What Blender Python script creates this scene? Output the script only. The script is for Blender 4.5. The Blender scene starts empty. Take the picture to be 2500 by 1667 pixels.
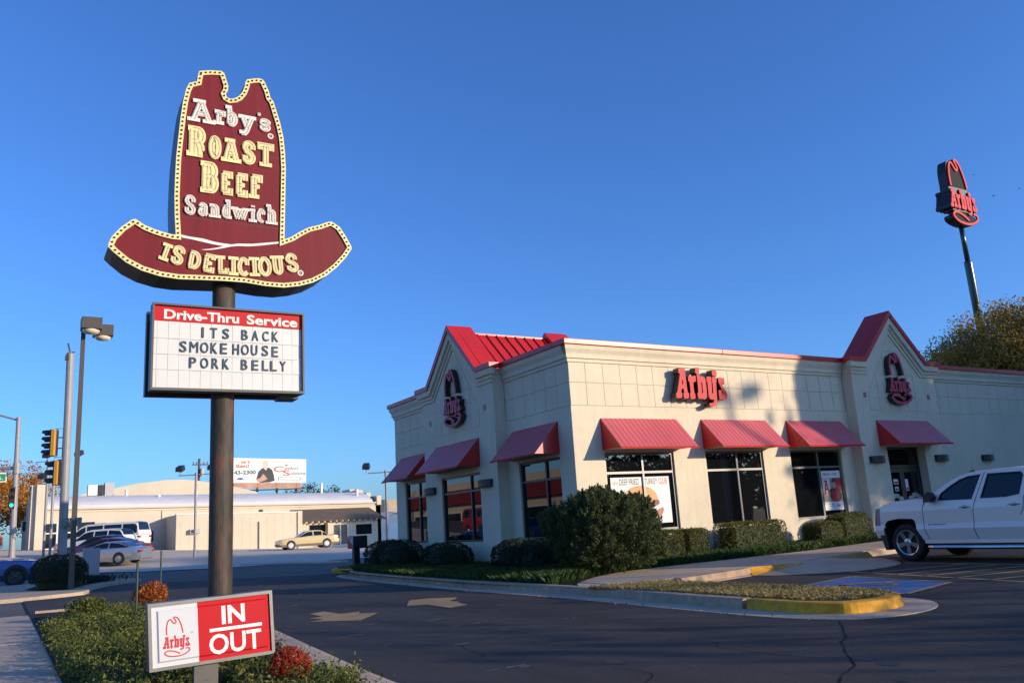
import bpy, bmesh, math, random
import numpy as np
from mathutils import Vector, Matrix, noise
from mathutils.geometry import tessellate_polygon
rng = np.random.default_rng(7)
random.seed(7)
scene = bpy.context.scene
COL = scene.collection
R = math.radians

# ---------------------------------------------------------------- camera
cam_d = bpy.data.cameras.new('camera')
cam = bpy.data.objects.new('camera', cam_d)
COL.objects.link(cam)
cam_d.sensor_fit = 'HORIZONTAL'
cam_d.sensor_width = 36.0
cam_d.lens = 36.0 * 2030.2 / 2500
cam_d.clip_start = 0.05
cam_d.clip_end = 3000


def cam_axes(yaw, pitch, roll):
    cy, sy = math.cos(yaw), math.sin(yaw)
    fh = Vector((cy, sy, 0)); r = Vector((sy, -cy, 0)); up = Vector((0, 0, 1))
    F = math.cos(pitch) * fh + math.sin(pitch) * up
    U = -math.sin(pitch) * fh + math.cos(pitch) * up
    c, s = math.cos(roll), math.sin(roll)
    return c * r + s * U, -s * r + c * U, F


_r, _u, _f = cam_axes(R(58.3113), R(12.26425), R(-3.5993))
cam.matrix_world = Matrix(((_r.x, _u.x, -_f.x, 0), (_r.y, _u.y, -_f.y, 0), (_r.z, _u.z, -_f.z, 1.2), (0, 0, 0, 1)))
scene.camera = cam

# ---------------------------------------------------------------- light
SUN = Vector((0.71, -0.90, 0.25)).normalized()          # towards the sun
SUN_EL = math.asin(SUN.z)
world = bpy.data.worlds.new('World')
scene.world = world
world.use_nodes = True
nt = world.node_tree
for n in list(nt.nodes):
    nt.nodes.remove(n)
w_out = nt.nodes.new('ShaderNodeOutputWorld')
w_bg = nt.nodes.new('ShaderNodeBackground')
w_sky = nt.nodes.new('ShaderNodeTexSky')
w_sky.sky_type = 'NISHITA'
w_sky.sun_disc = False
w_sky.sun_elevation = SUN_EL
w_sky.sun_rotation = math.atan2(SUN.x, SUN.y)
w_sky.air_density = 1.0
w_sky.dust_density = 0.8
w_sky.ozone_density = 3.0
w_bg.inputs[1].default_value = 0.118
w_tint = nt.nodes.new('ShaderNodeMix')                      # the photograph's deep blue rendering of a clear autumn sky
w_tint.data_type = 'RGBA'
w_tint.blend_type = 'MULTIPLY'
w_tint.inputs[0].default_value = 1
w_tint.inputs[7].default_value = (0.585, 0.97, 1.62, 1)
nt.links.new(w_sky.outputs[0], w_tint.inputs[6])
nt.links.new(w_tint.outputs[2], w_bg.inputs[0])
nt.links.new(w_bg.outputs[0], w_out.inputs[0])

sun_d = bpy.data.lights.new('sun', 'SUN')
sun_d.energy = 3.85
sun_d.angle = R(0.5)
sun_d.color = (1.0, 0.83, 0.62)
sun_o = bpy.data.objects.new('sun', sun_d)
COL.objects.link(sun_o)
sun_o.rotation_euler = (-SUN).to_track_quat('-Z', 'Y').to_euler()
sun_o.location = (30, -40, 20)

scene.view_settings.view_transform = 'Standard'
scene.view_settings.look = 'None'
scene.view_settings.gamma = 1
scene.view_settings.exposure = 0.44
scene.view_settings.use_curve_mapping = False

# (traced outlines, in metres on the planes where the signs stand)
# ---------------------------------------------------------------- helpers
MATS = {}


def mat(name, col, rough=0.6, metal=0.0, spec=0.5, var=0.0, vscale=3.0, bump=0.0, bscale=60.0, var2=0.0, v2scale=0.4, coat=0.0, streak=0.0, aggr=0.0, rust=False, stretch=None, island=0.0, col2=None, emit=None, estr=0.0, transl=0.0):
    if name in MATS:
        return MATS[name]
    m = bpy.data.materials.new(name)
    m.use_nodes = True
    t = m.node_tree
    b = t.nodes['Principled BSDF']
    L = t.links
    b.inputs['Roughness'].default_value = rough
    b.inputs['Metallic'].default_value = metal
    b.inputs['Specular IOR Level'].default_value = spec
    if coat:
        b.inputs['Coat Weight'].default_value = coat
        b.inputs['Coat Roughness'].default_value = 0.06
    rgb = t.nodes.new('ShaderNodeRGB')
    rgb.outputs[0].default_value = (*col, 1)
    cur = rgb.outputs[0]
    geo = t.nodes.new('ShaderNodeNewGeometry')
    pos = geo.outputs['Position']
    if stretch:
        mp = t.nodes.new('ShaderNodeMapping')
        mp.inputs['Scale'].default_value = stretch
        L.new(pos, mp.inputs['Vector'])
        pos = mp.outputs[0]

    def noise_mul(cur, scale, amt, detail=6):
        nz = t.nodes.new('ShaderNodeTexNoise')
        nz.inputs['Scale'].default_value = scale
        nz.inputs['Detail'].default_value = detail
        nz.inputs['Roughness'].default_value = 0.65
        L.new(pos, nz.inputs['Vector'])
        mr = t.nodes.new('ShaderNodeMapRange')
        mr.inputs[1].default_value = 0.3
        mr.inputs[2].default_value = 0.7
        mr.inputs[3].default_value = 1 - amt
        mr.inputs[4].default_value = 1 + amt
        L.new(nz.outputs['Fac'], mr.inputs[0])
        mx = t.nodes.new('ShaderNodeMix')
        mx.data_type = 'RGBA'
        mx.blend_type = 'MULTIPLY'
        mx.inputs[0].default_value = 1
        L.new(cur, mx.inputs[6])
        L.new(mr.outputs[0], mx.inputs[7])
        return mx.outputs[2]
    if island or col2:
        mx = t.nodes.new('ShaderNodeMix')
        mx.data_type = 'RGBA'
        c2 = col2 or tuple(c * (1 - island) for c in col)
        L.new(geo.outputs['Random Per Island'], mx.inputs[0])
        L.new(cur, mx.inputs[6])
        mx.inputs[7].default_value = (*c2, 1)
        cur = mx.outputs[2]
    if var:
        cur = noise_mul(cur, vscale, var)
    if var2:
        cur = noise_mul(cur, v2scale, var2, 4)
    if streak:                      # rain streaks: noise drawn out vertically
        mp2 = t.nodes.new('ShaderNodeMapping')
        mp2.inputs['Scale'].default_value = (5.5, 5.5, 0.35)
        L.new(geo.outputs['Position'], mp2.inputs['Vector'])
        old, pos = pos, mp2.outputs[0]
        cur = noise_mul(cur, 1.0, streak, 5)
        pos = old
    if rust:                        # reddish primer showing through in patches
        nr = t.nodes.new('ShaderNodeTexNoise')
        nr.inputs['Scale'].default_value = 3.2; nr.inputs['Detail'].default_value = 7; nr.inputs['Roughness'].default_value = .7
        L.new(pos, nr.inputs['Vector'])
        mr_ = t.nodes.new('ShaderNodeMapRange'); mr_.inputs[1].default_value = .53; mr_.inputs[2].default_value = .70
        L.new(nr.outputs['Fac'], mr_.inputs[0])
        mr2 = t.nodes.new('ShaderNodeMix'); mr2.data_type = 'RGBA'
        L.new(mr_.outputs[0], mr2.inputs[0]); L.new(cur, mr2.inputs[6]); mr2.inputs[7].default_value = (0.15, 0.055, 0.035, 1)
        cur = mr2.outputs[2]
    if aggr:                        # pale stones showing in the binder, tyre-worn bands, old patches
        vo = t.nodes.new('ShaderNodeTexVoronoi')
        vo.inputs['Scale'].default_value = 55
        L.new(geo.outputs['Position'], vo.inputs['Vector'])
        gt_ = t.nodes.new('ShaderNodeMath'); gt_.operation = 'LESS_THAN'
        gt_.inputs[1].default_value = 0.20
        L.new(vo.outputs['Distance'], gt_.inputs[0])
        sep = t.nodes.new('ShaderNodeSeparateColor')
        L.new(vo.outputs['Color'], sep.inputs[0])
        gt2 = t.nodes.new('ShaderNodeMath'); gt2.operation = 'GREATER_THAN'; gt2.inputs[1].default_value = 0.72
        L.new(sep.outputs[0], gt2.inputs[0])
        mu = t.nodes.new('ShaderNodeMath'); mu.operation = 'MULTIPLY'
        L.new(gt_.outputs[0], mu.inputs[0]); L.new(gt2.outputs[0], mu.inputs[1])
        ml = t.nodes.new('ShaderNodeMath'); ml.operation = 'MULTIPLY'; ml.inputs[1].default_value = aggr
        L.new(mu.outputs[0], ml.inputs[0])
        mx2 = t.nodes.new('ShaderNodeMix'); mx2.data_type = 'RGBA'
        L.new(ml.outputs[0], mx2.inputs[0]); L.new(cur, mx2.inputs[6])
        mx2.inputs[7].default_value = (0.22, 0.19, 0.16, 1)
        cur = mx2.outputs[2]
        mp2 = t.nodes.new('ShaderNodeMapping')
        mp2.inputs['Rotation'].default_value = (0, 0, 0.25)
        mp2.inputs['Scale'].default_value = (1.3, 0.13, 1)
        L.new(geo.outputs['Position'], mp2.inputs['Vector'])
        old, pos = pos, mp2.outputs[0]
        cur = noise_mul(cur, 1.0, 0.30, 5)
        pos = old
    L.new(cur, b.inputs['Base Color'])
    if bump:
        nz = t.nodes.new('ShaderNodeTexNoise')
        nz.inputs['Scale'].default_value = bscale
        nz.inputs['Detail'].default_value = 4
        L.new(pos, nz.inputs['Vector'])
        bp = t.nodes.new('ShaderNodeBump')
        bp.inputs['Strength'].default_value = bump
        bp.inputs['Distance'].default_value = 0.01
        L.new(nz.outputs['Fac'], bp.inputs['Height'])
        L.new(bp.outputs[0], b.inputs['Normal'])
    if emit:
        b.inputs['Emission Color'].default_value = (*emit, 1)
        b.inputs['Emission Strength'].default_value = estr
    if transl:
        tr = t.nodes.new('ShaderNodeBsdfTranslucent')
        L.new(cur, tr.inputs['Color'])
        ms = t.nodes.new('ShaderNodeMixShader')
        ms.inputs[0].default_value = transl
        L.new(b.outputs[0], ms.inputs[1])
        L.new(tr.outputs[0], ms.inputs[2])
        L.new(ms.outputs[0], t.nodes['Material Output'].inputs[0])
    MATS[name] = m
    return m


class MB:
    def __init__(self):
        self.v = []; self.f = []; self.mi = []; self.m = 0

    def add(self, vs, fs):
        o = len(self.v)
        self.v += [tuple(p) for p in vs]
        self.f += [tuple(i + o for i in f) for f in fs]
        self.mi += [self.m] * len(fs)
        return self

    def box(self, x0, x1, y0, y1, z0, z1):
        return self.add([(x0, y0, z0), (x1, y0, z0), (x1, y1, z0), (x0, y1, z0), (x0, y0, z1), (x1, y0, z1), (x1, y1, z1), (x0, y1, z1)],
                        [(0, 3, 2, 1), (4, 5, 6, 7), (0, 1, 5, 4), (1, 2, 6, 5), (2, 3, 7, 6), (3, 0, 4, 7)])

    def prism(self, poly, fn, d0, d1, back=True):
        n = len(poly)
        vs = [fn(u, v, d0) for u, v in poly] + [fn(u, v, d1) for u, v in poly]
        tri = tessellate_polygon([[Vector((u, v, 0)) for u, v in poly]])
        fs = [tuple(n + i for i in t) for t in tri]
        if back:
            fs += [tuple(reversed(t)) for t in tri]
        fs += [(i, (i + 1) % n, n + (i + 1) % n, n + i) for i in range(n)]
        return self.add(vs, fs)

    def holed(self, outer, holes, fn, d0, d1):
        loops = [outer] + holes
        allp = [p for l in loops for p in l]
        n = len(allp)
        tri = tessellate_polygon([[Vector((u, v, 0)) for u, v in l] for l in loops])
        vs = [fn(u, v, d0) for u, v in allp] + [fn(u, v, d1) for u, v in allp]
        fs = [tuple(n + i for i in t) for t in tri] + [tuple(reversed(t)) for t in tri]
        o = 0
        for l in loops:
            k = len(l)
            fs += [(o + i, o + (i + 1) % k, n + o + (i + 1) % k, n + o + i) for i in range(k)]
            o += k
        return self.add(vs, fs)

    def tube(self, pts, rad, seg=8, cap=True):
        pts = [Vector(p) for p in pts]
        rs = rad if isinstance(rad, (list, tuple)) else [rad] * len(pts)
        rings = []
        prev = None
        for i, p in enumerate(pts):
            a = pts[max(i - 1, 0)]; b = pts[min(i + 1, len(pts) - 1)]
            t = (b - a).normalized()
            ref = prev if prev is not None else (Vector((0, 0, 1)) if abs(t.z) < 0.9 else Vector((1, 0, 0)))
            s = t.cross(ref).normalized()
            q = s.cross(t).normalized()
            prev = q
            rings.append([p + rs[i] * (math.cos(2 * math.pi * k / seg) * s + math.sin(2 * math.pi * k / seg) * q) for k in range(seg)])
        vs = [v for r_ in rings for v in r_]
        fs = []
        for i in range(len(pts) - 1):
            for k in range(seg):
                k2 = (k + 1) % seg
                fs.append((i * seg + k, i * seg + k2, (i + 1) * seg + k2, (i + 1) * seg + k))
        if cap:
            fs.append(tuple(range(seg - 1, -1, -1)))
            fs.append(tuple(range((len(pts) - 1) * seg, len(pts) * seg)))
        return self.add(vs, fs)

    def lathe(self, prof, fn, seg=24):
        """prof: (radius, axial) pairs; fn(a, b, axial) -> point"""
        n = len(prof)
        vs = []
        for k in range(seg):
            a = 2 * math.pi * k / seg
            for r_, d in prof:
                vs.append(fn(r_ * math.cos(a), r_ * math.sin(a), d))
        fs = []
        for k in range(seg):
            k2 = (k + 1) % seg
            for i in range(n - 1):
                fs.append((k * n + i, k2 * n + i, k2 * n + i + 1, k * n + i + 1))
        return self.add(vs, fs)

    def loft(self, secs, closed=True, caps=True):
        n = len(secs[0])
        vs = [p for s in secs for p in s]
        fs = []
        for i in range(len(secs) - 1):
            for k in range(n if closed else n - 1):
                k2 = (k + 1) % n
                fs.append((i * n + k, i * n + k2, (i + 1) * n + k2, (i + 1) * n + k))
        if caps:
            fs.append(tuple(range(n - 1, -1, -1)))
            fs.append(tuple(range((len(secs) - 1) * n, len(secs) * n)))
        return self.add(vs, fs)

    def mesh(self, name, org=(0, 0, 0), recalc=True, smooth=False):
        me = bpy.data.meshes.new(name)
        o = Vector(org)
        me.from_pydata([Vector(p) - o for p in self.v], [], self.f)
        me.polygons.foreach_set('material_index', self.mi)
        if recalc:
            bm = bmesh.new(); bm.from_mesh(me)
            bmesh.ops.recalc_face_normals(bm, faces=bm.faces)
            bm.to_mesh(me); bm.free()
        if smooth:
            me.polygons.foreach_set('use_smooth', [True] * len(me.polygons))
        me.update()
        return me


def add_obj(name, me, mats, parent=None, loc=None, bevel=0.0, angle=None):
    o = bpy.data.objects.new(name, me)
    COL.objects.link(o)
    for m in (mats if isinstance(mats, (list, tuple)) else [mats]):
        if len(me.materials) < (len(mats) if isinstance(mats, (list, tuple)) else 1):
            me.materials.append(m)
    if parent:
        o.parent = parent
    if loc is not None:
        o.location = loc
    if bevel:
        md = o.modifiers.new('bevel', 'BEVEL')
        md.width = bevel; md.segments = 2; md.limit_method = 'ANGLE'; md.angle_limit = R(40)
    return o


ORG = {}


def thing(name, label, cat, loc=(0, 0, 0), rotz=0.0, group=None):
    o = bpy.data.objects.new(name, None)
    COL.objects.link(o)
    o.empty_display_size = 0.2
    o.location = loc
    o.rotation_euler = (0, 0, rotz)
    o['label'] = label; o['category'] = cat
    if group:
        o['group'] = group
    return o


def top_of(o):
    while o.parent:
        o = o.parent
    return o


def part(name, mb, mats, parent, label=None, world=True, bevel=0.0, smooth=False, recalc=True):
    """a child; geometry given in world coordinates (parent unrotated) or, with world=False, in the thing's own frame"""
    org = top_of(parent).location if world else (0, 0, 0)
    me = mb.mesh(name, org, recalc, smooth)
    o = add_obj(name, me, mats, parent, bevel=bevel)
    if label:
        o['label'] = label
    return o


def single(name, mb, mats, label, cat, group=None, org=(0, 0, 0), smooth=False, bevel=0.0, recalc=True):
    o = add_obj(name, mb.mesh(name, org, recalc, smooth), mats, None, org, bevel)
    o['label'] = label; o['category'] = cat
    if group:
        o['group'] = group
    return o


def struct(name, mb, mats, parent=None, smooth=False, bevel=0.0):
    o = add_obj(name, mb.mesh(name, (0, 0, 0), True, smooth), mats, parent, bevel=bevel)
    if not parent:
        o['kind'] = 'structure'
    return o


def copy_tree(o, parent=None):
    c = o.copy()
    COL.objects.link(c)
    if parent:
        c.parent = parent
    for ch in list(o.children):
        copy_tree(ch, c)
    return c


def quads(name, V, mats, parent=None, org=(0, 0, 0), n=4):
    """V: (k*n,3) float array, n corners per face, every face loose"""
    k = len(V) // n
    me = bpy.data.meshes.new(name)
    me.vertices.add(len(V)); me.loops.add(len(V)); me.polygons.add(k)
    me.vertices.foreach_set('co', (V - np.array(org)).astype(np.float32).ravel())
    me.loops.foreach_set('vertex_index', np.arange(len(V), dtype=np.int32))
    me.polygons.foreach_set('loop_start', np.arange(0, len(V), n, dtype=np.int32))
    me.polygons.foreach_set('loop_total', np.full(k, n, dtype=np.int32))
    me.update(calc_edges=True)
    return add_obj(name, me, mats, parent)


def unit(a):
    return a / np.maximum(np.linalg.norm(a, axis=1, keepdims=True), 1e-9)


def leaf_quads(C, size, along=None, aspect=0.5, jit=1.0, srange=0.5):
    """one small pointed leaf (a diamond) at each centre"""
    n = len(C)
    a = rng.normal(size=(n, 3))
    if along is not None:
        a = along + jit * 0.5 * a
    a = unit(a)
    b = unit(np.cross(a, rng.normal(size=(n, 3))))
    s = size * (1 + srange * rng.uniform(-1, 1, (n, 1)))
    V = np.empty((n, 4, 3))
    V[:, 0] = C - a * s * 0.5
    V[:, 1] = C + b * s * aspect * 0.5 - a * s * 0.05
    V[:, 2] = C + a * s * 0.5
    V[:, 3] = C - b * s * aspect * 0.5 - a * s * 0.05
    return V.reshape(-1, 3)


def blades(P, h, w=0.012, lean=0.5):
    """grass blades: thin triangles bent over"""
    n = len(P)
    ang = rng.uniform(0, 2 * math.pi, n)
    d = np.stack([np.cos(ang), np.sin(ang), np.zeros(n)], 1)
    s = np.stack([-np.sin(ang), np.cos(ang), np.zeros(n)], 1)
    hh = h * rng.uniform(0.5, 1.15, (n, 1))
    ln = lean * hh * rng.uniform(0.2, 1.2, (n, 1))
    V = np.empty((n, 4, 3))
    V[:, 0] = P - s * w / 2
    V[:, 1] = P + s * w / 2
    mid = P + d * ln * 0.4 + np.array([0, 0, 1]) * hh * 0.7
    tip = P + d * ln + np.array([0, 0, 1]) * hh
    V[:, 2] = tip + s * w * 0.1
    V[:, 3] = mid - s * w * 0.45
    return V.reshape(-1, 3)


def in_poly(P, poly):
    x, y = P[:, 0], P[:, 1]
    c = np.zeros(len(P), bool)
    j = len(poly) - 1
    for i in range(len(poly)):
        xi, yi = poly[i]; xj, yj = poly[j]
        m = ((yi > y) != (yj > y)) & (x < (xj - xi) * (y - yi) / (yj - yi + 1e-12) + xi)
        c ^= m
        j = i
    return c


def scatter(poly, n):
    a = np.array(poly); lo, hi = a.min(0), a.max(0)
    out = np.empty((0, 2))
    while len(out) < n:
        p = rng.uniform(lo, hi, (n * 2, 2))
        out = np.vstack([out, p[in_poly(p, poly)]])
    return out[:n]


def ribbon(pts, w, closed=False, taper=False):
    """polygon(s) of constant width along a 2-D polyline, mitred"""
    P = [Vector((p[0], p[1])) for p in pts]
    n = len(P)
    Lf, Rt = [], []
    for i in range(n):
        if closed:
            a, b = P[i - 1], P[(i + 1) % n]
        else:
            a, b = P[max(i - 1, 0)], P[min(i + 1, n - 1)]
        d1 = (P[i] - a); d2 = (b - P[i])
        if d1.length < 1e-9: d1 = d2
        if d2.length < 1e-9: d2 = d1
        d1.normalize(); d2.normalize()
        t = d1 + d2
        if t.length < 1e-3: t = d1
        t.normalize()
        nn = Vector((-t.y, t.x))
        k = max(nn.dot(Vector((-d1.y, d1.x))), 0.45)
        ww = w
        if taper and not closed:
            ww = w * (1 - 0.55 * abs(2 * i / (n - 1) - 1) ** 3)
        Lf.append(P[i] + nn * ww / 2 / k); Rt.append(P[i] - nn * ww / 2 / k)
    return Lf, Rt


def ribbon_mb(mb, pts, w, fn, d0, d1, closed=False):
    Lf, Rt = ribbon(pts, w, closed)
    n = len(Lf)
    vs = []
    for i in range(n):
        vs += [fn(Lf[i].x, Lf[i].y, d0), fn(Rt[i].x, Rt[i].y, d0), fn(Rt[i].x, Rt[i].y, d1), fn(Lf[i].x, Lf[i].y, d1)]
    fs = []
    for i in range(n if closed else n - 1):
        j = (i + 1) % n
        for k in range(4):
            k2 = (k + 1) % 4
            fs.append((i * 4 + k, i * 4 + k2, j * 4 + k2, j * 4 + k))
    if not closed:
        fs += [(0, 1, 2, 3), ((n - 1) * 4 + 3, (n - 1) * 4 + 2, (n - 1) * 4 + 1, (n - 1) * 4)]
    return mb.add(vs, fs)


_tc = {}


def text_mb(mb, s, fn, x0, z0, w, h, d0, d1, bold=0.0):
    """lettering from the built-in font, scaled to fill a w x h box whose lower left corner is (x0, z0)"""
    key = (s, bold)
    if key not in _tc:
        cu = bpy.data.curves.new('txt', 'FONT')
        cu.body = s; cu.size = 1; cu.offset = bold; cu.resolution_u = 3
        cu.fill_mode = 'FRONT'; cu.extrude = 0
        o = bpy.data.objects.new('txt', cu)
        COL.objects.link(o)
        bpy.context.view_layer.update()
        me = bpy.data.meshes.new_from_object(o)
        _tc[key] = ([(v.co.x, v.co.y) for v in me.vertices], [tuple(p.vertices) for p in me.polygons],)
        bpy.data.objects.remove(o); bpy.data.meshes.remove(me); bpy.data.curves.remove(cu)
    P, F = _tc[key]
    xs = [p[0] for p in P]; ys = [p[1] for p in P]
    sx = w / (max(xs) - min(xs)); sy = h / (max(ys) - min(ys))
    q = [(x0 + (p[0] - min(xs)) * sx, z0 + (p[1] - min(ys)) * sy) for p in P]
    n = len(q)
    vs = [fn(a, b, d1) for a, b in q]
    fs = list(F)
    if d1 - d0 > 1e-6:
        cnt = {}
        for f in F:
            for i in range(len(f)):
                e = (f[i], f[(i + 1) % len(f)])
                cnt[tuple(sorted(e))] = cnt.get(tuple(sorted(e)), 0) + 1
        vs += [fn(a, b, d0) for a, b in q]
        for f in F:
            for i in range(len(f)):
                a, b = f[i], f[(i + 1) % len(f)]
                if cnt[tuple(sorted((a, b)))] == 1:
                    fs.append((a, b, b + n, a + n))
    return mb.add(vs, fs)


# slab-serif lettering: skeleton strokes in a unit box, plus serif spots (u, v, half width in box widths)
def arc(cx, cy, rx, ry, a0, a1, n=10):
    return [(cx + rx * math.cos(R(a0 + (a1 - a0) * i / n)), cy + ry * math.sin(R(a0 + (a1 - a0) * i / n))) for i in range(n + 1)]


SLAB = {
    'A': ([[(.1, 0), (.45, 1)], [(.5, 1), (.9, 0)], [(.28, .34), (.75, .34)]], [(.1, 0, .2), (.9, 0, .2), (.38, 1, .2)]),
    'R': ([[(.15, 0), (.15, 1)], [(.15, 1), (.6, 1)] + arc(.6, .76, .3, .24, 80, -80) + [(.15, .5)], [(.55, .5), (.8, .3), (.85, 0), (1, 0)]], [(.15, 0, .22), (.12, 1, .14)]),
    'O': ([arc(.5, .5, .5, .5, 0, 360, 20)], []),
    'S': ([[(.93, .68), (.93, .85)] + arc(.5, .78, .45, .22, 40, 200, 8) + [(.3, .55), (.7, .45)] + arc(.5, .22, .45, .22, 20, -140, 8) + [(.06, .15), (.06, .32)]], []),
    'T': ([[(0, .75), (0, 1), (1, 1), (1, .75)], [(.5, 1), (.5, 0)]], [(.5, 0, .28)]),
    'B': ([[(.15, 0), (.15, 1)], [(.1, 1), (.6, 1)] + arc(.6, .77, .3, .23, 80, -80) + [(.15, .53)], [(.6, .53)] + arc(.65, .27, .33, .27, 80, -80) + [(.1, 0)]], [(.12, 0, .16), (.12, 1, .16)]),
    'E': ([[(.2, 0), (.2, 1)], [(.05, 1), (1, 1), (1, .76)], [(.2, .5), (.7, .5)], [(.05, 0), (1, 0), (1, .24)]], [(.7, .5, .05)]),
    'F': ([[(.2, 0), (.2, 1)], [(.05, 1), (1, 1), (1, .72)], [(.2, .5), (.7, .5)]], [(.25, 0, .28), (.7, .5, .05)]),
    'I': ([[(.5, 0), (.5, 1)]], [(.5, 0, .5), (.5, 1, .5)]),
    'D': ([[(.2, 0), (.2, 1)], [(.05, 1), (.5, 1)] + arc(.5, .5, .45, .5, 80, -80, 12) + [(.05, 0)]], []),
    'L': ([[(.25, 0), (.25, 1)], [(.05, 0), (1, 0), (1, .28)]], [(.25, 1, .28)]),
    'C': ([[(.93, .62), (.93, .9)] + arc(.5, .5, .5, .5, 60, 300, 16) + [(.97, .15)]], []),
    'U': ([[(.15, 1), (.15, .3)] + arc(.5, .28, .35, .28, 180, 360, 10) + [(.85, 1)]], [(.15, 1, .22), (.85, 1, .22)]),
    'a': ([[(.1, .78)] + arc(.42, .75, .33, .25, 150, 0, 8) + [(.75, .1), (1, 0)], [(.75, .55), (.4, .55)] + arc(.35, .27, .3, .27, 95, 270, 8) + [(.75, .15)]], []),
    'n': ([[(.2, 0), (.2, 1)], [(.2, .7)] + arc(.5, .7, .3, .3, 150, 0, 8) + [(.8, 0)]], [(.2, 0, .22), (.8, 0, .22), (.1, 1, .12)]),
    'd': ([[(.75, 0), (.75, 1)], arc(.42, .33, .36, .33, 40, 320, 12)], [(.85, 0, .16), (.65, 1, .14)]),
    'w': ([[(.08, 1), (.3, 0)], [(.3, 0), (.5, .9)], [(.5, .9), (.7, 0)], [(.7, 0), (.92, 1)]], [(.1, 1, .14), (.5, .95, .1), (.9, 1, .14)]),
    'i': ([[(.5, 0), (.5, .68)], [(.5, .88), (.5, 1)]], [(.5, 0, .45), (.35, .68, .25)]),
    'c': ([[(.9, .62), (.9, .85)] + arc(.5, .5, .5, .5, 55, 305, 14)], []),
    'h': ([[(.2, 0), (.2, 1)], [(.2, .5)] + arc(.5, .5, .3, .22, 150, 0, 8) + [(.8, 0)]], [(.2, 0, .22), (.8, 0, .22), (.1, 1, .12)]),
    'r': ([[(.32, 0), (.32, 1)], [(.32, .62), (.6, .97), (1, .97), (1, .62)]], [(.34, 0, .34), (.12, 1, .12)]),
    'b': ([[(.2, 0), (.2, 1)], arc(.5, .32, .42, .32, 160, -160, 12)], [(.1, 1, .14)]),
    'y': ([[(.18, 1), (.52, .32)], [(.85, 1), (.45, .16), (.3, 0), (.05, 0)]], [(.18, 1, .2), (.85, 1, .18), (.06, .04, .05)]),
    "'": ([[(.62, 1), (.38, 0)]], []),
    's': ([[(.9, .66), (.9, .86)] + arc(.5, .77, .42, .23, 40, 200, 8) + [(.3, .55), (.7, .45)] + arc(.5, .23, .42, .23, 20, -140, 8) + [(.1, .14), (.1, .34)]], []),
}


def slab_letter(mb, c, fn, x0, z0, x1, z1, w, d0, d1):
    st, se = SLAB[c]
    W, H = x1 - x0, z1 - z0
    T = lambda u, v: (x0 + w / 2 + u * (W - w), z0 + w / 2 + v * (H - w))
    k = 0
    for s in st:
        q = [T(*p) for p in s]
        if len(q) == 2:      # run straight stems out to the edge of the box
            pass
        ribbon_mb(mb, q, w, fn, d0, d1 + 0.0006 * k)
        k += 1
    sw = w * 0.72
    for u, v, hw in se:
        cx, cz = T(u, v)
        cz += (0.14 * w if v > 0.5 else -0.14 * w) if v in (0, 1) else 0
        ribbon_mb(mb, [(cx - hw * W - w * 0.25, cz), (cx + hw * W + w * 0.25, cz)], sw, fn, d0, d1 + 0.0006 * k)
        k += 1

# ---------------------------------------------------------------- traced shapes (metres)
HAT = [(1.454,5.841),(1.551,5.872),(1.664,5.893),(1.69,5.877),(1.703,5.836),(1.732,5.747),(1.729,5.694),(1.708,5.646),(1.721,5.615),(1.752,5.601),(1.798,5.616),(1.844,5.651),(1.882,5.712),(1.905,5.779),(1.913,5.834),(1.928,5.861),(1.984,5.883),(2.047,5.902),(2.083,5.898),(2.104,5.871),(2.144,5.782),(2.163,5.706),(2.192,5.677),(2.225,5.569),(2.265,5.436),(2.297,5.285),(2.313,5.113),(2.321,4.941),(2.316,4.683),(2.311,4.428),(2.307,4.26),(2.302,4.151),(2.382,4.194),(2.462,4.255),(2.56,4.319),(2.676,4.363),(2.777,4.413),(2.811,4.418),(2.895,4.373),(2.961,4.277),(3.019,4.172),(3.022,4.147),(2.957,4.044),(2.853,3.922),(2.735,3.817),(2.603,3.737),(2.458,3.685),(2.301,3.654),(2.116,3.653),(1.92,3.67),(1.728,3.667),(1.485,3.654),(1.305,3.643),(1.141,3.654),(0.98,3.693),(0.847,3.757),(0.741,3.842),(0.694,3.888),(0.697,3.918),(0.723,3.989),(0.797,4.089),(0.886,4.172),(0.912,4.181),(0.942,4.162),(0.993,4.131),(1.075,4.103),(1.157,4.083),(1.24,4.071),(1.272,4.072),(1.258,4.276),(1.251,4.465),(1.253,4.688),(1.258,4.883),(1.272,5.081),(1.289,5.299),(1.307,5.47),(1.333,5.611),(1.361,5.685),(1.434,5.723),(1.444,5.799)]
CORD = [(1.317,4.088),(1.324,4.06),(1.426,4.052),(1.522,4.039),(1.62,4.027),(1.712,4.02),(1.653,3.998),(1.575,3.975),(1.501,3.959),(1.543,3.959),(1.621,3.973),(1.706,3.998),(1.785,4.025),(1.852,4.039),(1.954,4.047),(2.057,4.067),(2.161,4.092),(2.253,4.114),(2.256,4.135),(2.161,4.114),(1.988,4.078),(1.852,4.063),(1.785,4.047),(1.685,4.049),(1.619,4.055),(1.522,4.073),(1.457,4.076),(1.393,4.078)]
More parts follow.
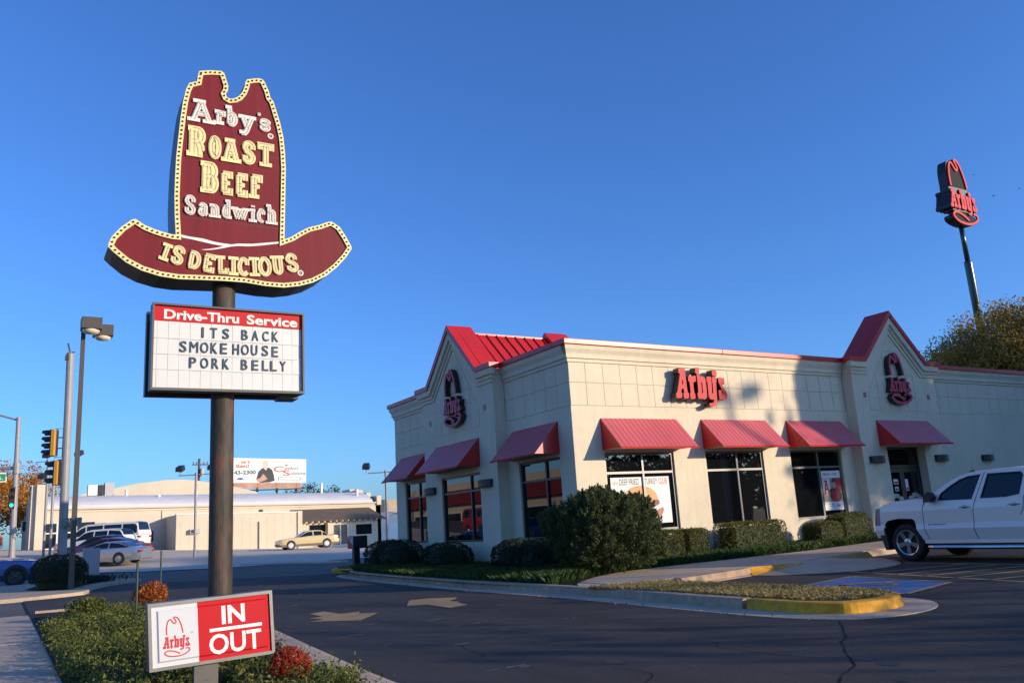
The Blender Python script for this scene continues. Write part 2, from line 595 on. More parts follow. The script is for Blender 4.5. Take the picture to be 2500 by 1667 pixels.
HATTXT = {'arbys':[('A',(1.362,5.285,1.598,5.531)),('r',(1.599,5.299,1.714,5.457)),('b',(1.708,5.301,1.84,5.529)),('y',(1.839,5.23,2.018,5.455)),("'",(2.025,5.464,2.074,5.524)),('s',(2.046,5.314,2.175,5.461))],'roast':[('R',(1.351,4.909,1.536,5.233)),('O',(1.55,4.916,1.677,5.169)),('A',(1.683,4.911,1.863,5.166)),('S',(1.875,4.918,2.02,5.18)),('T',(2.031,4.924,2.204,5.186))],'beef':[('B',(1.479,4.547,1.657,4.879)),('E',(1.663,4.552,1.793,4.807)),('E',(1.805,4.552,1.939,4.811)),('F',(1.951,4.559,2.088,4.821))],'sandwich':[('S',(1.336,4.295,1.446,4.502)),('a',(1.459,4.296,1.573,4.441)),('n',(1.567,4.3,1.679,4.439)),('d',(1.685,4.306,1.786,4.505)),('w',(1.778,4.297,1.955,4.438)),('i',(1.956,4.304,2.025,4.5)),('c',(2.028,4.307,2.119,4.462)),('h',(2.119,4.306,2.239,4.516))]}
DELI = [('I',(1.159,3.809),(1.207,3.977),(1.125,3.814),(1.193,3.804)),('S',(1.271,3.778),(1.313,3.971),(1.212,3.789),(1.336,3.803)),('D',(1.425,3.75),(1.453,3.935),(1.371,3.754),(1.501,3.793)),('E',(1.559,3.732),(1.582,3.922),(1.502,3.737),(1.627,3.733)),('L',(1.702,3.73),(1.7,3.915),(1.637,3.734),(1.765,3.729)),('I',(1.806,3.728),(1.804,3.918),(1.768,3.726),(1.845,3.73)),('C',(1.905,3.726),(1.9,3.925),(1.844,3.802),(1.969,3.801)),('I',(2.015,3.74),(2.002,3.935),(1.976,3.736),(2.056,3.745)),('O',(2.12,3.747),(2.099,3.953),(2.044,3.838),(2.184,3.853)),('U',(2.252,3.778),(2.228,3.977),(2.182,3.801),(2.314,3.815)),('S',(2.405,3.821),(2.363,4.021),(2.33,3.839),(2.459,3.875))]
REG = [(2.171,5.28),(2.202,5.286),(2.477,3.825),(2.508,3.828)]
MSG = {'frame':[(1.083,3.391),(2.499,3.387),(2.493,2.568),(1.078,2.57)],'red':[(1.098,3.364),(2.482,3.364),(2.481,3.225),(1.098,3.228)],'title':[(1.182,3.334),(1.184,3.242),(2.434,3.243),(2.435,3.339)],'rows':[[(1.519,3.185),(1.525,3.084),(2.253,3.082)],[(1.328,3.043),(1.33,2.936),(2.236,2.933)],[(1.42,2.893),(1.418,2.793),(2.323,2.789)]],'vl':[(1.225,3.077),(1.32,3.083),(1.416,3.089),(2.282,3.058),(2.378,3.063)],'hl':[(1.146,3.064),(1.143,2.914),(1.139,2.769)],'cols':[(1.531,3.137),(1.631,3.135),(1.743,3.134),(1.92,3.129),(2.02,3.131),(2.121,3.133),(2.216,3.135),(1.359,2.989),(1.455,2.991),(1.549,2.988),(1.636,2.988),(1.725,2.989),(1.838,2.987),(1.925,2.984),(2.012,2.984),(2.117,2.985),(2.212,2.982),(1.447,2.842),(1.551,2.843),(1.65,2.839),(1.746,2.839),(1.918,2.839),(2.021,2.835),(2.118,2.835),(2.199,2.839),(2.29,2.838)]}
INOUT = {'frame':[(0.97,0.774),(1.888,0.787),(1.92,0.311),(0.997,0.29)],'face':[(0.99,0.748),(1.865,0.767),(1.897,0.336),(1.019,0.31)],'split':[(1.325,0.755),(1.357,0.319)],'IN':[(1.508,0.707),(1.521,0.569),(1.702,0.571),(1.691,0.713)],'bar':[(1.409,0.544),(1.412,0.519),(1.813,0.534),(1.81,0.559)],'OUT':[(1.406,0.437),(1.555,0.43),(1.48,0.501),(1.474,0.351),(1.565,0.502),(1.697,0.503),(1.631,0.358),(1.708,0.504),(1.831,0.507),(1.762,0.366),(1.797,0.365)],'emb':[(1.025,0.721),(1.847,0.732),(1.874,0.363),(1.049,0.329)]}
LHAT = [(0.151,0.508),(0.146,0.714),(0.166,0.869),(0.206,1.0),(0.266,1.07),(0.317,1.06),(0.377,0.98),(0.427,0.92),(0.477,0.92),(0.508,0.98),(0.462,1.075),(0.427,1.121),(0.452,1.151),(0.513,1.146),(0.598,1.065),(0.663,0.92),(0.714,0.754),(0.744,0.593),(0.754,0.518)]
LSWO = [(0.618,-0.231),(0.477,-0.156),(0.322,-0.101),(0.166,-0.085),(0.08,-0.131),(0.065,-0.181),(0.146,-0.256),(0.302,-0.307),(0.533,-0.322),(0.744,-0.291),(0.899,-0.221),(0.975,-0.151),(0.965,-0.09),(0.894,-0.06),(0.829,-0.065)]
LW = [(0.0,-0.01),(1.0,0.01),(0.075,0.457),(0.844,0.447),(0.663,-0.111)]
LPOS = (1.084,0.446,0.19899999999999984)
WORD = {'A':[(0.092,0.438),(0.214,0.441),(0.213,0.334),(0.22,0.133),(0.224,0.088),(0.244,0.081),(0.238,0.018),(0.215,0.001),(0.145,0.0),(0.138,0.047),(0.143,0.078),(0.152,0.087),(0.154,0.139),(0.117,0.14),(0.098,0.085),(0.118,0.078),(0.11,0.02),(0.09,0.004),(0.022,0.002),(0.0,0.017),(0.001,0.074),(0.027,0.088),(0.062,0.191),(0.111,0.352),(0.083,0.372)],'Ah':[(0.145,0.274),(0.155,0.269),(0.155,0.208),(0.129,0.21)],'r':[(0.261,0.325),(0.29,0.335),(0.339,0.331),(0.356,0.329),(0.382,0.338),(0.41,0.334),(0.406,0.256),(0.362,0.244),(0.35,0.222),(0.346,0.158),(0.349,0.084),(0.362,0.079),(0.362,0.016),(0.34,-0.004),(0.277,-0.002),(0.263,0.023),(0.266,0.077),(0.279,0.087),(0.28,0.161),(0.277,0.241),(0.256,0.256)],'b':[(0.413,0.454),(0.486,0.461),(0.484,0.331),(0.532,0.338),(0.58,0.321),(0.596,0.284),(0.597,0.171),(0.591,0.037),(0.561,0.004),(0.531,-0.006),(0.511,0.003),(0.468,0.004),(0.425,0.001),(0.41,0.043),(0.408,0.08),(0.425,0.094),(0.432,0.166),(0.431,0.332),(0.433,0.37),(0.406,0.379)],'bh':[(0.501,0.246),(0.522,0.243),(0.52,0.088),(0.498,0.085),(0.503,0.168)],'y':[(0.62,0.328),(0.669,0.338),(0.711,0.329),(0.716,0.31),(0.701,0.26),(0.711,0.252),(0.696,0.093),(0.703,0.082),(0.72,0.091),(0.729,0.245),(0.715,0.261),(0.733,0.332),(0.779,0.336),(0.806,0.324),(0.815,0.264),(0.801,0.248),(0.794,0.15),(0.785,0.014),(0.774,-0.045),(0.75,-0.083),(0.703,-0.108),(0.659,-0.109),(0.629,-0.096),(0.617,-0.064),(0.632,-0.053),(0.682,-0.052),(0.714,-0.036),(0.727,0.002),(0.689,-0.007),(0.647,0.003),(0.624,0.038),(0.625,0.145),(0.629,0.242),(0.614,0.257)],'q':[(0.738,0.433),(0.794,0.437),(0.825,0.426),(0.834,0.385),(0.823,0.341),(0.787,0.345),(0.74,0.351)],'s':[(0.852,0.315),(0.888,0.331),(0.931,0.323),(0.972,0.325),(0.969,0.236),(0.946,0.228),(0.921,0.238),(0.916,0.224),(0.926,0.197),(0.992,0.101),(1.0,0.058),(0.983,0.019),(0.946,-0.001),(0.902,0.001),(0.837,0.008),(0.828,0.042),(0.832,0.14),(0.892,0.144),(0.899,0.12),(0.904,0.082),(0.926,0.083),(0.921,0.12),(0.886,0.179),(0.853,0.249),(0.845,0.292)]}
WPOS = (14.49,4.023,1.8020000000000014)
TR = {'top':[(-0.691,0.547),(-0.692,0.603),(-0.659,0.649),(-0.577,1.029),(-0.482,1.085),(-0.254,1.135),(0.178,1.177),(0.476,1.188)],'wind':[(0.471,1.161),(0.661,1.275),(0.749,1.322),(1.01,1.48),(1.196,1.562),(1.389,1.599),(1.662,1.607),(2.133,1.616),(2.512,1.617)],'arch':[(-0.487,0.451),(-0.44,0.708),(-0.349,0.788),(-0.099,0.811),(0.151,0.808),(0.237,0.769),(0.273,0.581),(0.35,0.394)],'seam1':[(0.505,1.159),(0.438,0.985),(0.43,0.666),(0.48,0.401)],'seam2':[(1.656,1.577),(1.514,1.105),(1.45,0.906),(1.429,0.555),(1.459,0.389)],'seam3':[(2.438,1.562),(2.443,1.376),(2.36,0.9)],'w1':[(0.781,1.127),(0.821,1.239),(0.988,1.36),(1.179,1.468),(1.337,1.517),(1.568,1.533),(1.435,1.118)],'w2':[(1.72,1.538),(2.317,1.528),(2.357,1.479),(2.304,1.159),(2.073,1.124),(1.616,1.125)],'mir':[(0.578,1.093),(0.603,1.225),(0.682,1.282),(0.745,1.279),(0.787,1.162),(0.746,1.094)],'h1':[(1.191,0.985),(1.407,0.967)],'h2':[(2.098,0.992),(2.334,0.973)],'txt':[(0.514,0.69),(0.508,0.66),(0.878,0.668)],'rock':[(0.498,0.392),(2.275,0.378)],'bar':[(0.495,0.27),(2.248,0.236)],'bump':[(-0.681,0.603),(-0.476,0.57),(-0.495,0.469),(-0.508,0.212),(-0.576,0.203),(-0.679,0.547)],'hl':[(-0.592,1.03),(-0.515,1.027),(-0.556,0.674),(-0.649,0.676)],'ant':[(1.278,1.599),(1.374,1.617),(1.371,1.799),(1.357,1.627)],'crease':[(0.453,0.577),(2.329,0.662)],'wheel':[(0.029,0.309),(-0.275,0.311),(0.315,0.315),(0.065,0.559),(0.006,0.068),(-0.409,0.34),(0.003,-0.003)]}
TRW = (15.180872899761546,10.38762477250815)

# ---------------------------------------------------------------- materials
M_asph = mat('asphalt', (0.043, 0.035, 0.029), 0.82, aggr=.75, spec=0.35, var=0.35, vscale=45, bump=0.6, bscale=160, var2=0.28, v2scale=0.35)
M_street = mat('old_asphalt', (0.125, 0.105, 0.088), 0.85, spec=0.3, var=0.2, vscale=30, bump=0.3, bscale=90, var2=0.2, v2scale=0.2)
M_conc = mat('concrete', (0.47, 0.355, 0.25), 0.85, spec=0.3, var=0.16, vscale=14, bump=0.25, bscale=120, var2=0.16, v2scale=0.9)
M_conc2 = mat('pale_concrete', (0.60, 0.49, 0.38), 0.85, spec=0.3, var=0.12, vscale=3, bump=0.1, bscale=40, var2=0.12, v2scale=0.15)
M_kerb = mat('kerb_concrete', (0.42, 0.285, 0.185), 0.85, spec=0.3, var=0.22, vscale=9, bump=0.3, bscale=90, var2=0.2, v2scale=1.3)
M_yel = mat('worn_yellow_paint', (0.68, 0.31, 0.02), 0.7, spec=0.3, var=0.25, vscale=10, bump=0.3, bscale=70, var2=0.25, v2scale=3)
M_yelf = mat('faded_yellow_paint', (0.40, 0.255, 0.11), 0.8, spec=0.3, var=0.3, vscale=25, bump=0.4, bscale=150, var2=0.2, v2scale=2)
M_blue = mat('blue_paint', (0.085, 0.16, 0.32), 0.75, spec=0.3, var=0.4, vscale=16, bump=0.4, bscale=150)
M_crack = mat('crack', (0.010, 0.010, 0.012), 0.9, spec=0.1)
M_soil = mat('soil', (0.045, 0.035, 0.022), 0.95, spec=0.1, var=0.4, vscale=12, bump=0.8, bscale=30)
M_stucco = mat('cream_stucco', (0.68, 0.585, 0.425), 0.9, streak=.045, spec=0.2, var=0.045, vscale=6, bump=0.3, bscale=170, var2=0.07, v2scale=0.6)
M_red = mat('red_metal', (0.52, 0.020, 0.016), 0.37, spec=0.45, var=0.08, vscale=5, var2=0.08, v2scale=0.8)
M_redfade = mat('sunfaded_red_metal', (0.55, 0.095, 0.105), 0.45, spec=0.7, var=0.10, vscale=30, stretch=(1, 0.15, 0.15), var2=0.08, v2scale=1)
M_soffit = mat('soffit', (0.50, 0.44, 0.34), 0.8)
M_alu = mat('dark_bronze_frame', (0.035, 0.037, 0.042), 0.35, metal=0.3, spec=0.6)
M_alul = mat('aluminium', (0.42, 0.42, 0.42), 0.35, metal=0.6)
M_glass = mat('dark_window_glass', (0.006, 0.007, 0.008), 0.015, spec=0.75)
M_black = mat('black_plastic', (0.012, 0.012, 0.013), 0.45)
M_dark = mat('dark_metal', (0.03, 0.03, 0.033), 0.5, metal=0.2)
M_white = mat('white_print', (0.80, 0.79, 0.76), 0.5)
M_redp = mat('red_print', (0.55, 0.025, 0.03), 0.5)
M_blackp = mat('black_print', (0.02, 0.02, 0.022), 0.5)
M_rface = mat('red_acrylic', (0.52, 0.010, 0.015), 0.5, spec=0.22)
M_can = mat('sign_can_black', (0.016, 0.016, 0.018), 0.4)

# ---------------------------------------------------------------- ground
def zb(x):
    return 1.58 - 0.0617 * min(max(x, -6), 40)


def fz(x, y):
    t = min(max((y - 42) / 34, 0), 1)
    return zb(x) * t


def grid_sheet(xs, ys, dz, inside=None):
    mb = MB()
    idx = {}
    for i, x in enumerate(xs):
        for j, y in enumerate(ys):
            idx[i, j] = len(mb.v)
            mb.v.append((x, y, fz(x, y) + dz))
    for i in range(len(xs) - 1):
        for j in range(len(ys) - 1):
            mb.f.append((idx[i, j], idx[i + 1, j], idx[i + 1, j + 1], idx[i, j + 1])); mb.mi.append(0)
    return mb


xs = [-1500, -400, -120, -60, -30, -15] + list(np.arange(-6, 41, 4.0)) + [50, 70, 110, 200, 500, 1500]
ys = [-1500, -300, -80, -30, 0, 20, 36] + list(np.arange(40, 80, 3.0)) + [90, 110, 140, 220, 500, 1500]
struct('ground', grid_sheet(xs, ys, -0.02), M_street)
flat = lambda z: (lambda u, v, d: (u, v, z + d))


def sheet(poly, z, mb=None):
    mb = mb or MB()
    tri = tessellate_polygon([[Vector((u, v, 0)) for u, v in poly]])
    mb.add([(u, v, z) for u, v in poly], tri)
    return mb


LOT = [(2.55, -25), (2.6, 0), (2.75, 6.58), (2.92, 8.5), (3.15, 11.2), (3.35, 13.5), (3.05, 16.4), (2.4, 18.2), (1.6, 19.2), (0.6, 19.7), (0.6, 25.8), (0.98, 25.87), (1.61, 26.06), (2.11, 26.41), (2.37, 27.46), (2.63, 29.51), (3.46, 31.4), (4.9, 29.9), (8.1, 26.8), (9.5, 25.4), (60, 25.4), (60, -25)]
struct('parking_lot', sheet(LOT, 0.0), M_asph)
# far concrete lot, following the rising ground, front edge slanting
mb = MB()
fx = list(np.arange(-6, 61, 3.0))
rows = []
for t in [0, .1, .25, .45, .7, 1]:
    row = []
    for x in fx:
        y0 = 46.5 - 0.85 * (x - 2) if x < 10 else max(39.7 - 0.2 * (x - 10), 36)
        y0 = min(y0, 50)
        y = y0 + (86 - y0) * t
        row.append((x, y, fz(x, y) + 0.006))
    rows.append(row)
mb.loft(rows, closed=False, caps=False)
struct('far_lot', mb, M_conc2)
# low kerb and strip at the edge of the far lot
kb = MB()
for a, b in (((10.2, 42.5), (12.6, 35.2)),):
    ribbon_mb(kb, [a, ((a[0] + b[0]) / 2 + .1, (a[1] + b[1]) / 2), b], 0.5, flat(0), -0.01, 0.07)
struct('kerb', kb, M_conc2)

# left pavement, slab by slab
pv = MB()
pv.box(-2.2, 0.56, -12, 19.4, -0.05, 0.004)
pave = struct('pavement', pv, M_crack)
y = -6.0
while y < 19.0:
    for x0, x1 in ((-2.2, -0.72), (-0.70, 0.56)):
        b = MB().box(x0, x1, y + 0.008, min(y + 1.5, 19.4) - 0.008, -0.02, 0.03 + 0.004 * random.random())
        o = part('slab', b, M_conc, pave, world=False)
    y += 1.5
pave['label'] = 'concrete pavement beside the planting bed'
# concrete apron of the far corner with its planted bit
APR = [(-3, 25.9), (0.98, 25.9), (1.65, 26.15), (2.05, 26.6), (2.28, 27.6), (2.5, 29.5), (3.2, 31.6), (4.4, 33.2), (3.6, 36.5), (0.5, 37), (-3, 36)]
struct('corner_pavement', MB().prism(APR, flat(0), -0.05, 0.085), M_conc, bevel=0.03)
struct('corner_bed', sheet([(0.75, 31.0), (1.2, 29.2), (1.85, 28.6), (2.1, 30), (2.75, 32), (3.5, 33.6), (3.0, 35.6), (1.4, 35.6)], 0.092), M_soil)


# kerbs swept along ground paths
def sweep(path, prof):
    """prof: (offset to the left of the path, z)"""
    P = [Vector(p) for p in path]
    secs = []
    for i, p in enumerate(P):
        a = P[max(i - 1, 0)]; b = P[min(i + 1, len(P) - 1)]
        t = ((p - a).normalized() if i else Vector((0, 0))) + ((b - p).normalized() if i < len(P) - 1 else Vector((0, 0)))
        t.normalize()
        nn = Vector((-t.y, t.x))
        k = 1.0
        if 0 < i < len(P) - 1:
            k = max(nn.dot(Vector((-(p - a).normalized().y, (p - a).normalized().x))), 0.6)
        secs.append([(p.x + nn.x * o / k, p.y + nn.y * o / k, z) for o, z in prof])
    return MB().loft(secs)


def smooth(path, it=2):
    for _ in range(it):
        q = [path[0]]
        for a, b in zip(path[:-1], path[1:]):
            q += [(a[0] * .75 + b[0] * .25, a[1] * .75 + b[1] * .25), (a[0] * .25 + b[0] * .75, a[1] * .25 + b[1] * .75)]
        q.append(path[-1])
        path = q
    return path


PAD = [(9.6, 25.3), (8.5, 24.6), (8.1, 22.85), (7.83, 19.63), (7.58, 15.0), (7.6, 11.3), (7.54, 9.98), (7.42, 8.84), (7.37, 7.55)]
PADY = [(7.37, 7.55), (7.355, 7.2), (7.38, 6.55), (7.62, 5.95), (8.25, 5.72), (8.9, 5.82), (9.42, 6.2), (9.62, 6.75), (9.62, 7.6)]
PADI = [(9.62, 7.6), (9.65, 8.6), (9.68, 9.6), (9.78, 10.7)]
a1 = smooth(PAD); a2 = smooth(PADY); a3 = smooth(PADI)
fullp = a1 + a2[1:] + a3[1:]
PAN = [(0, -0.02), (0, 0.008), (0.36, 0.018), (0.36, -0.02)]
KRB = [(0.34, -0.02), (0.345, 0.02), (0.375, 0.122), (0.40, 0.132), (0.53, 0.135), (0.535, -0.02)]
gut = struct('gutter', sweep(fullp, PAN), M_conc)
kerb = struct('kerb', sweep(a1[:-1], KRB), M_kerb)
kerb_y = struct('kerb', sweep(a2, KRB), M_yel)
kerb_y['label'] = 'worn yellow kerb at the tip of the grass island'
kerb_i = struct('kerb', sweep(a3, KRB), M_kerb)
# planting bed kerb
BED = [(3.35, 13.4), (3.15, 11.2), (2.92, 8.5), (2.75, 6.58), (2.68, 4.5), (2.62, 0), (2.6, -10)]
BED = [(0.75, 19.35), (1.6, 19.15), (2.4, 18.1), (3.05, 16.3)] + BED
struct('kerb', sweep(list(reversed(smooth(BED))), [(0, -0.02), (0, 0.01), (0.10, 0.02), (0.14, 0.09), (0.20, 0.10), (0.42, 0.115), (0.42, -0.02)]), M_conc)
BEDP = [(0.6, -8), (2.3, -8), (2.33, 6.6), (2.5, 8.5), (2.72, 11.2), (2.9, 13.3), (2.65, 16.1), (2.1, 17.8), (1.4, 18.7), (0.66, 19.0)]
struct('planting_soil', sheet(BEDP, 0.07), M_soil)

# building pad: soil strip, walkway slabs, ramp, grass island
WALK_B = [(8.05, 11.6), (8.5, 12.15), (9.4, 12.9), (10.5, 13.5), (11.82, 13.62), (14.2, 13.72), (16.5, 13.84), (18.4, 14.2), (20.2, 14.5), (42, 14.6)]
WALK_F = [(42, 12.7), (24, 12.6), (16.05, 12.05), (15.9, 11.8)]
struct('planting_soil', sheet([(8.6, 23.9), (8.38, 22.6), (8.12, 19.5), (7.9, 15), (7.98, 11.7)] + WALK_B[1:] + [(42, 17), (12, 17), (12, 26), (9, 25.6)], 0.10), M_soil)
wk = MB()
wk.prism([(7.98, 11.3), (8.3, 11.0), (9.5, 11.0), (10.99, 11.22), (11.74, 11.36), (12.99, 11.16), (14.27, 11.69), (15.89, 11.8), (16.05, 12.05), (24, 12.6), (42, 12.7), (42, 14.6), (20.2, 14.5), (18.4, 14.2), (16.5, 13.84), (14.2, 13.72), (11.82, 13.62), (10.5, 13.5), (9.4, 12.9), (8.5, 12.15)], flat(0), -0.02, 0.118)
walk = struct('walkway', wk, M_conc)
xs_ = [8.6, 9.85, 11.15, 12.6, 14.1, 15.6, 17.2, 18.8, 20.4, 22.0, 23.6, 25.2, 26.8, 28.4, 30]
wf = lambda x: float(np.interp(x, [8, 9.5, 10.99, 11.74, 12.99, 14.27, 15.89, 16.05, 24, 42], [11.02, 11.02, 11.24, 11.4, 11.2, 11.73, 11.84, 12.09, 12.62, 12.72])) + 0.02
wbk = lambda x: float(np.interp(x, [8.5, 9.4, 10.5, 11.82, 14.2, 16.5, 18.4, 20.2, 42], [12.15, 12.9, 13.5, 13.62, 13.72, 13.84, 14.2, 14.5, 14.6])) - 0.02
for x0, x1 in zip(xs_[:-1], xs_[1:]):
    xm = np.linspace(x0 + .007, x1 - .007, 4)
    poly = [(x, wf(x)) for x in xm] + [(x, wbk(x)) for x in xm[::-1]]
    part('slab', MB().prism(poly, flat(0), 0.05, 0.13 + 0.003 * random.random()), M_conc, walk, world=False)
# walkway front kerb and ramp with yellow flares
struct('kerb', sweep([(11.70, 11.22), (10.99, 11.10), (9.72, 10.86)][::-1], [(-0.06, -0.02), (-0.06, 0.012), (-0.01, 0.03), (0.01, 0.132), (0.16, 0.137), (0.16, -0.02)]), M_kerb)
rp = MB()
fr = smooth([(11.68, 11.15), (11.85, 10.6), (12.6, 9.98), (13.1, 9.82), (14.2, 9.93), (15.1, 10.6), (15.9, 11.55)], 2)
bk = [(11.95 + (15.5 - 11.95) * i / (len(fr) - 1), float(np.interp(11.95 + (15.5 - 11.95) * i / (len(fr) - 1), [11.9, 12.99, 14.27, 15.6], [11.25, 11.16, 11.69, 11.8]))) for i in range(len(fr))]
zk = [float(np.interp(b[0], [11.9, 12.9, 14.3, 15.5], [0.02, .131, .131, .03])) for b in bk]
rp.loft([[(*a, 0.006) for a in fr], [(*b, z) for b, z in zip(bk, zk)]], closed=False, caps=False)
struct('ramp', rp, M_conc)
fl = MB()
fl.add([(11.66, 11.13, .004), (11.74, 11.34, .136), (13.0, 11.2, .137), (12.9, 11.02, .125)], [(0, 3, 2, 1)])
fl.add([(15.93, 11.72, .004), (15.89, 11.84, .139), (14.27, 11.72, .138), (14.35, 11.55, .12)], [(0, 1, 2, 3)])
struct('ramp_flare', fl, M_yel)
ISL = [(7.9, 11.05), (8.02, 9.2), (7.93, 7.6), (7.9, 6.75), (8.15, 6.35), (8.6, 6.28), (8.98, 6.45), (9.1, 6.9), (9.13, 8.0), (9.17, 9.98), (9.2, 10.7), (8.6, 10.95)]
struct('island_soil', sheet(ISL, 0.126), mat('dry_soil', (0.27, 0.205, 0.10), 0.95, var=0.3, vscale=8, bump=0.6, bscale=60))

# paint on the asphalt
def paint(name, polys, z, m):
    mb = MB()
    for p in polys:
        sheet(p, z, mb)
    return struct(name, mb, m)


rpt = []
Lf, Rt = ribbon(fr, 0.07)
paint('ramp_edge_line', [[(p.x, p.y) for p in Lf] + [(p.x, p.y) for p in reversed(Rt)]], 0.0085, M_yelf)
ha, hb, hc, hd = Vector((12.78, 10.0)), Vector((11.7, 5.9)), Vector((14.5, 5.9)), Vector((14.72, 10.2))


def line2(a, b, w=0.10):
    L_, R_ = ribbon([a, b], w)
    return [(p.x, p.y) for p in L_] + [(p.x, p.y) for p in reversed(R_)]


HL = [line2(ha, hb), line2(hd, hc)]
for k in range(9):
    ya_ = 10.02 - k * 0.60
    ta = (ha.y - ya_) / (ha.y - hb.y); tb = (hd.y - (ya_ - .52)) / (hd.y - hc.y)
    if 0 <= ta <= 1 and 0 <= tb <= 1:
        HL.append(line2(ha.lerp(hb, ta), hd.lerp(hc, tb), 0.085))
paint('hatched_aisle', HL, 0.005, M_yelf)
BL = [(10.16, 8.92), (11.95, 9.28), (11.52, 7.3), (9.98, 6.95)]
cbl = Vector((10.9, 8.12))
paint('blue_square', [BL], 0.004, M_blue)
sq = [tuple(cbl + (Vector(p) - cbl) * 1.0) for p in BL]
paint('square_outline', [line2(Vector(sq[i]), Vector(sq[(i + 1) % 4]), 0.08) for i in range(4)], 0.008, M_yelf)
# wheelchair symbol
wc = lambda u, v: (cbl.x + u * 0.86 * 0.98 - v * 0.10, cbl.y + u * 0.2 + v * 0.92)
wcp = []
for pts, w in ((arc(0.02, -0.1, 0.42, 0.42, 130, 380, 18), 0.10), ([(-.1, .55), (-.1, .05), (.28, .05), (.5, -.45)], 0.11), ([(-.1, .3), (.25, .3)], 0.10), ([(.5, -.45), (.68, -.4)], .1)):
    q = [wc(v, u) for u, v in pts]
    L_, R_ = ribbon(q, w)
    wcp.append([(p.x, p.y) for p in L_] + [(p.x, p.y) for p in reversed(R_)])
wcp.append([wc(v, u) for u, v in arc(-.1, .72, .1, .1, 0, 350, 10)])
paint('wheelchair_symbol', wcp, 0.008, M_yelf)
# two arrows (worn outlines)
def arrow(poly, label):
    o = paint('painted_arrow', [poly], 0.005, M_yelf)
    o['label'] = label


ARROWS = [[(4.22, 13.392), (4.496, 13.516), (4.532, 12.811), (4.846, 12.842), (4.737, 12.588), (4.946, 12.336), (4.706, 11.998), (4.377, 11.575), (4.129, 11.873), (3.833, 12.184), (4.098, 12.307), (3.986, 12.65), (4.214, 12.744)], [(5.624, 12.808), (5.841, 13.262), (6.104, 13.786), (6.456, 13.802), (6.815, 13.358), (6.642, 13.099), (6.422, 12.923), (6.454, 12.606), (6.366, 12.462), (6.281, 11.966), (5.895, 11.801), (5.916, 12.252), (5.921, 12.721)]]
arrow(ARROWS[0], 'worn yellow arrow nearest the planting bed')
arrow(ARROWS[1], 'worn yellow arrow beside the building kerb')
# oil drips along the lanes and in the stalls
ol = MB()
for k in range(46):
    if k < 26:
        ox, oy = random.uniform(4.2, 6.6), random.uniform(3.5, 20)
    else:
        ox, oy = random.uniform(9.8, 13), random.uniform(2, 8.8)
    rr_ = random.uniform(.02, .10)
    sheet([(ox + rr_ * random.uniform(.6, 1.1) * math.cos(q * .7), oy + rr_ * random.uniform(.6, 1.1) * 1.4 * math.sin(q * .7)) for q in range(9)], 0.0021 + k * .00001, ol)
struct('oil_stains', ol, mat('oil_stain', (0.014, 0.012, 0.011), 0.5, spec=.4))
# long crack and small scuffs
ck = MB()
cr = []
cp = [(7.492, 6.031), (6.642, 5.304), (6.363, 5.141), (5.777, 4.607), (5.563, 4.388), (5.198, 4.225), (4.945, 4.058), (4.44, 3.632), (3.804, 3.192)]
for (x0, y0), (x1, y1) in zip(cp[:-1], cp[1:]):
    for t in (0, .25, .5, .75):
        cr.append((x0 + (x1 - x0) * t + random.uniform(-.012, .012), y0 + (y1 - y0) * t))
L_, R_ = ribbon(cr, 0.015)
for i in range(len(cr)):
    c_ = (L_[i] + R_[i]) / 2; k0 = .35 + .9 * random.random(); L_[i] = c_ + (L_[i] - c_) * k0; R_[i] = c_ + (R_[i] - c_) * k0
for i in range(len(cr) - 1):
    sheet([(L_[i].x, L_[i].y), (L_[i + 1].x, L_[i + 1].y), (R_[i + 1].x, R_[i + 1].y), (R_[i].x, R_[i].y)], 0.003, ck)
for (hx, hy, ang, n_) in ((5.75, 4.65, 2.6, 14), (6.4, 5.2, -.5, 9), (3.9, 7.2, .9, 16), (4.6, 9.2, 2.2, 14), (9.6, 4.6, 1.2, 16), (6.2, 8.4, 3.0, 12), (3.6, 5.0, .2, 12), (11.5, 8.6, .9, 10), (5.2, 16.5, 1.4, 16)):
    hp = [(hx, hy)]
    for q in range(n_):
        ang += random.uniform(-.55, .55)
        hp.append((hp[-1][0] + .11 * math.cos(ang), hp[-1][1] + .11 * math.sin(ang)))
    L2, R2 = ribbon(hp, 0.007)
    for i in range(len(hp) - 1):
        sheet([(L2[i].x, L2[i].y), (L2[i + 1].x, L2[i + 1].y), (R2[i + 1].x, R2[i + 1].y), (R2[i].x, R2[i].y)], 0.0026, ck)
struct('asphalt_crack', ck, M_crack)
sc = MB()
for px, py, L_n, wd in [(3.801, 6.459, 0.4, 0.04000000000000001), (4.152, 8.138, 0.2, 0.04000000000000001), (4.291, 10.99, 0.16000000000000003, 0.032), (5.073, 10.564, 0.48, 0.04000000000000001), (5.054, 9.653, 0.5599999999999999, 0.04000000000000001), (4.953, 8.778, 0.4, 0.032), (6.136, 8.958, 0.24, 0.024), (3.59, 9.965, 0.4, 0.04000000000000001), (3.625, 8.813, 0.16000000000000003, 0.024), (3.664, 10.834, 0.16000000000000003, 0.024)]:
    aa = random.uniform(-0.5, 0.5)
    for q in range(5):
        ox, oy = random.uniform(-L_n / 2, L_n / 2), random.uniform(-.06, .06)
        n_ = 7
        sheet([(px + ox + random.uniform(.4, 1) * wd * math.cos(2 * math.pi * k / n_) * 2.2, py + oy + random.uniform(.4, 1) * wd * math.sin(2 * math.pi * k / n_)) for k in range(n_)], 0.0032 + q * 0.0004, sc)
struct('asphalt_scuffs', sc, mat('worn_patch', (0.12, 0.115, 0.11), 0.9, var=0.4, vscale=60))

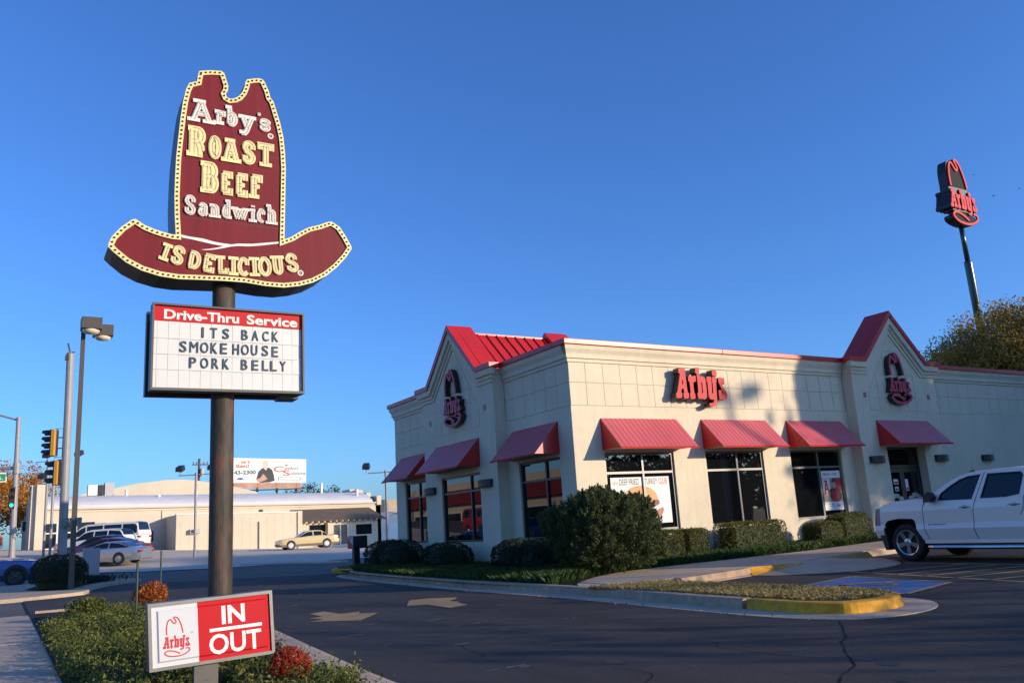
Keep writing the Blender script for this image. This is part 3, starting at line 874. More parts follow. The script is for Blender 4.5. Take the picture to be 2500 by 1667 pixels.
# ---------------------------------------------------------------- restaurant
rest = thing('restaurant', 'cream stucco restaurant with red gables and red window awnings', 'restaurant', (11.4, 16.0, 0.0))
XW, YW, XP, YP = 11.4, 16.0, 11.06, 15.66
FY = lambda y0: (lambda u, v, d: (u, y0 - d, v))              # plane facing -Y
FX = lambda x0: (lambda u, v, d: (x0 - d, u, v))              # plane facing -X (u = world Y)


def rects(a0, a1, z0, z1, ops):
    out = []
    ops = sorted(ops)
    a = a0
    for o0, o1, b0, b1 in ops:
        out.append((a, o0, z0, z1))
        out.append((o0, o1, z0, b0)); out.append((o0, o1, b1, z1))
        a = o1
    out.append((a, a1, z0, z1))
    return [r for r in out if r[1] - r[0] > 1e-6 and r[3] - r[2] > 1e-6]


WINY = [(12.28, 14.46, 0.80, 2.70), (15.55, 17.68, 0.80, 2.70), (18.76, 20.92, 0.80, 2.70)]
WINXr = (16.62, 18.50, 0.76, 2.68)
WINXm = (20.0, 22.36, 0.76, 2.60)
WINXl = (24.06, 25.75, 0.76, 2.68)
PB = 3.83        # lower edge of the panel band
PT = 4.90        # underside of the cornice
EXT = 44.0
wall = MB()
# right face
for r_ in rects(XW, 21.46, 0, PB, WINY):
    wall.prism([(r_[0], r_[2]), (r_[1], r_[2]), (r_[1], r_[3]), (r_[0], r_[3])], FY(YW), -0.3, 0)
wall.prism([(XW + .02, PB), (21.46, PB), (21.46, 5.28), (XW + .02, 5.28)], FY(YW), -0.3, -0.02)
wall.prism([(25.58, 0), (EXT, 0), (EXT, PB), (25.58, PB)], FY(YW), -0.3, 0)
wall.prism([(25.58, PB), (EXT, PB), (EXT, 5.28), (25.58, 5.28)], FY(YW), -0.3, -0.02)
# left face
for (y0, y1, w) in ((16.3, 19.04, WINXr), (23.45, 26.5, WINXl)):
    for r_ in rects(y0, y1, 0, PB, [w]):
        wall.prism([(r_[0], r_[2]), (r_[1], r_[2]), (r_[1], r_[3]), (r_[0], r_[3])], FX(XW), -0.3, 0)
    wall.prism([(y0, PB), (y1, PB), (y1, 5.28), (y0, 5.28)], FX(XW), -0.3, -0.021)
# far and rear walls, roof deck
wall.box(XW + .3, EXT, 26.2, 26.5, 0, 5.35)
wall.box(EXT - .3, EXT, 16.3, 26.2, 0, 5.35)
wall.box(XW + .3, EXT - .3, 16.3, 26.2, 5.0, 5.1)
part('wall', wall, M_stucco, rest)


def gable_pts(c, hw, zsh, rk, zpk):
    return [(c - hw, 0), (c + hw, 0), (c + hw, zsh), (c + rk, zsh), (c, zpk), (c - rk, zsh), (c - hw, zsh)]


def gable(fn, base, c, hw, rk, depth, opening):
    """tower wall with a pointed top; fn maps (u, z, out)"""
    mb = MB()
    pts = gable_pts(c, hw, 5.28, rk, 6.80)
    mb.holed(pts, [[(opening[0], opening[2]), (opening[1], opening[2]), (opening[1], opening[3]), (opening[0], opening[3])]], fn, -depth, 0)
    part('gable_wall', mb, M_stucco, rest)
    # score-line panels clipped to the gable triangle
    gw, gh, gap = 0.46, 0.375, 0.013
    zz = PB + 0.0
    sl = (6.35 - 4.55) / (rk * 0.82)
    for r_ in range(7):
        z0, z1 = zz + r_ * gh + gap / 2, zz + (r_ + 1) * gh - gap / 2
        half = 1.28
        for k in range(-3, 3):
            u0, u1 = k * gw + gap / 2, (k + 1) * gw - gap / 2
            poly = [(u0, z0), (u1, z0), (u1, z1), (u0, z1)]
            for sgn in (1, -1):                 # clip under the slope lines
                q = []
                f_ = lambda p: (6.25 - sl * sgn * p[0]) - p[1]
                for i in range(len(poly)):
                    a, b = poly[i], poly[(i + 1) % len(poly)]
                    fa, fb = f_(a), f_(b)
                    if fa >= 0: q.append(a)
                    if (fa >= 0) != (fb >= 0):
                        t = fa / (fa - fb)
                        q.append((a[0] + (b[0] - a[0]) * t, a[1] + (b[1] - a[1]) * t))
                poly = q
                if len(poly) < 3: break
            if len(poly) < 3: continue
            ar = abs(sum(poly[i][0] * poly[(i + 1) % len(poly)][1] - poly[(i + 1) % len(poly)][0] * poly[i][1] for i in range(len(poly)))) / 2
            if ar < 0.012: continue
            part('wall_panel', MB().prism([(c + a, b) for a, b in poly], fn, 0.0, 0.013), M_stucco, rest)
    # rake mouldings and red coping (chevrons)
    def chev(o0, o1, d0, d1, m, name):
        k = math.hypot(rk, 6.98 - 5.38) / rk
        def line(o):
            zt = 6.98 - o * k
            zs = 5.42 - o
            x = rk * (zt - zs) / (6.98 - 5.38)
            return (x, zs, zt)
        A = line(o0); B_ = line(o1)
        e = hw + d1 if name == 'coping' else hw + d1
        poly = [(c - e, A[1]), (c - A[0], A[1]), (c, A[2]), (c + A[0], A[1]), (c + e, A[1]), (c + e, B_[1]), (c + B_[0], B_[1]), (c, B_[2]), (c - B_[0], B_[1]), (c - e, B_[1])]
        part(name, MB().prism(poly, fn, d0, d1), m, rest)
    chev(0.0, 0.13, -0.12, 0.19, M_red, 'coping')
    chev(0.13, 0.30, 0.0, 0.145, M_stucco, 'cornice')
    chev(0.30, 0.40, 0.0, 0.075, M_stucco, 'cornice')
    chev(0.40, 0.50, 0.0, 0.035, M_stucco, 'cornice')


gable(FX(XP), XP, 21.245, 2.205, 1.62, 0.34, WINXm)
gable(FY(YP), YP, 23.52, 2.06, 1.58, 0.34, (22.62, 24.5, 0.0, 2.74))
wl = MB()      # window 3 reveal returns are part of the wall; inner side walls of the door recess
part('wall', MB().box(22.3, 24.9, 16.0, 16.3, 2.74, 5.3), M_stucco, rest)

# panel rows in the band
def panels(fn, edges, zr, inset=0.0065):
    for a, b in zip(edges[:-1], edges[1:]):
        for z0, z1 in zr:
            part('wall_panel', MB().prism([(a + inset, z0 + inset), (b - inset, z0 + inset), (b - inset, z1 - inset), (a + inset, z1 - inset)], fn, -0.02, 0.0), M_stucco, rest)


ZR = [(PB + .004, 4.39), (4.39, 4.885)]
ed = [11.4 - .0, 11.85] + [11.85 + 0.535 * i for i in range(1, 18)] + [21.46]
panels(FY(YW), [11.405] + [11.9 + 0.53 * i for i in range(0, 18)] + [21.45], ZR)
panels(FY(YW), [25.6] + [26.2 + 0.6 * i for i in range(0, 18)], ZR)
panels(FX(XW), [16.01, 16.55, 17.05, 17.55, 18.05, 18.6, 19.03], ZR)
panels(FX(XW), [23.46, 24.0, 24.6, 25.2, 25.8, 26.49], ZR)


# cornice and coping along the straight runs
def run(fn, a0, a1, e0=0.0, e1=0.0, butt=0):
    A0 = a0
    for z0, z1, d in ((4.885, 4.975, 0.03), (4.975, 5.065, 0.07)):
        a0 = A0 + .031 * butt
        part('cornice', MB().prism([(a0 - e0 * d, z0), (a1 + e1 * d, z0), (a1 + e1 * d, z1), (a0 - e0 * d, z1)], fn, -0.03, d), M_stucco, rest)
    secs = []
    a0 = A0 + .051 * butt
    for a, e in ((a0, -e0), (a1, e1)):
        secs.append([fn(a + e * d, z, d) for d, z in ((0.07, 5.065), (0.08, 5.10), (0.13, 5.19), (0.145, 5.29), (-0.05, 5.29), (-0.05, 5.065))])
    part('cornice', MB().loft(secs), M_stucco, rest)
    a0 = A0 + .352 * butt
    part('coping', MB().prism([(a0 - e0 * .19, 5.29), (a1 + e1 * .19, 5.29), (a1 + e1 * .19, 5.42), (a0 - e0 * .19, 5.42)], fn, -0.35, 0.19), M_red, rest, bevel=0.012)


run(FY(YW), XW, 16.4, 1, 0); run(FY(YW), 16.403, 21.40, 0, 0)
run(FY(YW), 25.62, 33, 0, 0); run(FY(YW), 33.003, EXT, 0, 0)
run(FX(XW), 16.0, 18.98, 0, 0, 1); run(FX(XW), 23.5, 26.5, 0, 1)

# red roofs behind the gables
def roof_prism(name, along, c, w0, z0, zp, s0, s1, m=M_red):
    secs = []
    for s in (s0, s1):
        pts = [(c - w0, z0), (c, zp), (c + w0, z0)]
        secs.append([(s, u, v) if along == 'X' else (u, s, v) for u, v in pts])
    return part(name, MB().loft(secs), m, rest, bevel=0.006)


roof_prism('gable_roof', 'X', 21.245, 1.64, 5.38, 6.985, 11.14, 11.70)
seam_roof = roof_prism('seam_roof', 'X', 21.245, 1.55, 5.3, 6.76, 11.70, 14.32)
for i in range(8):
    x = 11.86 + i * 0.335
    for sg in (-1, 1):
        sb = MB()
        sb.add([(x, 21.245 + sg * .02, 6.76), (x + .04, 21.245 + sg * .02, 6.76), (x + .04, 21.245 + sg * .02, 6.80), (x, 21.245 + sg * .02, 6.80),
                (x, 21.245 + sg * 1.55, 5.30), (x + .04, 21.245 + sg * 1.55, 5.30), (x + .04, 21.245 + sg * 1.56, 5.345), (x, 21.245 + sg * 1.56, 5.345)],
               [(0, 1, 2, 3), (4, 7, 6, 5), (0, 4, 5, 1), (1, 5, 6, 2), (2, 6, 7, 3), (3, 7, 4, 0)])
        part('seam', sb, M_red, seam_roof)
part('ridge_cap', MB().box(11.70, 14.32, 21.20, 21.29, 6.745, 6.80), M_red, seam_roof)
roof_prism('gable_roof', 'X', 21.245, 1.64, 5.38, 6.985, 14.32, 15.15)
roof_prism('gable_roof', 'Y', 23.52, 1.60, 5.38, 6.985, 15.74, 16.35)

# awnings: wedge with a separate sun-faded top, ribs, soffit
M_rib = mat('awning_rib', (0.42, 0.05, 0.06), 0.4, spec=0.7)


def awning(fn, a0, a1, zt=3.53, zbm=2.76, dep=0.72):
    aw = MB()
    P = [fn(a0, zt, 0), fn(a1, zt, 0), fn(a1, zbm, dep), fn(a0, zbm, dep), fn(a0, zbm, 0), fn(a1, zbm, 0)]
    side = MB().add([P[0], P[3], P[4]], [(0, 1, 2)]).add([P[1], P[5], P[2]], [(0, 1, 2)]).add([P[3], P[2], P[5], P[4]], [(0, 1, 2, 3)])
    side.mi = [0, 0, 1]
    o = part('awning', side, [M_red, M_soffit], rest, recalc=False)
    t = MB()
    nx = 17
    k = 0.012
    for i in range(nx):
        u0 = a0 + (a1 - a0) * i / nx; u1 = a0 + (a1 - a0) * (i + 1) / nx
        um = u0 + (u1 - u0) * 0.18
        vs = [fn(u0, zt, .002), fn(um, zt + .0, .002 + k), fn(um, zbm, dep + k), fn(u0, zbm, dep), fn(u1, zt, .002), fn(u1, zbm, dep)]
        t.add(vs, [(0, 1, 2, 3), (1, 4, 5, 2)])
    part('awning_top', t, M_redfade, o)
    f = MB().add([fn(a0 - .012, zbm - .035, dep + .01), fn(a1 + .012, zbm - .035, dep + .01), fn(a1 + .012, zbm + .01, dep + .02), fn(a0 - .012, zbm + .01, dep + .02)], [(0, 1, 2, 3)])
    part('awning_hem', f, M_red, o)
    return o


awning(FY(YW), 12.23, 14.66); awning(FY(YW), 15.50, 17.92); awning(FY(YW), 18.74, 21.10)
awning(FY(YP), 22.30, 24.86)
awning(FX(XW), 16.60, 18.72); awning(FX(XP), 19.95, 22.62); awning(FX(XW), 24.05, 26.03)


# windows: frame bars, four panes
def window(fn, w, rev, split=0.54, ztr=0.745, fm=None):
    a0, a1, z0, z1 = w
    fw = 0.055
    am = a0 + (a1 - a0) * split; zm = z0 + (z1 - z0) * ztr
    fr_ = MB()
    d0, d1 = -rev, -rev + 0.07
    for q in ((a0, a1, z0, z0 + fw), (a0, a1, z1 - fw, z1), (a0, a0 + fw, z0 + fw, z1 - fw), (a1 - fw, a1, z0 + fw, z1 - fw)):
        fr_.prism([(q[0], q[2]), (q[1], q[2]), (q[1], q[3]), (q[0], q[3])], fn, d0, d1)
    wdw = part('window', fr_, fm or M_alu, rest)
    part('mullion', MB().prism([(am - fw / 2, z0 + fw), (am + fw / 2, z0 + fw), (am + fw / 2, z1 - fw), (am - fw / 2, z1 - fw)], fn, d0, d1 + .004), fm or M_alu, wdw)
    for (u0, u1) in ((a0 + fw, am - fw / 2), (am + fw / 2, a1 - fw)):
        part('transom', MB().prism([(u0, zm - fw / 2), (u1, zm - fw / 2), (u1, zm + fw / 2), (u0, zm + fw / 2)], fn, d0, d1), fm or M_alu, wdw)
        for v0, v1 in ((z0 + fw, zm - fw / 2), (zm + fw / 2, z1 - fw)):
            part('pane', MB().prism([(u0, v0), (u1, v0), (u1, v1), (u0, v1)], fn, d0 + .02, d0 + .03), M_glass, wdw)
    part('sill', MB().prism([(a0, z0 - .03), (a1, z0 - .03), (a1, z0), (a0, z0)], fn, -rev - .02, 0.015), M_stucco, wdw)
    return wdw


M_aluw = mat('painted_sunlit_frame', (0.16, 0.155, 0.15), 0.4, metal=0.4)  # paler frame copy for the sunlit face, sunlight put into the colour
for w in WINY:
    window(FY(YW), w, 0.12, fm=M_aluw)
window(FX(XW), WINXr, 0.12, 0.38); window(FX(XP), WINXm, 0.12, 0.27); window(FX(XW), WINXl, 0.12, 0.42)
# dark interior behind the panes
M_in = mat('dark_interior', (0.05, 0.04, 0.035), 0.9)
part('interior', MB().box(XW + .35, 22.2, 16.35, 16.4, 0.4, 3.0), M_in, rest)

# entrance doors in the recess
dr = MB()
DY = 15.96
for q in ((22.62, 22.68, 0.13, 2.74), (24.44, 24.5, 0.13, 2.74), (22.68, 24.44, 2.12, 2.2), (22.68, 24.44, 2.68, 2.74)):
    dr.prism([(q[0], q[2]), (q[1], q[2]), (q[1], q[3]), (q[0], q[3])], FY(DY), -0.05, 0.03)
dfr = part('door_frame', dr, M_alu, rest)
part('transom_pane', MB().prism([(22.68, 2.2), (24.44, 2.2), (24.44, 2.68), (22.68, 2.68)], FY(DY), -.02, -.005), M_glass, dfr)
for a0, a1, hs in ((22.69, 23.555, 1), (23.565, 24.43, -1)):
    d = MB()
    for q in ((a0, a1, .15, .38), (a0, a1, 1.98, 2.11), (a0, a0 + .1, .38, 1.98), (a1 - .1, a1, .38, 1.98)):
        d.prism([(q[0], q[2]), (q[1], q[2]), (q[1], q[3]), (q[0], q[3])], FY(DY), -.03, .02)
    do = part('door', d, M_alu, rest)
    part('pane', MB().prism([(a0 + .1, .38), (a1 - .1, .38), (a1 - .1, 1.98), (a0 + .1, 1.98)], FY(DY), -.02, -.008), M_glass, do)
    hx = a1 - .22 if hs > 0 else a0 + .22
    # hat-logo pull plates: disc plus a curved wing
    hd_ = MB().prism(arc(hx, 1.1, .12, .17, 0, 345, 23), FY(DY), .03, .05)
    wing = [(hx - hs * (.1 + .45 * t), 1.13 + .16 * math.sin(math.pi * (0.25 + .75 * t))) for t in np.linspace(0, 1, 9)]
    ribbon_mb(hd_, wing, .13, FY(DY), .03, .048)
    part('handle', hd_, M_alul, do)
    for q in (((a1 - .42, a1 - .2, 1.62, 1.78), (a1 - .40, a1 - .22, 1.42, 1.55)) if hs > 0 else ((a0 + .12, a0 + .28, 1.42, 1.77),)):
        part('sticker', MB().prism([(q[0], q[2]), (q[1], q[2]), (q[1], q[3]), (q[0], q[3])], FY(DY), -.006, -.003), M_white, do)
        part('sticker_print', MB().prism([(q[0] + .02, q[2] + .02), (q[1] - .02, q[2] + .02), (q[1] - .02, q[2] + .09), (q[0] + .02, q[2] + .09)], FY(DY), -.003, -.001), M_redp, do)

# wall lamps, accent tiles
def lamp(fn, a, z, w=0.62, h=0.2):
    pr = MB()
    secs = []
    n = 6
    for i in range(n + 1):
        t = -1 + 2 * i / n
        d = 0.16 * (1 - 0.55 * t * t) + 0.02
        secs.append([fn(a + t * w / 2, z - h / 2, 0), fn(a + t * w / 2, z + h / 2, 0), fn(a + t * w / 2, z + h / 2, d), fn(a + t * w / 2, z - h / 2, d)])
    return part('wall_lamp', pr.loft(secs), M_dark, rest, bevel=0.008)


lamp(FX(XP), 23.08, 2.27, .70); lamp(FX(XP), 19.64, 2.27, .66)
lamp(FY(YP), 22.03, 2.36); lamp(FY(YP), 25.25, 2.36); lamp(FY(YW), 28.42, 2.36)
M_tile = mat('pink_tile', (0.42, 0.13, 0.16), 0.5)
for fn, a in ((FX(XP), 22.95), (FX(XP), 19.54), (FY(YP), 21.97), (FY(YP), 25.15)):
    part('accent_tile', MB().prism([(a - .065, 4.22), (a + .065, 4.22), (a + .065, 4.37), (a - .065, 4.37)], fn, 0, 0.012), M_tile, rest)

# ---------------------------------------------------------------- the letter shapes of the name sign and the hat emblem (unit width)
def word_mb_list(fn, x0, z0, s, d0, d1):
    """one MB per letter of the name, from its traced outline"""
    out = []
    for k in ('A', 'r', 'b', 'y', 'q', 's'):
        P = [(x0 + u * s, z0 + v * s) for u, v in WORD[k]]
        H = [[(x0 + u * s, z0 + v * s) for u, v in WORD[k + 'h']]] if k + 'h' in WORD else []
        mb = MB()
        (mb.holed(P, H, fn, d0, d1) if H else mb.prism(P, fn, d0, d1))
        out.append(mb)
    return out


def cr_smooth(pts, n=3):
    out = []
    for i in range(len(pts) - 1):
        p0 = pts[max(i - 1, 0)]; p1 = pts[i]; p2 = pts[i + 1]; p3 = pts[min(i + 2, len(pts) - 1)]
        for k in range(n):
            t = k / n
            out.append(tuple(0.5 * (2 * p1[j] + (p2[j] - p0[j]) * t + (2 * p0[j] - 5 * p1[j] + 4 * p2[j] - p3[j]) * t * t + (3 * p1[j] - p0[j] - 3 * p2[j] + p3[j]) * t ** 3) for j in (0, 1)))
    out.append(pts[-1])
    return out


def emblem(parent, fn, x0, z0, s, d0, d1, w, mface, mside=None, wordscale=1.0):
    """hat outline, name and loop underneath"""
    def two(mb_f):                      # side can plus coloured face
        return mb_f
    dm = d1 - 0.012
    for nm, pts in (('hat_outline', LHAT), ('swoosh', LSWO)):
        q = [(x0 + u * s, z0 + v * s) for u, v in cr_smooth(pts)]
        if mside:
            part(nm + '_can', ribbon_mb(MB(), q, w * s * 1.12, fn, d0, dm), mside, parent)
        part(nm, ribbon_mb(MB(), q, w * s, fn, dm if mside else d0, d1), mface, parent)
    cans = word_mb_list(fn, x0, z0, s, d0, dm) if mside else []
    for c in cans:
        part('letter_can', c, mside, parent)
    for c in word_mb_list(fn, x0, z0, s, dm + .0005 if mside else d0, d1 + .0006):
        part('letter', c, mface, parent)


# name sign over the windows
nm = thing('wall_sign', 'red channel letters spelling the restaurant name on the wall over the windows', 'sign', (14.49, 15.98, 4.02))
for mb in word_mb_list(FY(15.72), WPOS[0], WPOS[1], WPOS[2], -0.20, 0):
    part('letter_can', mb, M_can, nm)
for mb in word_mb_list(FY(15.72), WPOS[0], WPOS[1], WPOS[2], 0.0005, 0.012):
    part('letter', mb, M_rface, nm)
# hat emblems on both gables
M_pinkneon = mat('red_emblem_face', (0.52, 0.05, 0.085), 0.5, spec=.3)
g1 = thing('wall_sign', 'red and black hat emblem sign on the gable over the entrance door', 'sign', (23.4, 15.6, 4.4), group='hat emblems on the gables')
emblem(g1, FY(15.48), 22.97, 4.385, 1.04, -0.15, 0.012, 0.075, M_pinkneon, M_can)
g2 = thing('wall_sign', 'red and black hat emblem sign on the shaded gable facing the street', 'sign', (10.9, 21.1, 4.4), group='hat emblems on the gables')
fl_ = lambda u, v, d: (XP - 0.18 - d, 42.1 - u, v)
emblem(g2, fl_, 42.1 - 21.68, 4.355, 1.08, -0.15, 0.012, 0.075, M_pinkneon, M_can)

# ---------------------------------------------------------------- hat pylon
YH = 8.05
M_hat = mat('maroon_enamel', (0.165, 0.010, 0.017), 0.55, spec=0.2, var=0.10, vscale=2.2, stretch=(9, 9, 0.5), var2=0.10, v2scale=1.5)
M_cream = mat('cream_enamel', (0.80, 0.66, 0.29), 0.4, var=0.10, vscale=7, var2=0.07, v2scale=2)
M_wht = mat('white_enamel', (0.74, 0.69, 0.61), 0.4, var=0.06, vscale=14)
M_bulb = mat('amber_bulb', (0.14, 0.065, 0.018), 0.3, spec=0.6)
M_tubeg = mat('neon_glass_tube', (0.70, 0.62, 0.48), 0.2, spec=0.6)
M_pole = mat('weathered_pole', (0.056, 0.045, 0.034), 0.62, spec=0.3, var=0.40, vscale=5, stretch=(3, 3, .8), var2=0.40, v2scale=1.6, rust=True, bump=0.15, bscale=25)
M_can2 = mat('bronze_can', (0.030, 0.026, 0.024), 0.42, spec=0.5, var=0.3, vscale=4, stretch=(6, 6, .6))
pyl = thing('pylon_sign', 'tall maroon hat shaped neon sign with a message board on a weathered pole', 'sign', (1.77, 8.25, 0.0))
FH = FY(YH)
part('pole', MB().lathe([(0.0, -0.2), (.108, -0.2), (.108, 3.70), (0.0, 3.70)], lambda a, b, z: (1.765 + a, 8.25 + b, z), 28), M_pole, pyl, smooth=False)
hatcan = part('hat_can', MB().prism(HAT, FH, -0.39, 0.0), M_can2, pyl)
inner = MB().prism(HAT, FH, 0.001, 0.004)
part('hat_face', inner, M_hat, pyl)
# border band just inside the outline, open where the crown meets the brim
n = len(HAT)
cx = sum(p[0] for p in HAT) / n
area = sum(HAT[i][0] * HAT[(i + 1) % n][1] - HAT[(i + 1) % n][0] * HAT[i][1] for i in range(n))
sg = 1 if area > 0 else -1
mid = []
BW = 0.046
for i in range(n):
    p0, p1, p2 = Vector(HAT[i - 1]), Vector(HAT[i]), Vector(HAT[(i + 1) % n])
    d1 = (p1 - p0).normalized(); d2 = (p2 - p1).normalized()
    t = (d1 + d2).normalized() if (d1 + d2).length > .01 else d1
    nn = Vector((-t.y, t.x)) * sg
    k = max(nn.dot(Vector((-d1.y, d1.x)) * sg), 0.6)
    mid.append(tuple(p1 + nn * (BW * 0.5 - .004) / k))
part('border', ribbon_mb(MB(), mid, BW, FH, 0.004, 0.022, closed=True), M_cream, pyl)
# bulbs along the border
tot = 0; bulbs = MB(); nb = 0
step = 0.0465
nxt = 0.0
for i in range(n):
    a, b = Vector(mid[i]), Vector(mid[(i + 1) % n])
    L_ = (b - a).length
    while nxt < L_:
        p = a + (b - a) * nxt / L_
        bulbs.lathe([(.0105, 0.0), (.0105, .006), (.007, .014), (0.0, .018)], lambda u, v, d, p=p: FH(p.x + u, p.y + v, 0.022 + d), 6)
        nb += 1
        nxt += step
    nxt -= L_
bo = part('bulbs', bulbs, M_bulb, pyl, smooth=True)
bo['kind'] = 'stuff'
# lettering: raised can letters with glass tubing on the face
def hat_letter(c, x0, z0, x1, z1, w, m, fn=FH, tube=True, lift=0.022):
    mb = MB()
    slab_letter(mb, c, fn, x0, z0, x1, z1, w, 0.004, lift)
    o = part('letter', mb, m, pyl)
    if tube:
        tb = MB()
        st, se = SLAB[c]
        W, H = x1 - x0, z1 - z0
        for s in st:
            q = [(x0 + w / 2 + u * (W - w), z0 + w / 2 + v * (H - w)) for u, v in s]
            for off in (-.27, .27):
                L_, R_ = ribbon(q, w * 2 * abs(off))
                side = L_ if off > 0 else R_
                tb.tube([fn(p.x, p.y, lift + .012) for p in side], 0.0028, 5, cap=False)
        part('neon_tube', tb, M_tubeg, o)
    return o


for key, m, wf_ in (('arbys', M_wht, .21), ('roast', M_cream, .25), ('beef', M_cream, .25), ('sandwich', M_wht, .22)):
    for c, (x0, z0, x1, z1) in HATTXT[key]:
        cap = (z1 - z0)
        w = {'arbys': .053, 'roast': .060, 'beef': .059, 'sandwich': .040}[key] * (1.25 if c in 'RB' else .55 if c == "'" else 1)
        hat_letter(c, x0, z0, x1, z1, w, m)
for c, bc, tc, l_, r_ in DELI:
    bx, bz = bc; tx, tz = tc
    ax = Vector((tx - bx, tz - bz)); H = ax.length; ax.normalize()
    rx = Vector((ax.y, -ax.x))
    wd = (Vector(r_) - Vector(l_)).length * 0.99
    fn = lambda u, v, d, bx=bx, bz=bz, rx=rx, ax=ax: FH(bx + rx.x * u + ax.x * v, bz + rx.y * u + ax.y * v, d)
    hat_letter(c, -wd / 2, 0, wd / 2, H, 0.045, M_cream, fn)
for cxy, rxy in ((REG[0], REG[1]), (REG[2], REG[3])):
    rr = abs(rxy[0] - cxy[0])
    o = part('registered_mark', ribbon_mb(MB(), arc(cxy[0], cxy[1], rr * .8, rr * .8, 0, 340, 17), rr * .38, FH, .004, .009, closed=True), M_wht, pyl)
    part('registered_mark', text_mb(MB(), 'R', FH, cxy[0] - rr * .3, cxy[1] - rr * .35, rr * .6, rr * .7, .004, .008), M_wht, pyl)
part('hat_cord', MB().prism(CORD, FH, 0.003, 0.008), M_wht, pyl)
for a, b in (((1.335, 5.04), (2.275, 5.04)), ((1.31, 4.27), (2.27, 4.27))):
    part('face_seam', ribbon_mb(MB(), [a, b], 0.006, FH, 0.003, 0.0052), M_can2, pyl)

# message board (front and back cabinets around the pole)
F = MSG['frame']
x0, x1, z0, z1 = 1.080, 2.497, 2.569, 3.389
mbx = MB().box(x0, x1, YH + .0, YH + .09, z0, z1)
M_cab = mat('cabinet_paint', (0.085, 0.078, 0.07), 0.5, var=0.12, vscale=6)
board = part('message_board', mbx, M_cab, pyl, bevel=0.006)
part('rear_board', MB().box(x0 + .0, x1, YH + .31, YH + .40, z0, z1), M_can2, pyl, bevel=.006)
part('board_bracket', MB().box(x1 - .20, x1 - .02, YH + .09, YH + .31, z0 - .03, z0 + .02).box(x0 + .02, x0 + .2, YH + .09, YH + .31, z1 - .1, z1 - .02), M_cab, pyl)
fw = 0.018
fr_ = MB()
for q in ((x0, x1, z0, z0 + .025), (x0, x1, z1 - fw, z1), (x0, x0 + fw, z0 + .025, z1 - fw), (x1 - fw, x1, z0 + .025, z1 - fw)):
    fr_.prism([(q[0], q[2]), (q[1], q[2]), (q[1], q[3]), (q[0], q[3])], FH, 0.0, 0.05)
part('frame', fr_, M_cab, board)
M_panel = mat('milky_panel', (0.64, 0.62, 0.58), 0.35, spec=0.5, var=0.03, vscale=5)
zr = 3.226
part('red_header', MB().prism([(x0 + fw, zr), (x1 - fw, zr), (x1 - fw, z1 - fw), (x0 + fw, z1 - fw)], FH, .0, .02), M_rface, board)
zs_ = [z0 + .03, 2.769, 2.914, 3.064, zr]
for i in range(4):
    xe = [x0 + fw] + [1.130 + 0.0963 * k for k in range(0, 15)] + [x1 - fw]
    xe = [v for v in xe if v < x1 - fw - .02] + [x1 - fw]
    for j in range(len(xe) - 1):
        part('letter_panel', MB().prism([(xe[j] + .001, zs_[i] + .001), (xe[j + 1] - .001, zs_[i] + .001), (xe[j + 1] - .001, zs_[i + 1] - .001), (xe[j] + .001, zs_[i + 1] - .001)], FH, .0, .012 + .002 * ((i + j) % 2)), M_panel, board)
    if i:
        part('letter_track', MB().prism([(x0 + fw, zs_[i] - .004), (x1 - fw, zs_[i] - .004), (x1 - fw, zs_[i] + .004), (x0 + fw, zs_[i] + .004)], FH, .014, .018), mat('clear_track', (0.60, 0.58, 0.54), 0.2, spec=.6), board)
part('header_text', text_mb(MB(), 'Drive-Thru', FH, 1.183, 3.243, .680, 0.094, .02, .024, bold=0.03), M_wht, board)
part('header_text', text_mb(MB(), 'Service', FH, 1.935, 3.243, .500, 0.096, .02, .024, bold=0.03), M_wht, board)
M_ltr = mat('plastic_letter', (0.045, 0.06, 0.07), 0.3)
msg = ['ITSBACK', 'SMOKEHOUSE', 'PORKBELLY']
k = 0
tops = [(3.085, 3.186), (2.936, 3.042), (2.790, 2.892)]
for row, w_ in enumerate(msg):
    for c in w_:
        cx = MSG['cols'][k][0]; k += 1
        h = tops[row][1] - tops[row][0]
        wd = {'I': .018, 'M': .075, 'O': .07}.get(c, .06)
        tl = (0.05 if (row == 1 and k == 17) else 0)
        part('letter', text_mb(MB(), c, FH, cx - wd / 2, tops[row][0] - tl * .1, wd, h, .016, .024, bold=0.0 if c == 'M' else 0.012), M_ltr, board)

# ---------------------------------------------------------------- IN / OUT sign
io = thing('entrance_sign', 'small red and white entrance sign with hat emblem on a grey post', 'sign', (1.43, 7.06, 0.0))
F7 = FY(7.0)
M_ss = mat('brushed_metal_cabinet', (0.34, 0.31, 0.27), 0.35, metal=0.55, var=0.1, vscale=8)
M_post = mat('grey_post', (0.115, 0.105, 0.09), 0.55, var=0.12, vscale=6)
fx_ = lambda u, v: (0.97 + u, 0.290 + v)
W_, H_ = 0.925, 0.484
tilt = 0.016
FT = lambda u, v, d: F7(0.972 + u + 0.0 + (0.484 - v) * 0.055, 0.288 + v + u * 0.02, d)
part('post', MB().box(1.32, 1.50, 7.035, 7.10, -0.1, 0.33), M_post, io, bevel=.004)
cab = part('cabinet', MB().prism([(0, 0), (W_, 0), (W_, H_), (0, H_)], FT, -0.12, -.001), mat('cabinet_side', (0.10, 0.10, 0.12), 0.45), io)
fr_ = MB()
fw = 0.024
for q in ((0, W_, 0, fw), (0, W_, H_ - fw, H_), (0, fw, fw, H_ - fw), (W_ - fw, W_, fw, H_ - fw)):
    fr_.prism([(q[0], q[2]), (q[1], q[2]), (q[1], q[3]), (q[0], q[3])], FT, 0, .018)
part('frame', fr_, M_ss, io)
M_wface = mat('white_acrylic', (0.64, 0.64, 0.64), 0.25, spec=.5)
sp = 0.352
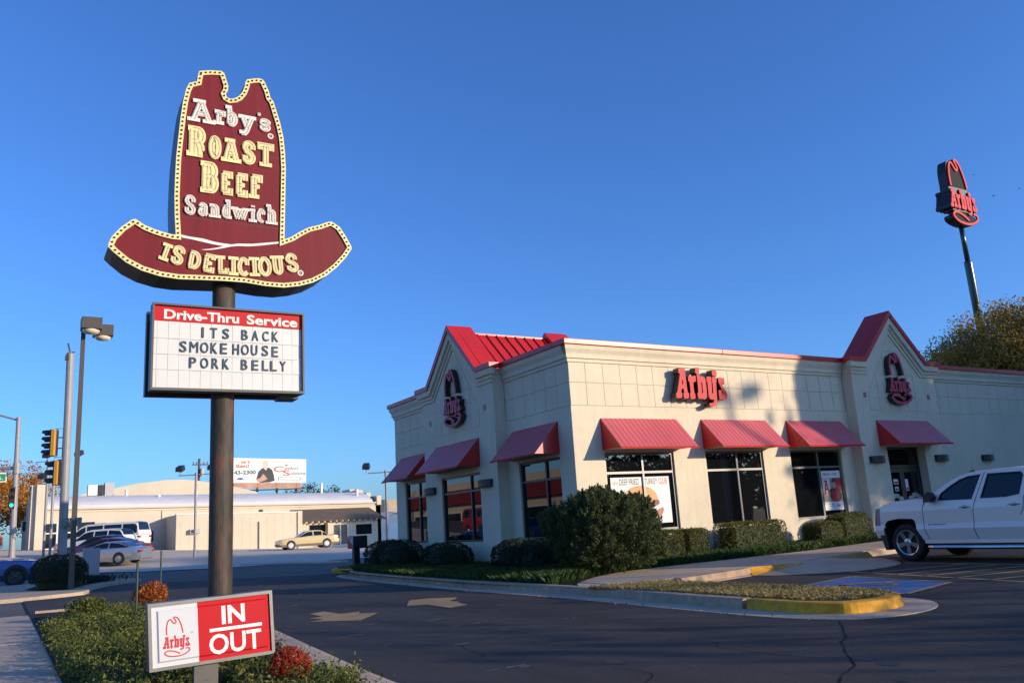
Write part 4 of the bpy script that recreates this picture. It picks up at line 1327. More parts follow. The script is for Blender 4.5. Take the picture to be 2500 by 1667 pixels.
for (a0, a1, m, nme) in ((fw, sp, M_wface, 'white_face'), (sp, W_ - fw, M_rface, 'red_face')):
    o = part(nme, MB().prism([(a0, fw), (a1, fw), (a1, H_ - fw), (a0, H_ - fw)], FT, 0.0, .004), m, io)
    # pan-formed raised centre
    e0 = a0 + (.036 if a0 == fw else 0); e1 = a1 - (.026 if a1 > sp else 0)
    lo, hi = fw + .03, H_ - fw - .03
    secs = [[FT(e0, lo, .004), FT(e1, lo, .004), FT(e1, hi, .004), FT(e0, hi, .004)],
            [FT(e0 + (.012 if a0 == fw else 0), lo + .012, .016), FT(e1 - (.012 if a1 > sp else 0), lo + .012, .016), FT(e1 - (.012 if a1 > sp else 0), hi - .012, .016), FT(e0 + (.012 if a0 == fw else 0), hi - .012, .016)]]
    part('raised_face', MB().loft(secs), m, o)
D1 = .0175
part('in_text', text_mb(MB(), 'IN', FT, .528, .273, .176, .137, .016, D1, bold=.03), M_white, io)
part('divider_bar', MB().prism([(.435, .226), (.832, .226), (.832, .250), (.435, .250)], FT, .016, D1), M_white, io)
part('out_text', text_mb(MB(), 'OUT', FT, .428, .057, .395, .150, .016, D1, bold=.02), M_white, io)
FE = lambda u, v, d: FT(u, v, d)
s_ = 0.192
for nme, pts in (('hat_outline', LHAT), ('swoosh', LSWO)):
    part(nme, ribbon_mb(MB(), [(.098 + u * s_, .150 + v * s_ ) for u, v in cr_smooth(pts)], .0085, FE, .016, D1), M_redp, io)
for mb in word_mb_list(FE, .098, .150, s_, .016, D1):
    part('letter', mb, M_redp, io)
part('registered_mark', ribbon_mb(MB(), arc(.305, .246, .006, .006, 0, 330, 11), .002, FE, .016, D1, closed=True), M_redp, io)

# ---------------------------------------------------------------- tall pole sign behind the building
ts = thing('tall_pole_sign', 'distant hat shaped sign high on a dark stepped pole behind the restaurant', 'sign', (53.1, 28.9, 0))
FT2 = FY(28.4)
M_gface = mat('grey_sign_face', (0.05, 0.045, 0.045), 0.9, spec=.1)
M_gpole = mat('dark_green_pole', (0.012, 0.03, 0.026), 0.22, spec=0.7)
part('pole', MB().tube([(53.35, 28.9, -1), (53.3, 28.9, 15.95), (53.3, 28.9, 16.05)], [.25, .25, .25], 24), M_gpole, ts, smooth=True)
part('upper_pole', MB().tube([(53.28, 28.9, 16), (53.24, 28.9, 19.3)], .155, 20), M_gpole, ts, smooth=True)
s_ = 3.02; ox, oz = 51.52, 19.42
tr = lambda pts: [(ox + u * s_, oz + v * s_) for u, v in pts]
hatpoly = tr(cr_smooth(LHAT))
part('hat_can', MB().prism([(hatpoly[0][0] - .10, 19.3), (hatpoly[0][0] - .16, hatpoly[0][1])] + [(p[0] + (-.14 if i < len(hatpoly) * .35 else .14 if i > len(hatpoly) * .75 else 0), p[1] + .12) for i, p in enumerate(hatpoly)] + [(hatpoly[-1][0] + .14, hatpoly[-1][1]), (hatpoly[-1][0] + .10, 19.3)], FT2, -.65, -.05), M_can, ts)
part('hat_face', MB().prism(hatpoly, FT2, -.05, -.03), M_gface, ts)
part('hat_outline', ribbon_mb(MB(), hatpoly, .16, FT2, -.05, .06), M_rface, ts)
swp = tr(cr_smooth(LSWO))
elp = [(ox + (0.515 + .455 * math.cos(t)) * s_, oz + (-.20 + .135 * math.sin(t)) * s_) for t in np.linspace(0, 2 * math.pi, 28)[:-1]]
part('brim_can', MB().prism(elp, FT2, -.66, -.05), M_can, ts)
part('brim_face', MB().prism([(p[0], p[1]) for p in elp], FT2, -.05, -.03), M_gface, ts)
part('swoosh', ribbon_mb(MB(), swp, .16, FT2, -.05, .05), M_rface, ts)
for mb in word_mb_list(FT2, ox, oz, s_, -1.0, .0):
    part('letter_can', mb, M_can, ts)
for mb in word_mb_list(FT2, ox, oz, s_, .0, .08):
    part('letter', mb, M_rface, ts)

ts.location = (77.0, 41.9, -0.54)          # a full-size highway sign, well behind the trees
ts.scale = (1.45,) * 3
# ---------------------------------------------------------------- window posters
M_bun = mat('bun_print', (0.62, 0.33, 0.13), 0.6, var=.12, vscale=9)
M_meat = mat('meat_print', (0.26, 0.075, 0.06), 0.6, var=.4, vscale=22)
M_bacon = mat('bacon_print', (0.42, 0.16, 0.13), 0.6, var=.4, vscale=25)
M_chz = mat('cheese_print', (0.75, 0.34, 0.05), 0.6)
M_poster = mat('poster_paper', (0.80, 0.79, 0.76), 0.8, spec=.1)
FPz = FY(16.087)
pm = 12.28 + (14.46 - 12.28) * .54
p1 = thing('window_poster', 'white poster with a turkey club sandwich in the window behind the big shrub', 'poster', (13.4, 16.09, 1.5), group='posters in the windows')
mbp = MB()
for a0, a1 in ((12.45, pm - .03), (pm + .03, 14.29)):
    mbp.prism([(a0, .975), (a1, .975), (a1, 2.105), (a0, 2.105)], FPz, 0, .002)
part('sheet', mbp, M_poster, p1)
pt = lambda s, x, z, w, h, m, b=0: part('print', text_mb(MB(), s, FPz, x, z, w, h, .0022, .0026, bold=b), m, p1)
pt('NEW', 12.49, 1.93, .20, .07, M_redp); pt('DEEP', 12.715, 1.92, .255, .145, M_blackp, .01); pt('FRIED', 13.005, 1.92, .31, .145, M_blackp, .01)
pt('TURKEY', 13.505, 1.922, .40, .143, M_blackp, .01); pt('CLUB', 13.945, 1.925, .275, .143, M_redp, .012)
part('print', MB().prism([(13.97, 1.895), (14.2, 1.895), (14.2, 1.905), (13.97, 1.905)], FPz, .002, .003), mat('grey_print', (.3, .3, .32)), p1)
bun = [(12.78, 1.55)] + [(13.33 + .55 * math.cos(t), 1.56 + .335 * math.sin(t)) for t in np.linspace(math.pi, 0, 22)] + [(13.88, 1.53)]
def clip2(poly, m):
    for lo, hi in ((12.4, pm - .03), (pm + .03, 14.4)):
        q = poly
        for sgn, lim in ((1, lo), (-1, hi)):
            o_ = []
            for i in range(len(q)):
                a, b = q[i], q[(i + 1) % len(q)]
                fa, fb = sgn * (a[0] - lim), sgn * (b[0] - lim)
                if fa >= 0: o_.append(a)
                if (fa >= 0) != (fb >= 0):
                    t = fa / (fa - fb); o_.append((a[0] + (b[0] - a[0]) * t, a[1] + (b[1] - a[1]) * t))
            q = o_
        if len(q) > 2:
            yield q
for poly, m, d in ((bun, M_bun, .0030), ([(12.76, 1.42), (12.75, 1.54), (13.1, 1.56), (13.5, 1.55), (13.9, 1.54), (13.93, 1.44), (13.7, 1.36), (13.2, 1.33)], M_meat, .0034),
                   ([(12.9, 1.33), (13.2, 1.42), (13.55, 1.38), (13.8, 1.3), (13.6, 1.25), (13.0, 1.24)], M_chz, .0038), ([(12.8, 1.16), (12.75, 1.3), (13.2, 1.28), (13.75, 1.27), (14.02, 1.36), (14.04, 1.28), (13.95, 1.14), (13.4, 1.1)], M_bacon, .0036),
                   ([(12.85, 1.12), (13.9, 1.12), (13.84, 1.02), (13.4, .99), (12.95, 1.02)], M_bun, .0032)):
    for q in clip2(poly, m):
        part('print', MB().prism(q, FPz, .002, d), m, p1)

p2 = thing('window_poster', 'red and white hiring poster of an employee in a cap, beside the door', 'poster', (20.4, 16.09, 1.5), group='posters in the windows')
q4 = lambda a0, a1, b0, b1: [(a0, b0), (a1, b0), (a1, b1), (a0, b1)]
FP2 = FPz
part('sheet', MB().prism(q4(20.03, 20.85, .99, 2.105), FP2, 0, .002), M_poster, p2)
part('print', MB().prism(q4(20.03, 20.85, 1.225, 1.90), FP2, .002, .0028), mat('photo_backdrop', (.42, .33, .27), .6, var=.5, vscale=6), p2)
part('print', MB().prism(q4(20.55, 20.85, 1.5, 1.90), FP2, .002, .0032), M_redp, p2)
part('print', MB().prism(q4(20.04, 20.36, 1.42, 1.88), FP2, .002, .0032), mat('pale_print', (.75, .68, .58), .6), p2)
mbA = MB(); slab_letter(mbA, 'A', FP2, 20.07, 1.44, 20.33, 1.84, .05, .002, .0042)
part('print', mbA, M_redp, p2)
M_skin = mat('skin_print', (.52, .30, .20), .6)
M_shirt = mat('charcoal_print', (.035, .035, .04), .6)
part('print', MB().prism([(20.24, 1.5), (20.33, 1.58), (20.44, 1.62), (20.62, 1.62), (20.74, 1.56), (20.82, 1.42), (20.78, 1.3), (20.66, 1.24), (20.40, 1.24), (20.27, 1.42)], FP2, .002, .0046), M_shirt, p2)
part('print', MB().prism([(20.24, 1.5), (20.22, 1.34), (20.3, 1.25), (20.34, 1.28), (20.29, 1.38), (20.30, 1.46)], FP2, .002, .0052), M_skin, p2)
part('print', MB().prism([(20.41, 1.58), (20.43, 1.58), (20.46, 1.52), (20.58, 1.52), (20.61, 1.58), (20.63, 1.58), (20.68, 1.4), (20.67, 1.235), (20.39, 1.235), (20.40, 1.42)], FP2, .002, .0056), M_redp, p2)
part('print', MB().prism([(20.45 + .075 + .082 * math.cos(t), 1.71 + .115 * math.sin(t)) for t in np.linspace(0, 2 * math.pi, 20)[:-1]], FP2, .002, .0050), M_skin, p2)
part('print', MB().prism([(20.43, 1.76), (20.45, 1.86), (20.53, 1.905), (20.6, 1.86), (20.625, 1.76), (20.53, 1.785)], FP2, .002, .0056), M_shirt, p2)
tt = lambda s, x, z, w, h, m, b=0.02: part('print', text_mb(MB(), s, FP2, x, z, w, h, .0022, .0034, bold=b), m, p2)
tt('GROW', 20.10, 1.965, .32, .075, M_redp); tt('WITH', 20.435, 1.985, .06, .025, M_blackp, 0); tt('US!', 20.53, 1.97, .17, .075, M_redp)
tt('APPLY NOW', 20.20, 1.145, .24, .035, M_redp); part('print', MB().prism(q4(20.19, 20.5, 1.10, 1.112), FP2, .002, .003), M_blackp, p2)
for mb in word_mb_list(FP2, 20.55, 1.09, .14, .0021, .0034):
    part('print', mb, M_redp, p2)
part('print', ribbon_mb(MB(), [(20.55 + u * .14, 1.09 + v * .14) for u, v in LHAT], .008, FP2, .0021, .0034), M_redp, p2)

# ---------------------------------------------------------------- vehicles
M_tyre = mat('tyre_rubber', (0.014, 0.014, 0.015), 0.8)
M_rim = mat('alloy_rim', (0.45, 0.46, 0.50), 0.18, metal=0.9)
M_chrome = mat('chrome', (0.62, 0.62, 0.64), 0.1, metal=1.0)
M_cglass = mat('car_glass', (0.008, 0.010, 0.012), 0.03, spec=0.6)
M_lens = mat('clear_lens', (0.30, 0.30, 0.32), 0.1, spec=.8)
M_amber = mat('amber_lens', (0.55, 0.16, 0.02), 0.2)
M_redl = mat('red_lens', (0.35, 0.015, 0.015), 0.2)
M_trim = mat('black_trim', (0.010, 0.010, 0.011), 0.5)


def wheel(parent, fnw, rad, wid, spokes=5, mr=None):
    """fnw(a, b, d): a along, b up from the hub, d outward"""
    mr = mr or M_rim
    rr = rad * 0.70
    w = part('wheel', MB().lathe([(rr, -wid), (rad * .94, -wid), (rad, -wid * .85), (rad, -wid * .15), (rad * .95, 0), (rr * 1.02, .004), (rr, -.02)], fnw, 36), M_tyre, parent, world=False, smooth=True)
    rim = MB().lathe([(rr, -.015), (rr * .985, 0.006), (rr * .90, -.004), (rr * .88, -.05)], fnw, 36)
    part('rim', rim, mr, w, world=False)
    part('brake_disc', MB().lathe([(rr * .89, -.055), (0.0, -.055)], fnw, 24), M_black, w, world=False)
    if spokes:
        for k in range(spokes):
            a = math.pi / 2 + 2 * math.pi * (k + .5) / spokes
            c, s = math.cos(a), math.sin(a)
            sp_ = MB().prism([(rr * .2, -rr * .13), (rr * .92, -rr * .19), (rr * .92, rr * .19), (rr * .2, rr * .13)], lambda u, v, d: fnw(c * u - s * v, s * u + c * v, d), -.045, -.008)
            part('spoke', sp_, mr, w, world=False)
    part('hub_cap', MB().lathe([(rr * (.34 if spokes else .9), -.04), (rr * (.30 if spokes else .8), -.002), (rr * .12, .006), (0, .006)], fnw, 16), mr, w, world=False)
    return w


def interp(tbl, x):
    return float(np.interp(x, [p[0] for p in tbl], [p[1] for p in tbl]))


# ---- white crew-cab pickup in the parking stall
th = R(2)
tk = thing('pickup_truck', 'white crew cab pickup parked nose to the walkway', 'pickup truck', (TRW[0], TRW[1], 0), 0)
tk.rotation_euler = (0, 0, math.atan2(-math.cos(th), -math.sin(th)))     # own x axis runs towards the tail, own y to its right side
# local frame: x = s (to the rear), y = to the left of x (= away from camera side is +y)
M_tw = mat('white_truck_paint', (0.88, 0.73, 0.62), 0.22, spec=0.5, coat=0.6)
TWD = 1.76
yz = [(.20, .05), (.39, .035), (.50, .0), (.60, -.028), (.655, -.012), (.70, .0), (.95, .0), (1.06, .012), (1.12, .03)]
yin = lambda z: interp(yz, z)
af = [(.35, -.495), (.45, -.487), (.58, -.465), (.708, -.44), (.788, -.349), (.81, -.1)]     # z -> s, front side of the arch
ab_ = [(.35, .36), (.394, .35), (.581, .273), (.769, .237), (.808, .151), (.81, -.1)]
WBS = 3.12
sfront = [(.2, -.52), (.45, -.66), (.60, -.668), (.68, -.652), (.9, -.62), (1.03, -.578)]
REAR = 4.30
rows_z = [.39, .45, .50, .55, .60, .655, .70, .74, .775, .80, .81, .88, .95, 1.03]
for side in (0, 1):
    Y = (lambda z: yin(z)) if side == 0 else (lambda z: TWD - yin(z))
    mb = MB()
    for za, zb_ in zip(rows_z[:-1], rows_z[1:]):
        def fa(z): return interp(af, z)
        def fb(z): return interp(ab_, z)
        iv = []
        if zb_ <= .811:
            iv = [((interp(sfront, za), fa(za)), (interp(sfront, zb_), fa(zb_))),
                  ((fb(za), WBS + fa(za) + .02), (fb(zb_), WBS + fa(zb_) + .02)),
                  ((WBS + fb(za), REAR), (WBS + fb(zb_), REAR))]
            if za < .45: iv = iv[1:]
        else:
            iv = [((interp(sfront, za), REAR), (interp(sfront, zb_), REAR))]
        for (a0, a1), (b0, b1) in iv:
            if a1 - a0 < .001 and b1 - b0 < .001: continue
            nseg = max(1, int((a1 - a0) / .6))
            for k in range(nseg):
                t0, t1 = k / nseg, (k + 1) / nseg
                mb.add([(a0 + (a1 - a0) * t0, Y(za), za), (a0 + (a1 - a0) * t1, Y(za), za), (b0 + (b1 - b0) * t1, Y(zb_), zb_), (b0 + (b1 - b0) * t0, Y(zb_), zb_)], [(0, 1, 2, 3)])
    # shoulder from 1.03 up to the hood line / belt
    ztop = [(-.578, 1.03), (-.482, 1.085), (-.254, 1.135), (.178, 1.172), (.48, 1.165), (.6, 1.12), (2.7, 1.12), (2.72, 1.10), (4.3, 1.10)]
    ss = [-.578, -.54, -.482, -.36, -.254, -.05, .178, .35, .48, .6, 1.2, 2, 2.7, 2.72, 3.2, 3.8, 4.3]
    prev = None
    for s in ss:
        zt = interp(ztop, s)
        ins = 0.03 + (0.06 if s < .5 else 0)
        row = [(s, Y(1.03), 1.03), (s, Y(1.03) + (ins * .45 if side == 0 else -ins * .45), 1.03 + (zt - 1.03) * .7), (s, Y(1.03) + (ins if side == 0 else -ins), zt)]
        if prev:
            mb.loft([prev, row], closed=False, caps=False)
        prev = row
    part('body_side', mb, M_tw, tk, world=False)
# hood, roof, pillars
hood = MB()
secs = []
for s in (-.60, -.578, -.482, -.30, 0, .25, .50):
    zt = interp([(-.62, .98), (-.578, 1.03), (-.482, 1.085), (-.254, 1.135), (.178, 1.172), (.5, 1.175)], s)
    secs.append([(s - .05 * math.cos((t - .5) * math.pi), .09 + (TWD - .18) * t, zt + .045 * math.sin(math.pi * t) ** .6) for t in np.linspace(0, 1, 9)])
hood.loft(secs, closed=False, caps=False)
part('hood', hood, M_tw, tk, world=False, smooth=True)
GL = [(.45, 1.11), (.661, 1.262), (.749, 1.318), (1.01, 1.474), (1.196, 1.553), (1.389, 1.592), (1.662, 1.607), (2.133, 1.614), (2.50, 1.605), (2.60, 1.56), (2.68, 1.40), (2.70, 1.11)]
yg = lambda z: .03 + max(z - 1.11, 0) * 0.42
for side in (0, 1):
    fnc = (lambda u, v, d: (u, yg(v) - d, v)) if side == 0 else (lambda u, v, d: (u, TWD - yg(v) + d, v))
    shrink = lambda P, k: P
    part('cab_side', MB().holed(GL, [TR['w1'], TR['w2']], fnc, -.03, 0.0), M_tw, tk, world=False)
    for wpoly in (TR['w1'], TR['w2']):
        wo = part('side_window', MB().prism(wpoly, fnc, -.022, -.014), M_cglass, tk, world=False)
        part('window_seal', ribbon_mb(MB(), wpoly, .022, fnc, -.012, .003, closed=True), M_trim, wo, world=False)
rf = MB()
secs = []
for s, z in GL[3:10]:
    y0 = yg(z)
    secs.append([(s, y0 + (TWD - 2 * y0) * t, z + .03 * math.sin(math.pi * t) ** .5) for t in np.linspace(0, 1, 9)])
rf.loft(secs, closed=False, caps=False)
part('roof', rf, M_tw, tk, world=False, smooth=True)
ws = MB()
secs = []
for s, z in GL[0:4]:
    y0 = yg(z) + .02
    secs.append([(s - .12 * math.sin(math.pi * t), y0 + (TWD - 2 * y0) * t, z) for t in np.linspace(0, 1, 9)])
ws.loft(secs, closed=False, caps=False)
part('windscreen', ws, M_cglass, tk, world=False, smooth=True)
part('rear_window', MB().add([(2.64, .25, 1.52), (2.64, TWD - .25, 1.52), (2.71, TWD - .1, 1.13), (2.71, .1, 1.13)], [(0, 1, 2, 3)]), M_cglass, tk, world=False)
part('cargo_bed', MB().box(2.74, 4.28, .06, TWD - .06, .45, 1.06).box(2.72, 4.30, .03, .10, 1.06, 1.105).box(2.72, 4.30, TWD - .10, TWD - .03, 1.06, 1.105), M_tw, tk, world=False)
part('tailgate', MB().box(4.28, 4.32, .04, TWD - .04, .5, 1.1), M_tw, tk, world=False, bevel=.01)
part('rear_bumper', MB().box(4.3, 4.42, .05, TWD - .05, .4, .55), M_chrome, tk, world=False, bevel=.02)
part('tail_light', MB().box(4.2, 4.325, .0, .12, .75, 1.08), M_redl, tk, world=False, bevel=.01)
part('tail_light', MB().box(4.2, 4.325, TWD - .12, TWD, .75, 1.08), M_redl, tk, world=False, bevel=.01)
# underbody, wheel wells
ub = MB().box(-.45, 4.2, .10, TWD - .10, .25, .42)
part('underbody', ub, M_trim, tk, world=False)
for s0 in (0, WBS):
    for y0, y1 in ((.045, .42), (TWD - .42, TWD - .045)):
        wl_ = MB()
        ring = [(s0 - .5, .22)] + [(s0 - .46, .6), (s0 - .36, .80), (s0 - .1, .825), (s0 + .16, .82), (s0 + .26, .78), (s0 + .36, .40), (s0 + .37, .22)]
        n_ = len(ring)
        yo = y0 if y0 < .5 else y1; yi = y1 if y0 < .5 else y0
        wl_.add([(a, yo - (.012 if yo < .5 else -.012), b) for a, b in ring] + [(a, yi, b) for a, b in ring], [(i, i + 1, n_ + i + 1, n_ + i) for i in range(n_ - 1)] + [tuple(range(n_, 2 * n_))])
        part('wheel_well', wl_, M_trim, tk, world=False)
for s0 in (0, WBS):
    for y0, sg_ in ((.0, -1), (TWD, 1)):
        wheel(tk, (lambda a, b, d, s0=s0, y0=y0, sg_=sg_: (s0 + a, y0 + .015 * -sg_ + sg_ * d, .352 + b)), .352, .22)
# front end
bp = MB()
secs = []
for t in np.linspace(0, 1, 13):
    bow = .10 * math.sin(math.pi * t) ** .5
    y = .0 + TWD * t
    secs.append([(-.50 - bow - (.03 if 0 < t < 1 else 0), y, .21), (-.56 - bow, y, .42), (-.60 - bow, y, .57), (-.60 - bow, y, .61), (-.45, y, .63), (-.42, y, .21)])
part('front_bumper', bp.loft(secs), M_dark, tk, world=False)
ch = MB()
secs = []
for t in np.linspace(0, 1, 13):
    bow = .10 * math.sin(math.pi * t) ** .5
    y = -.006 + (TWD + .012) * t
    secs.append([(-.60 - bow, y, .565), (-.625 - bow, y, .58), (-.625 - bow, y, .608), (-.46, y, .615), (-.46, y, .565)])
part('bumper_trim', ch.loft(secs), M_chrome, tk, world=False)
part('bumper_cap', MB().box(-.665, -.47, -.012, .3, .618, .66), M_tw, tk, world=False, bevel=.015)
gr = MB().box(-.70, -.56, .34, TWD - .34, .66, 1.0)
part('grille', gr, M_trim, tk, world=False)
part('grille_bar', MB().box(-.715, -.69, .34, TWD - .34, .81, .87), M_chrome, tk, world=False, bevel=.01)
for y0, y1 in ((-.004, .34), (TWD - .34, TWD + .004)):
    hl = MB()
    hl.add([(-.66, y0, .68), (-.54, y0, .68), (-.515, y0, 1.02), (-.60, y0, 1.02), (-.70, y1, .68), (-.70, y1, 1.02), (-.5, y1, .68), (-.5, y1, 1.02)], [(0, 1, 2, 3), (0, 3, 5, 4), (4, 5, 7, 6), (0, 4, 6, 1), (3, 2, 7, 5)])
    h_ = part('headlight', hl, M_lens, tk, world=False)
    ys_ = y0 - .004 if y0 < .5 else y1 + .004
    am = MB().add([(-.665, ys_, .69), (-.625, ys_, .69), (-.59, ys_, 1.01), (-.605, ys_, 1.01)], [(0, 1, 2, 3)])
    part('indicator', am, M_amber, h_, world=False)
# doors seams, handles, mirror, step bar, badge
fs = lambda u, v, d: (u, (yin(v) if v < 1.11 else yg(v)) - d, v)
for nm_, pts in (('seam1', TR['seam1']), ('seam2', TR['seam2']), ('seam3', TR['seam3'] + [(2.30, .80)])):
    pts2 = []
    for a, b in zip(pts[:-1], pts[1:]):
        for t in [q / 14 for q in range(14)]: pts2.append((a[0] + (b[0] - a[0]) * t, a[1] + (b[1] - a[1]) * t))
    pts2.append(pts[-1])
    part('door_seam', ribbon_mb(MB(), pts2, .011, fs, -.006, .0025), M_trim, tk, world=False)
part('bed_gap', MB().add([(2.705, yin(z) - .003, z) for z in (.40, .5, .6, .655, .7, .95, 1.1)] + [(2.725, yin(z) - .003, z) for z in (.40, .5, .6, .655, .7, .95, 1.1)], [(i, i + 1, 8 + i, 7 + i) for i in range(6)]), M_trim, tk, world=False)
for a, b, z in ((1.19, 1.407, .978), (2.09, 2.33, .984)):
    h = MB().loft([[(a + (b - a) * t, -.012 - .02 * math.sin(math.pi * t) ** .4 + .012 * math.cos(q), z + .014 * math.sin(q) + .006 * math.sin(math.pi * t)) for q in np.linspace(0, 2 * math.pi, 9)[:-1]] for t in np.linspace(.02, .98, 9)])
    part('door_handle', h, M_chrome, tk, world=False, smooth=True)
    part('handle_cup', MB().prism(arc((a + b) / 2, z, .07, .028, 0, 345, 14), fs, -.004, .002), M_dark, tk, world=False)
mi = MB().loft([[(s, -.02 - .16 * k, z) for s, z in TR['mir']] if k else [(s, .03, z) for s, z in TR['mir']] for k in (0, .6, 1)])
part('mirror', MB().loft([[(.68 + (s - .68) * q, y, 1.185 + (z - 1.185) * q) for s, z in TR['mir']] for y, q in ((.06, .5), (-.03, .95), (-.12, 1.0), (-.16, .92))]), M_trim, tk, world=False, bevel=.008)
part('step_bar', MB().tube([(.38, .12, .30), (.50, -.03, .265), (.6, -.04, .262), (2.5, -.04, .262), (2.62, .0, .27), (2.7, .12, .3)], .036, 12), M_chrome, tk, world=False, smooth=True)
part('rocker_trim', MB().box(.37, 2.68, .03, .06, .33, .392), M_tw, tk, world=False)
fb_ = lambda u, v, d: (u, yin(v) - d, v)
part('badge', text_mb(MB(), 'SILVERADO', fb_, .515, .668, .36, .022, 0.001, .004, bold=.02), M_dark, tk, world=False)
part('antenna', MB().tube([(1.36, .33, 1.60), (1.37, .33, 1.80)], .003, 5), M_black, tk, world=False)
part('roof_fin', MB().loft([[(1.26, .36, 1.60), (1.26, .38, 1.60), (1.262, .37, 1.605)], [(1.36, .34, 1.60), (1.36, .40, 1.60), (1.35, .37, 1.645)], [(1.39, .345, 1.60), (1.39, .395, 1.60), (1.385, .37, 1.625)]]), M_black, tk, world=False)
# dim cabin: dash, seats, wheel
part('cabin', MB().box(.9, 2.55, .12, TWD - .12, .9, 1.1), M_trim, tk, world=False)


# ---- saloon-type cars from side profiles
def car(name, label, cat, loc, rotz, Lg, Wd, lower, roof, paint, wheels, wr, group=None, trim=None, pillars=(.5,), van=False, scale=1.0, spokes=0, wmat=None):
    """lower: (x, z) belt outline from nose to tail; roof: (x, z) greenhouse line; x=0 nose, own +x to the tail"""
    t = thing(name, label, cat, loc, rotz, group)
    t.scale = (scale,) * 3
    zb0 = 0.20
    mp = mat('paint_' + paint[0], paint[1], .25, metal=paint[2] if len(paint) > 2 else 0, coat=.5)
    xs_ = np.linspace(0, Lg, 33)
    secs = []
    for x in xs_:
        zt = interp(lower, x)
        e = min(x, Lg - x)
        nar = 1 - .16 * max(0, 1 - e / .55) ** 2
        hw = Wd / 2 * nar
        zl = zb0 + (.10 * max(0, 1 - e / .35))
        zm = zl + (zt - zl) * .62
        secs.append([(x, -hw * .93, zl), (x, -hw, zl + (zt - zl) * .3), (x, -hw, zm), (x, -hw * .955, zt - .03), (x, -hw * .90, zt), (x, 0, zt + .035), (x, hw * .90, zt), (x, hw * .955, zt - .03), (x, hw, zm), (x, hw, zl + (zt - zl) * .3), (x, hw * .93, zl)])
    part('body', MB().loft(secs), mp, t, world=False, smooth=False)
    if trim:
        for sg_ in (-1, 1):
            part('lower_trim', MB().box(.1, Lg - .1, sg_ * Wd / 2 - .012, sg_ * Wd / 2 + .012, zb0 + .02, zb0 + .2), trim, t, world=False)
    # greenhouse
    gx0, gx1 = roof[0][0], roof[-1][0]
    secs = []; gl = []
    zr_ = max(p[1] for p in roof)
    xg = np.linspace(gx0, gx1, 25)
    for x in xg:
        z = interp(roof, x); zbelt = interp(lower, x)
        f = max(0, (z - zbelt)) / (zr_ - zbelt + 1e-6)
        hb = Wd / 2 * .90; ht = hb - .20 * f * (0.6 if van else 1)
        secs.append([(x, -hb, zbelt - .02), (x, -ht, max(z, zbelt - .01)), (x, -ht * .8, max(z, zbelt) + .02 * f), (x, 0, max(z, zbelt) + .035 * f), (x, ht * .8, max(z, zbelt) + .02 * f), (x, ht, max(z, zbelt - .01)), (x, hb, zbelt - .02)])
    part('roof', MB().loft(secs), mp, t, world=False, smooth=False)
    # side glass following the greenhouse, slightly proud
    def gpt(x, k, sg_, out=.006):
        z = interp(roof, x); zbelt = interp(lower, x)
        f = max(0, (z - zbelt)) / (zr_ - zbelt + 1e-6)
        hb = Wd / 2 * .90; ht = hb - .20 * f * (0.6 if van else 1)
        return (x, sg_ * (hb + (ht - hb) * k + out), zbelt - .02 + (z - zbelt + .02) * k)
    edges = [gx0 + .0] + list(pillars) + [gx1]
    for sg_ in (-1, 1):
        for a, b in zip(edges[:-1], edges[1:]):
            a2, b2 = a + .045, b - .045
            if a == edges[0]: a2 = a + .10
            if b == edges[-1]: b2 = b - .12
            xx = np.linspace(a2, b2, 8)
            part('side_window', MB().loft([[gpt(x, .14, sg_), gpt(x, .86, sg_)] for x in xx], closed=False, caps=False), M_cglass, t, world=False)
    # windscreen and rear glass over the sloping ends
    zmx = [x for x, z in roof if abs(z - zr_) < .04]
    for a, b, nm_ in ((gx0, min(zmx), 'windscreen'), (max(zmx), gx1, 'rear_window')):
        if abs(b - a) < .05: continue
        xx = np.linspace(a + (b - a) * .12, a + (b - a) * .88, 6)
        o_ = []
        for x in xx:
            z = interp(roof, x); zbelt = interp(lower, x)
            f = max(0, (z - zbelt)) / (zr_ - zbelt + 1e-6)
            ht = (Wd / 2 * .9 - .20 * f) * .86
            o_.append([(x, -ht, z + .028 + .01 * f), (x, 0, z + .035 * f + .022), (x, ht, z + .028 + .01 * f)])
        part(nm_, MB().loft(o_, closed=False, caps=False), M_cglass, t, world=False)
    for x in wheels:
        for sg_ in (-1, 1):
            y0 = sg_ * Wd / 2
            part('wheel_arch', MB().lathe([(0, 0), (wr * 1.16, 0), (wr * 1.16, -.05)], lambda a, b, d, x=x, y0=y0, sg_=sg_: (x + a, y0 + sg_ * (.006 + d), wr + .03 + b), 24), M_trim, t, world=False)
            wheel(t, lambda a, b, d, x=x, y0=y0, sg_=sg_: (x + a, y0 + sg_ * (.02 + d), wr + b), wr, .2, spokes, wmat)
    for sg_ in (-1, 1):
        zf = interp(lower, .1); zr2 = interp(lower, Lg - .1)
        part('headlight', MB().box(-.015, .16, sg_ * Wd * .40 - .16, sg_ * Wd * .40 + .09, zf - .2, zf - .08), M_lens, t, world=False)
        part('indicator', MB().box(.0, .2, sg_ * Wd * .455 - .05, sg_ * Wd * .455 + .05, zf - .2, zf - .08), M_amber, t, world=False)
        part('tail_light', MB().box(Lg - .14, Lg + .012, sg_ * Wd * .36 - .2, sg_ * Wd * .36 + .12, zr2 - .22, zr2 - .1), M_redl, t, world=False)
    part('front_bumper', MB().box(-.06, .12, -Wd * .43, Wd * .43, .3, .48), trim or mp, t, world=False, bevel=.03)
    part('rear_bumper', MB().box(Lg - .12, Lg + .06, -Wd * .43, Wd * .43, .3, .48), trim or mp, t, world=False, bevel=.03)
    return t


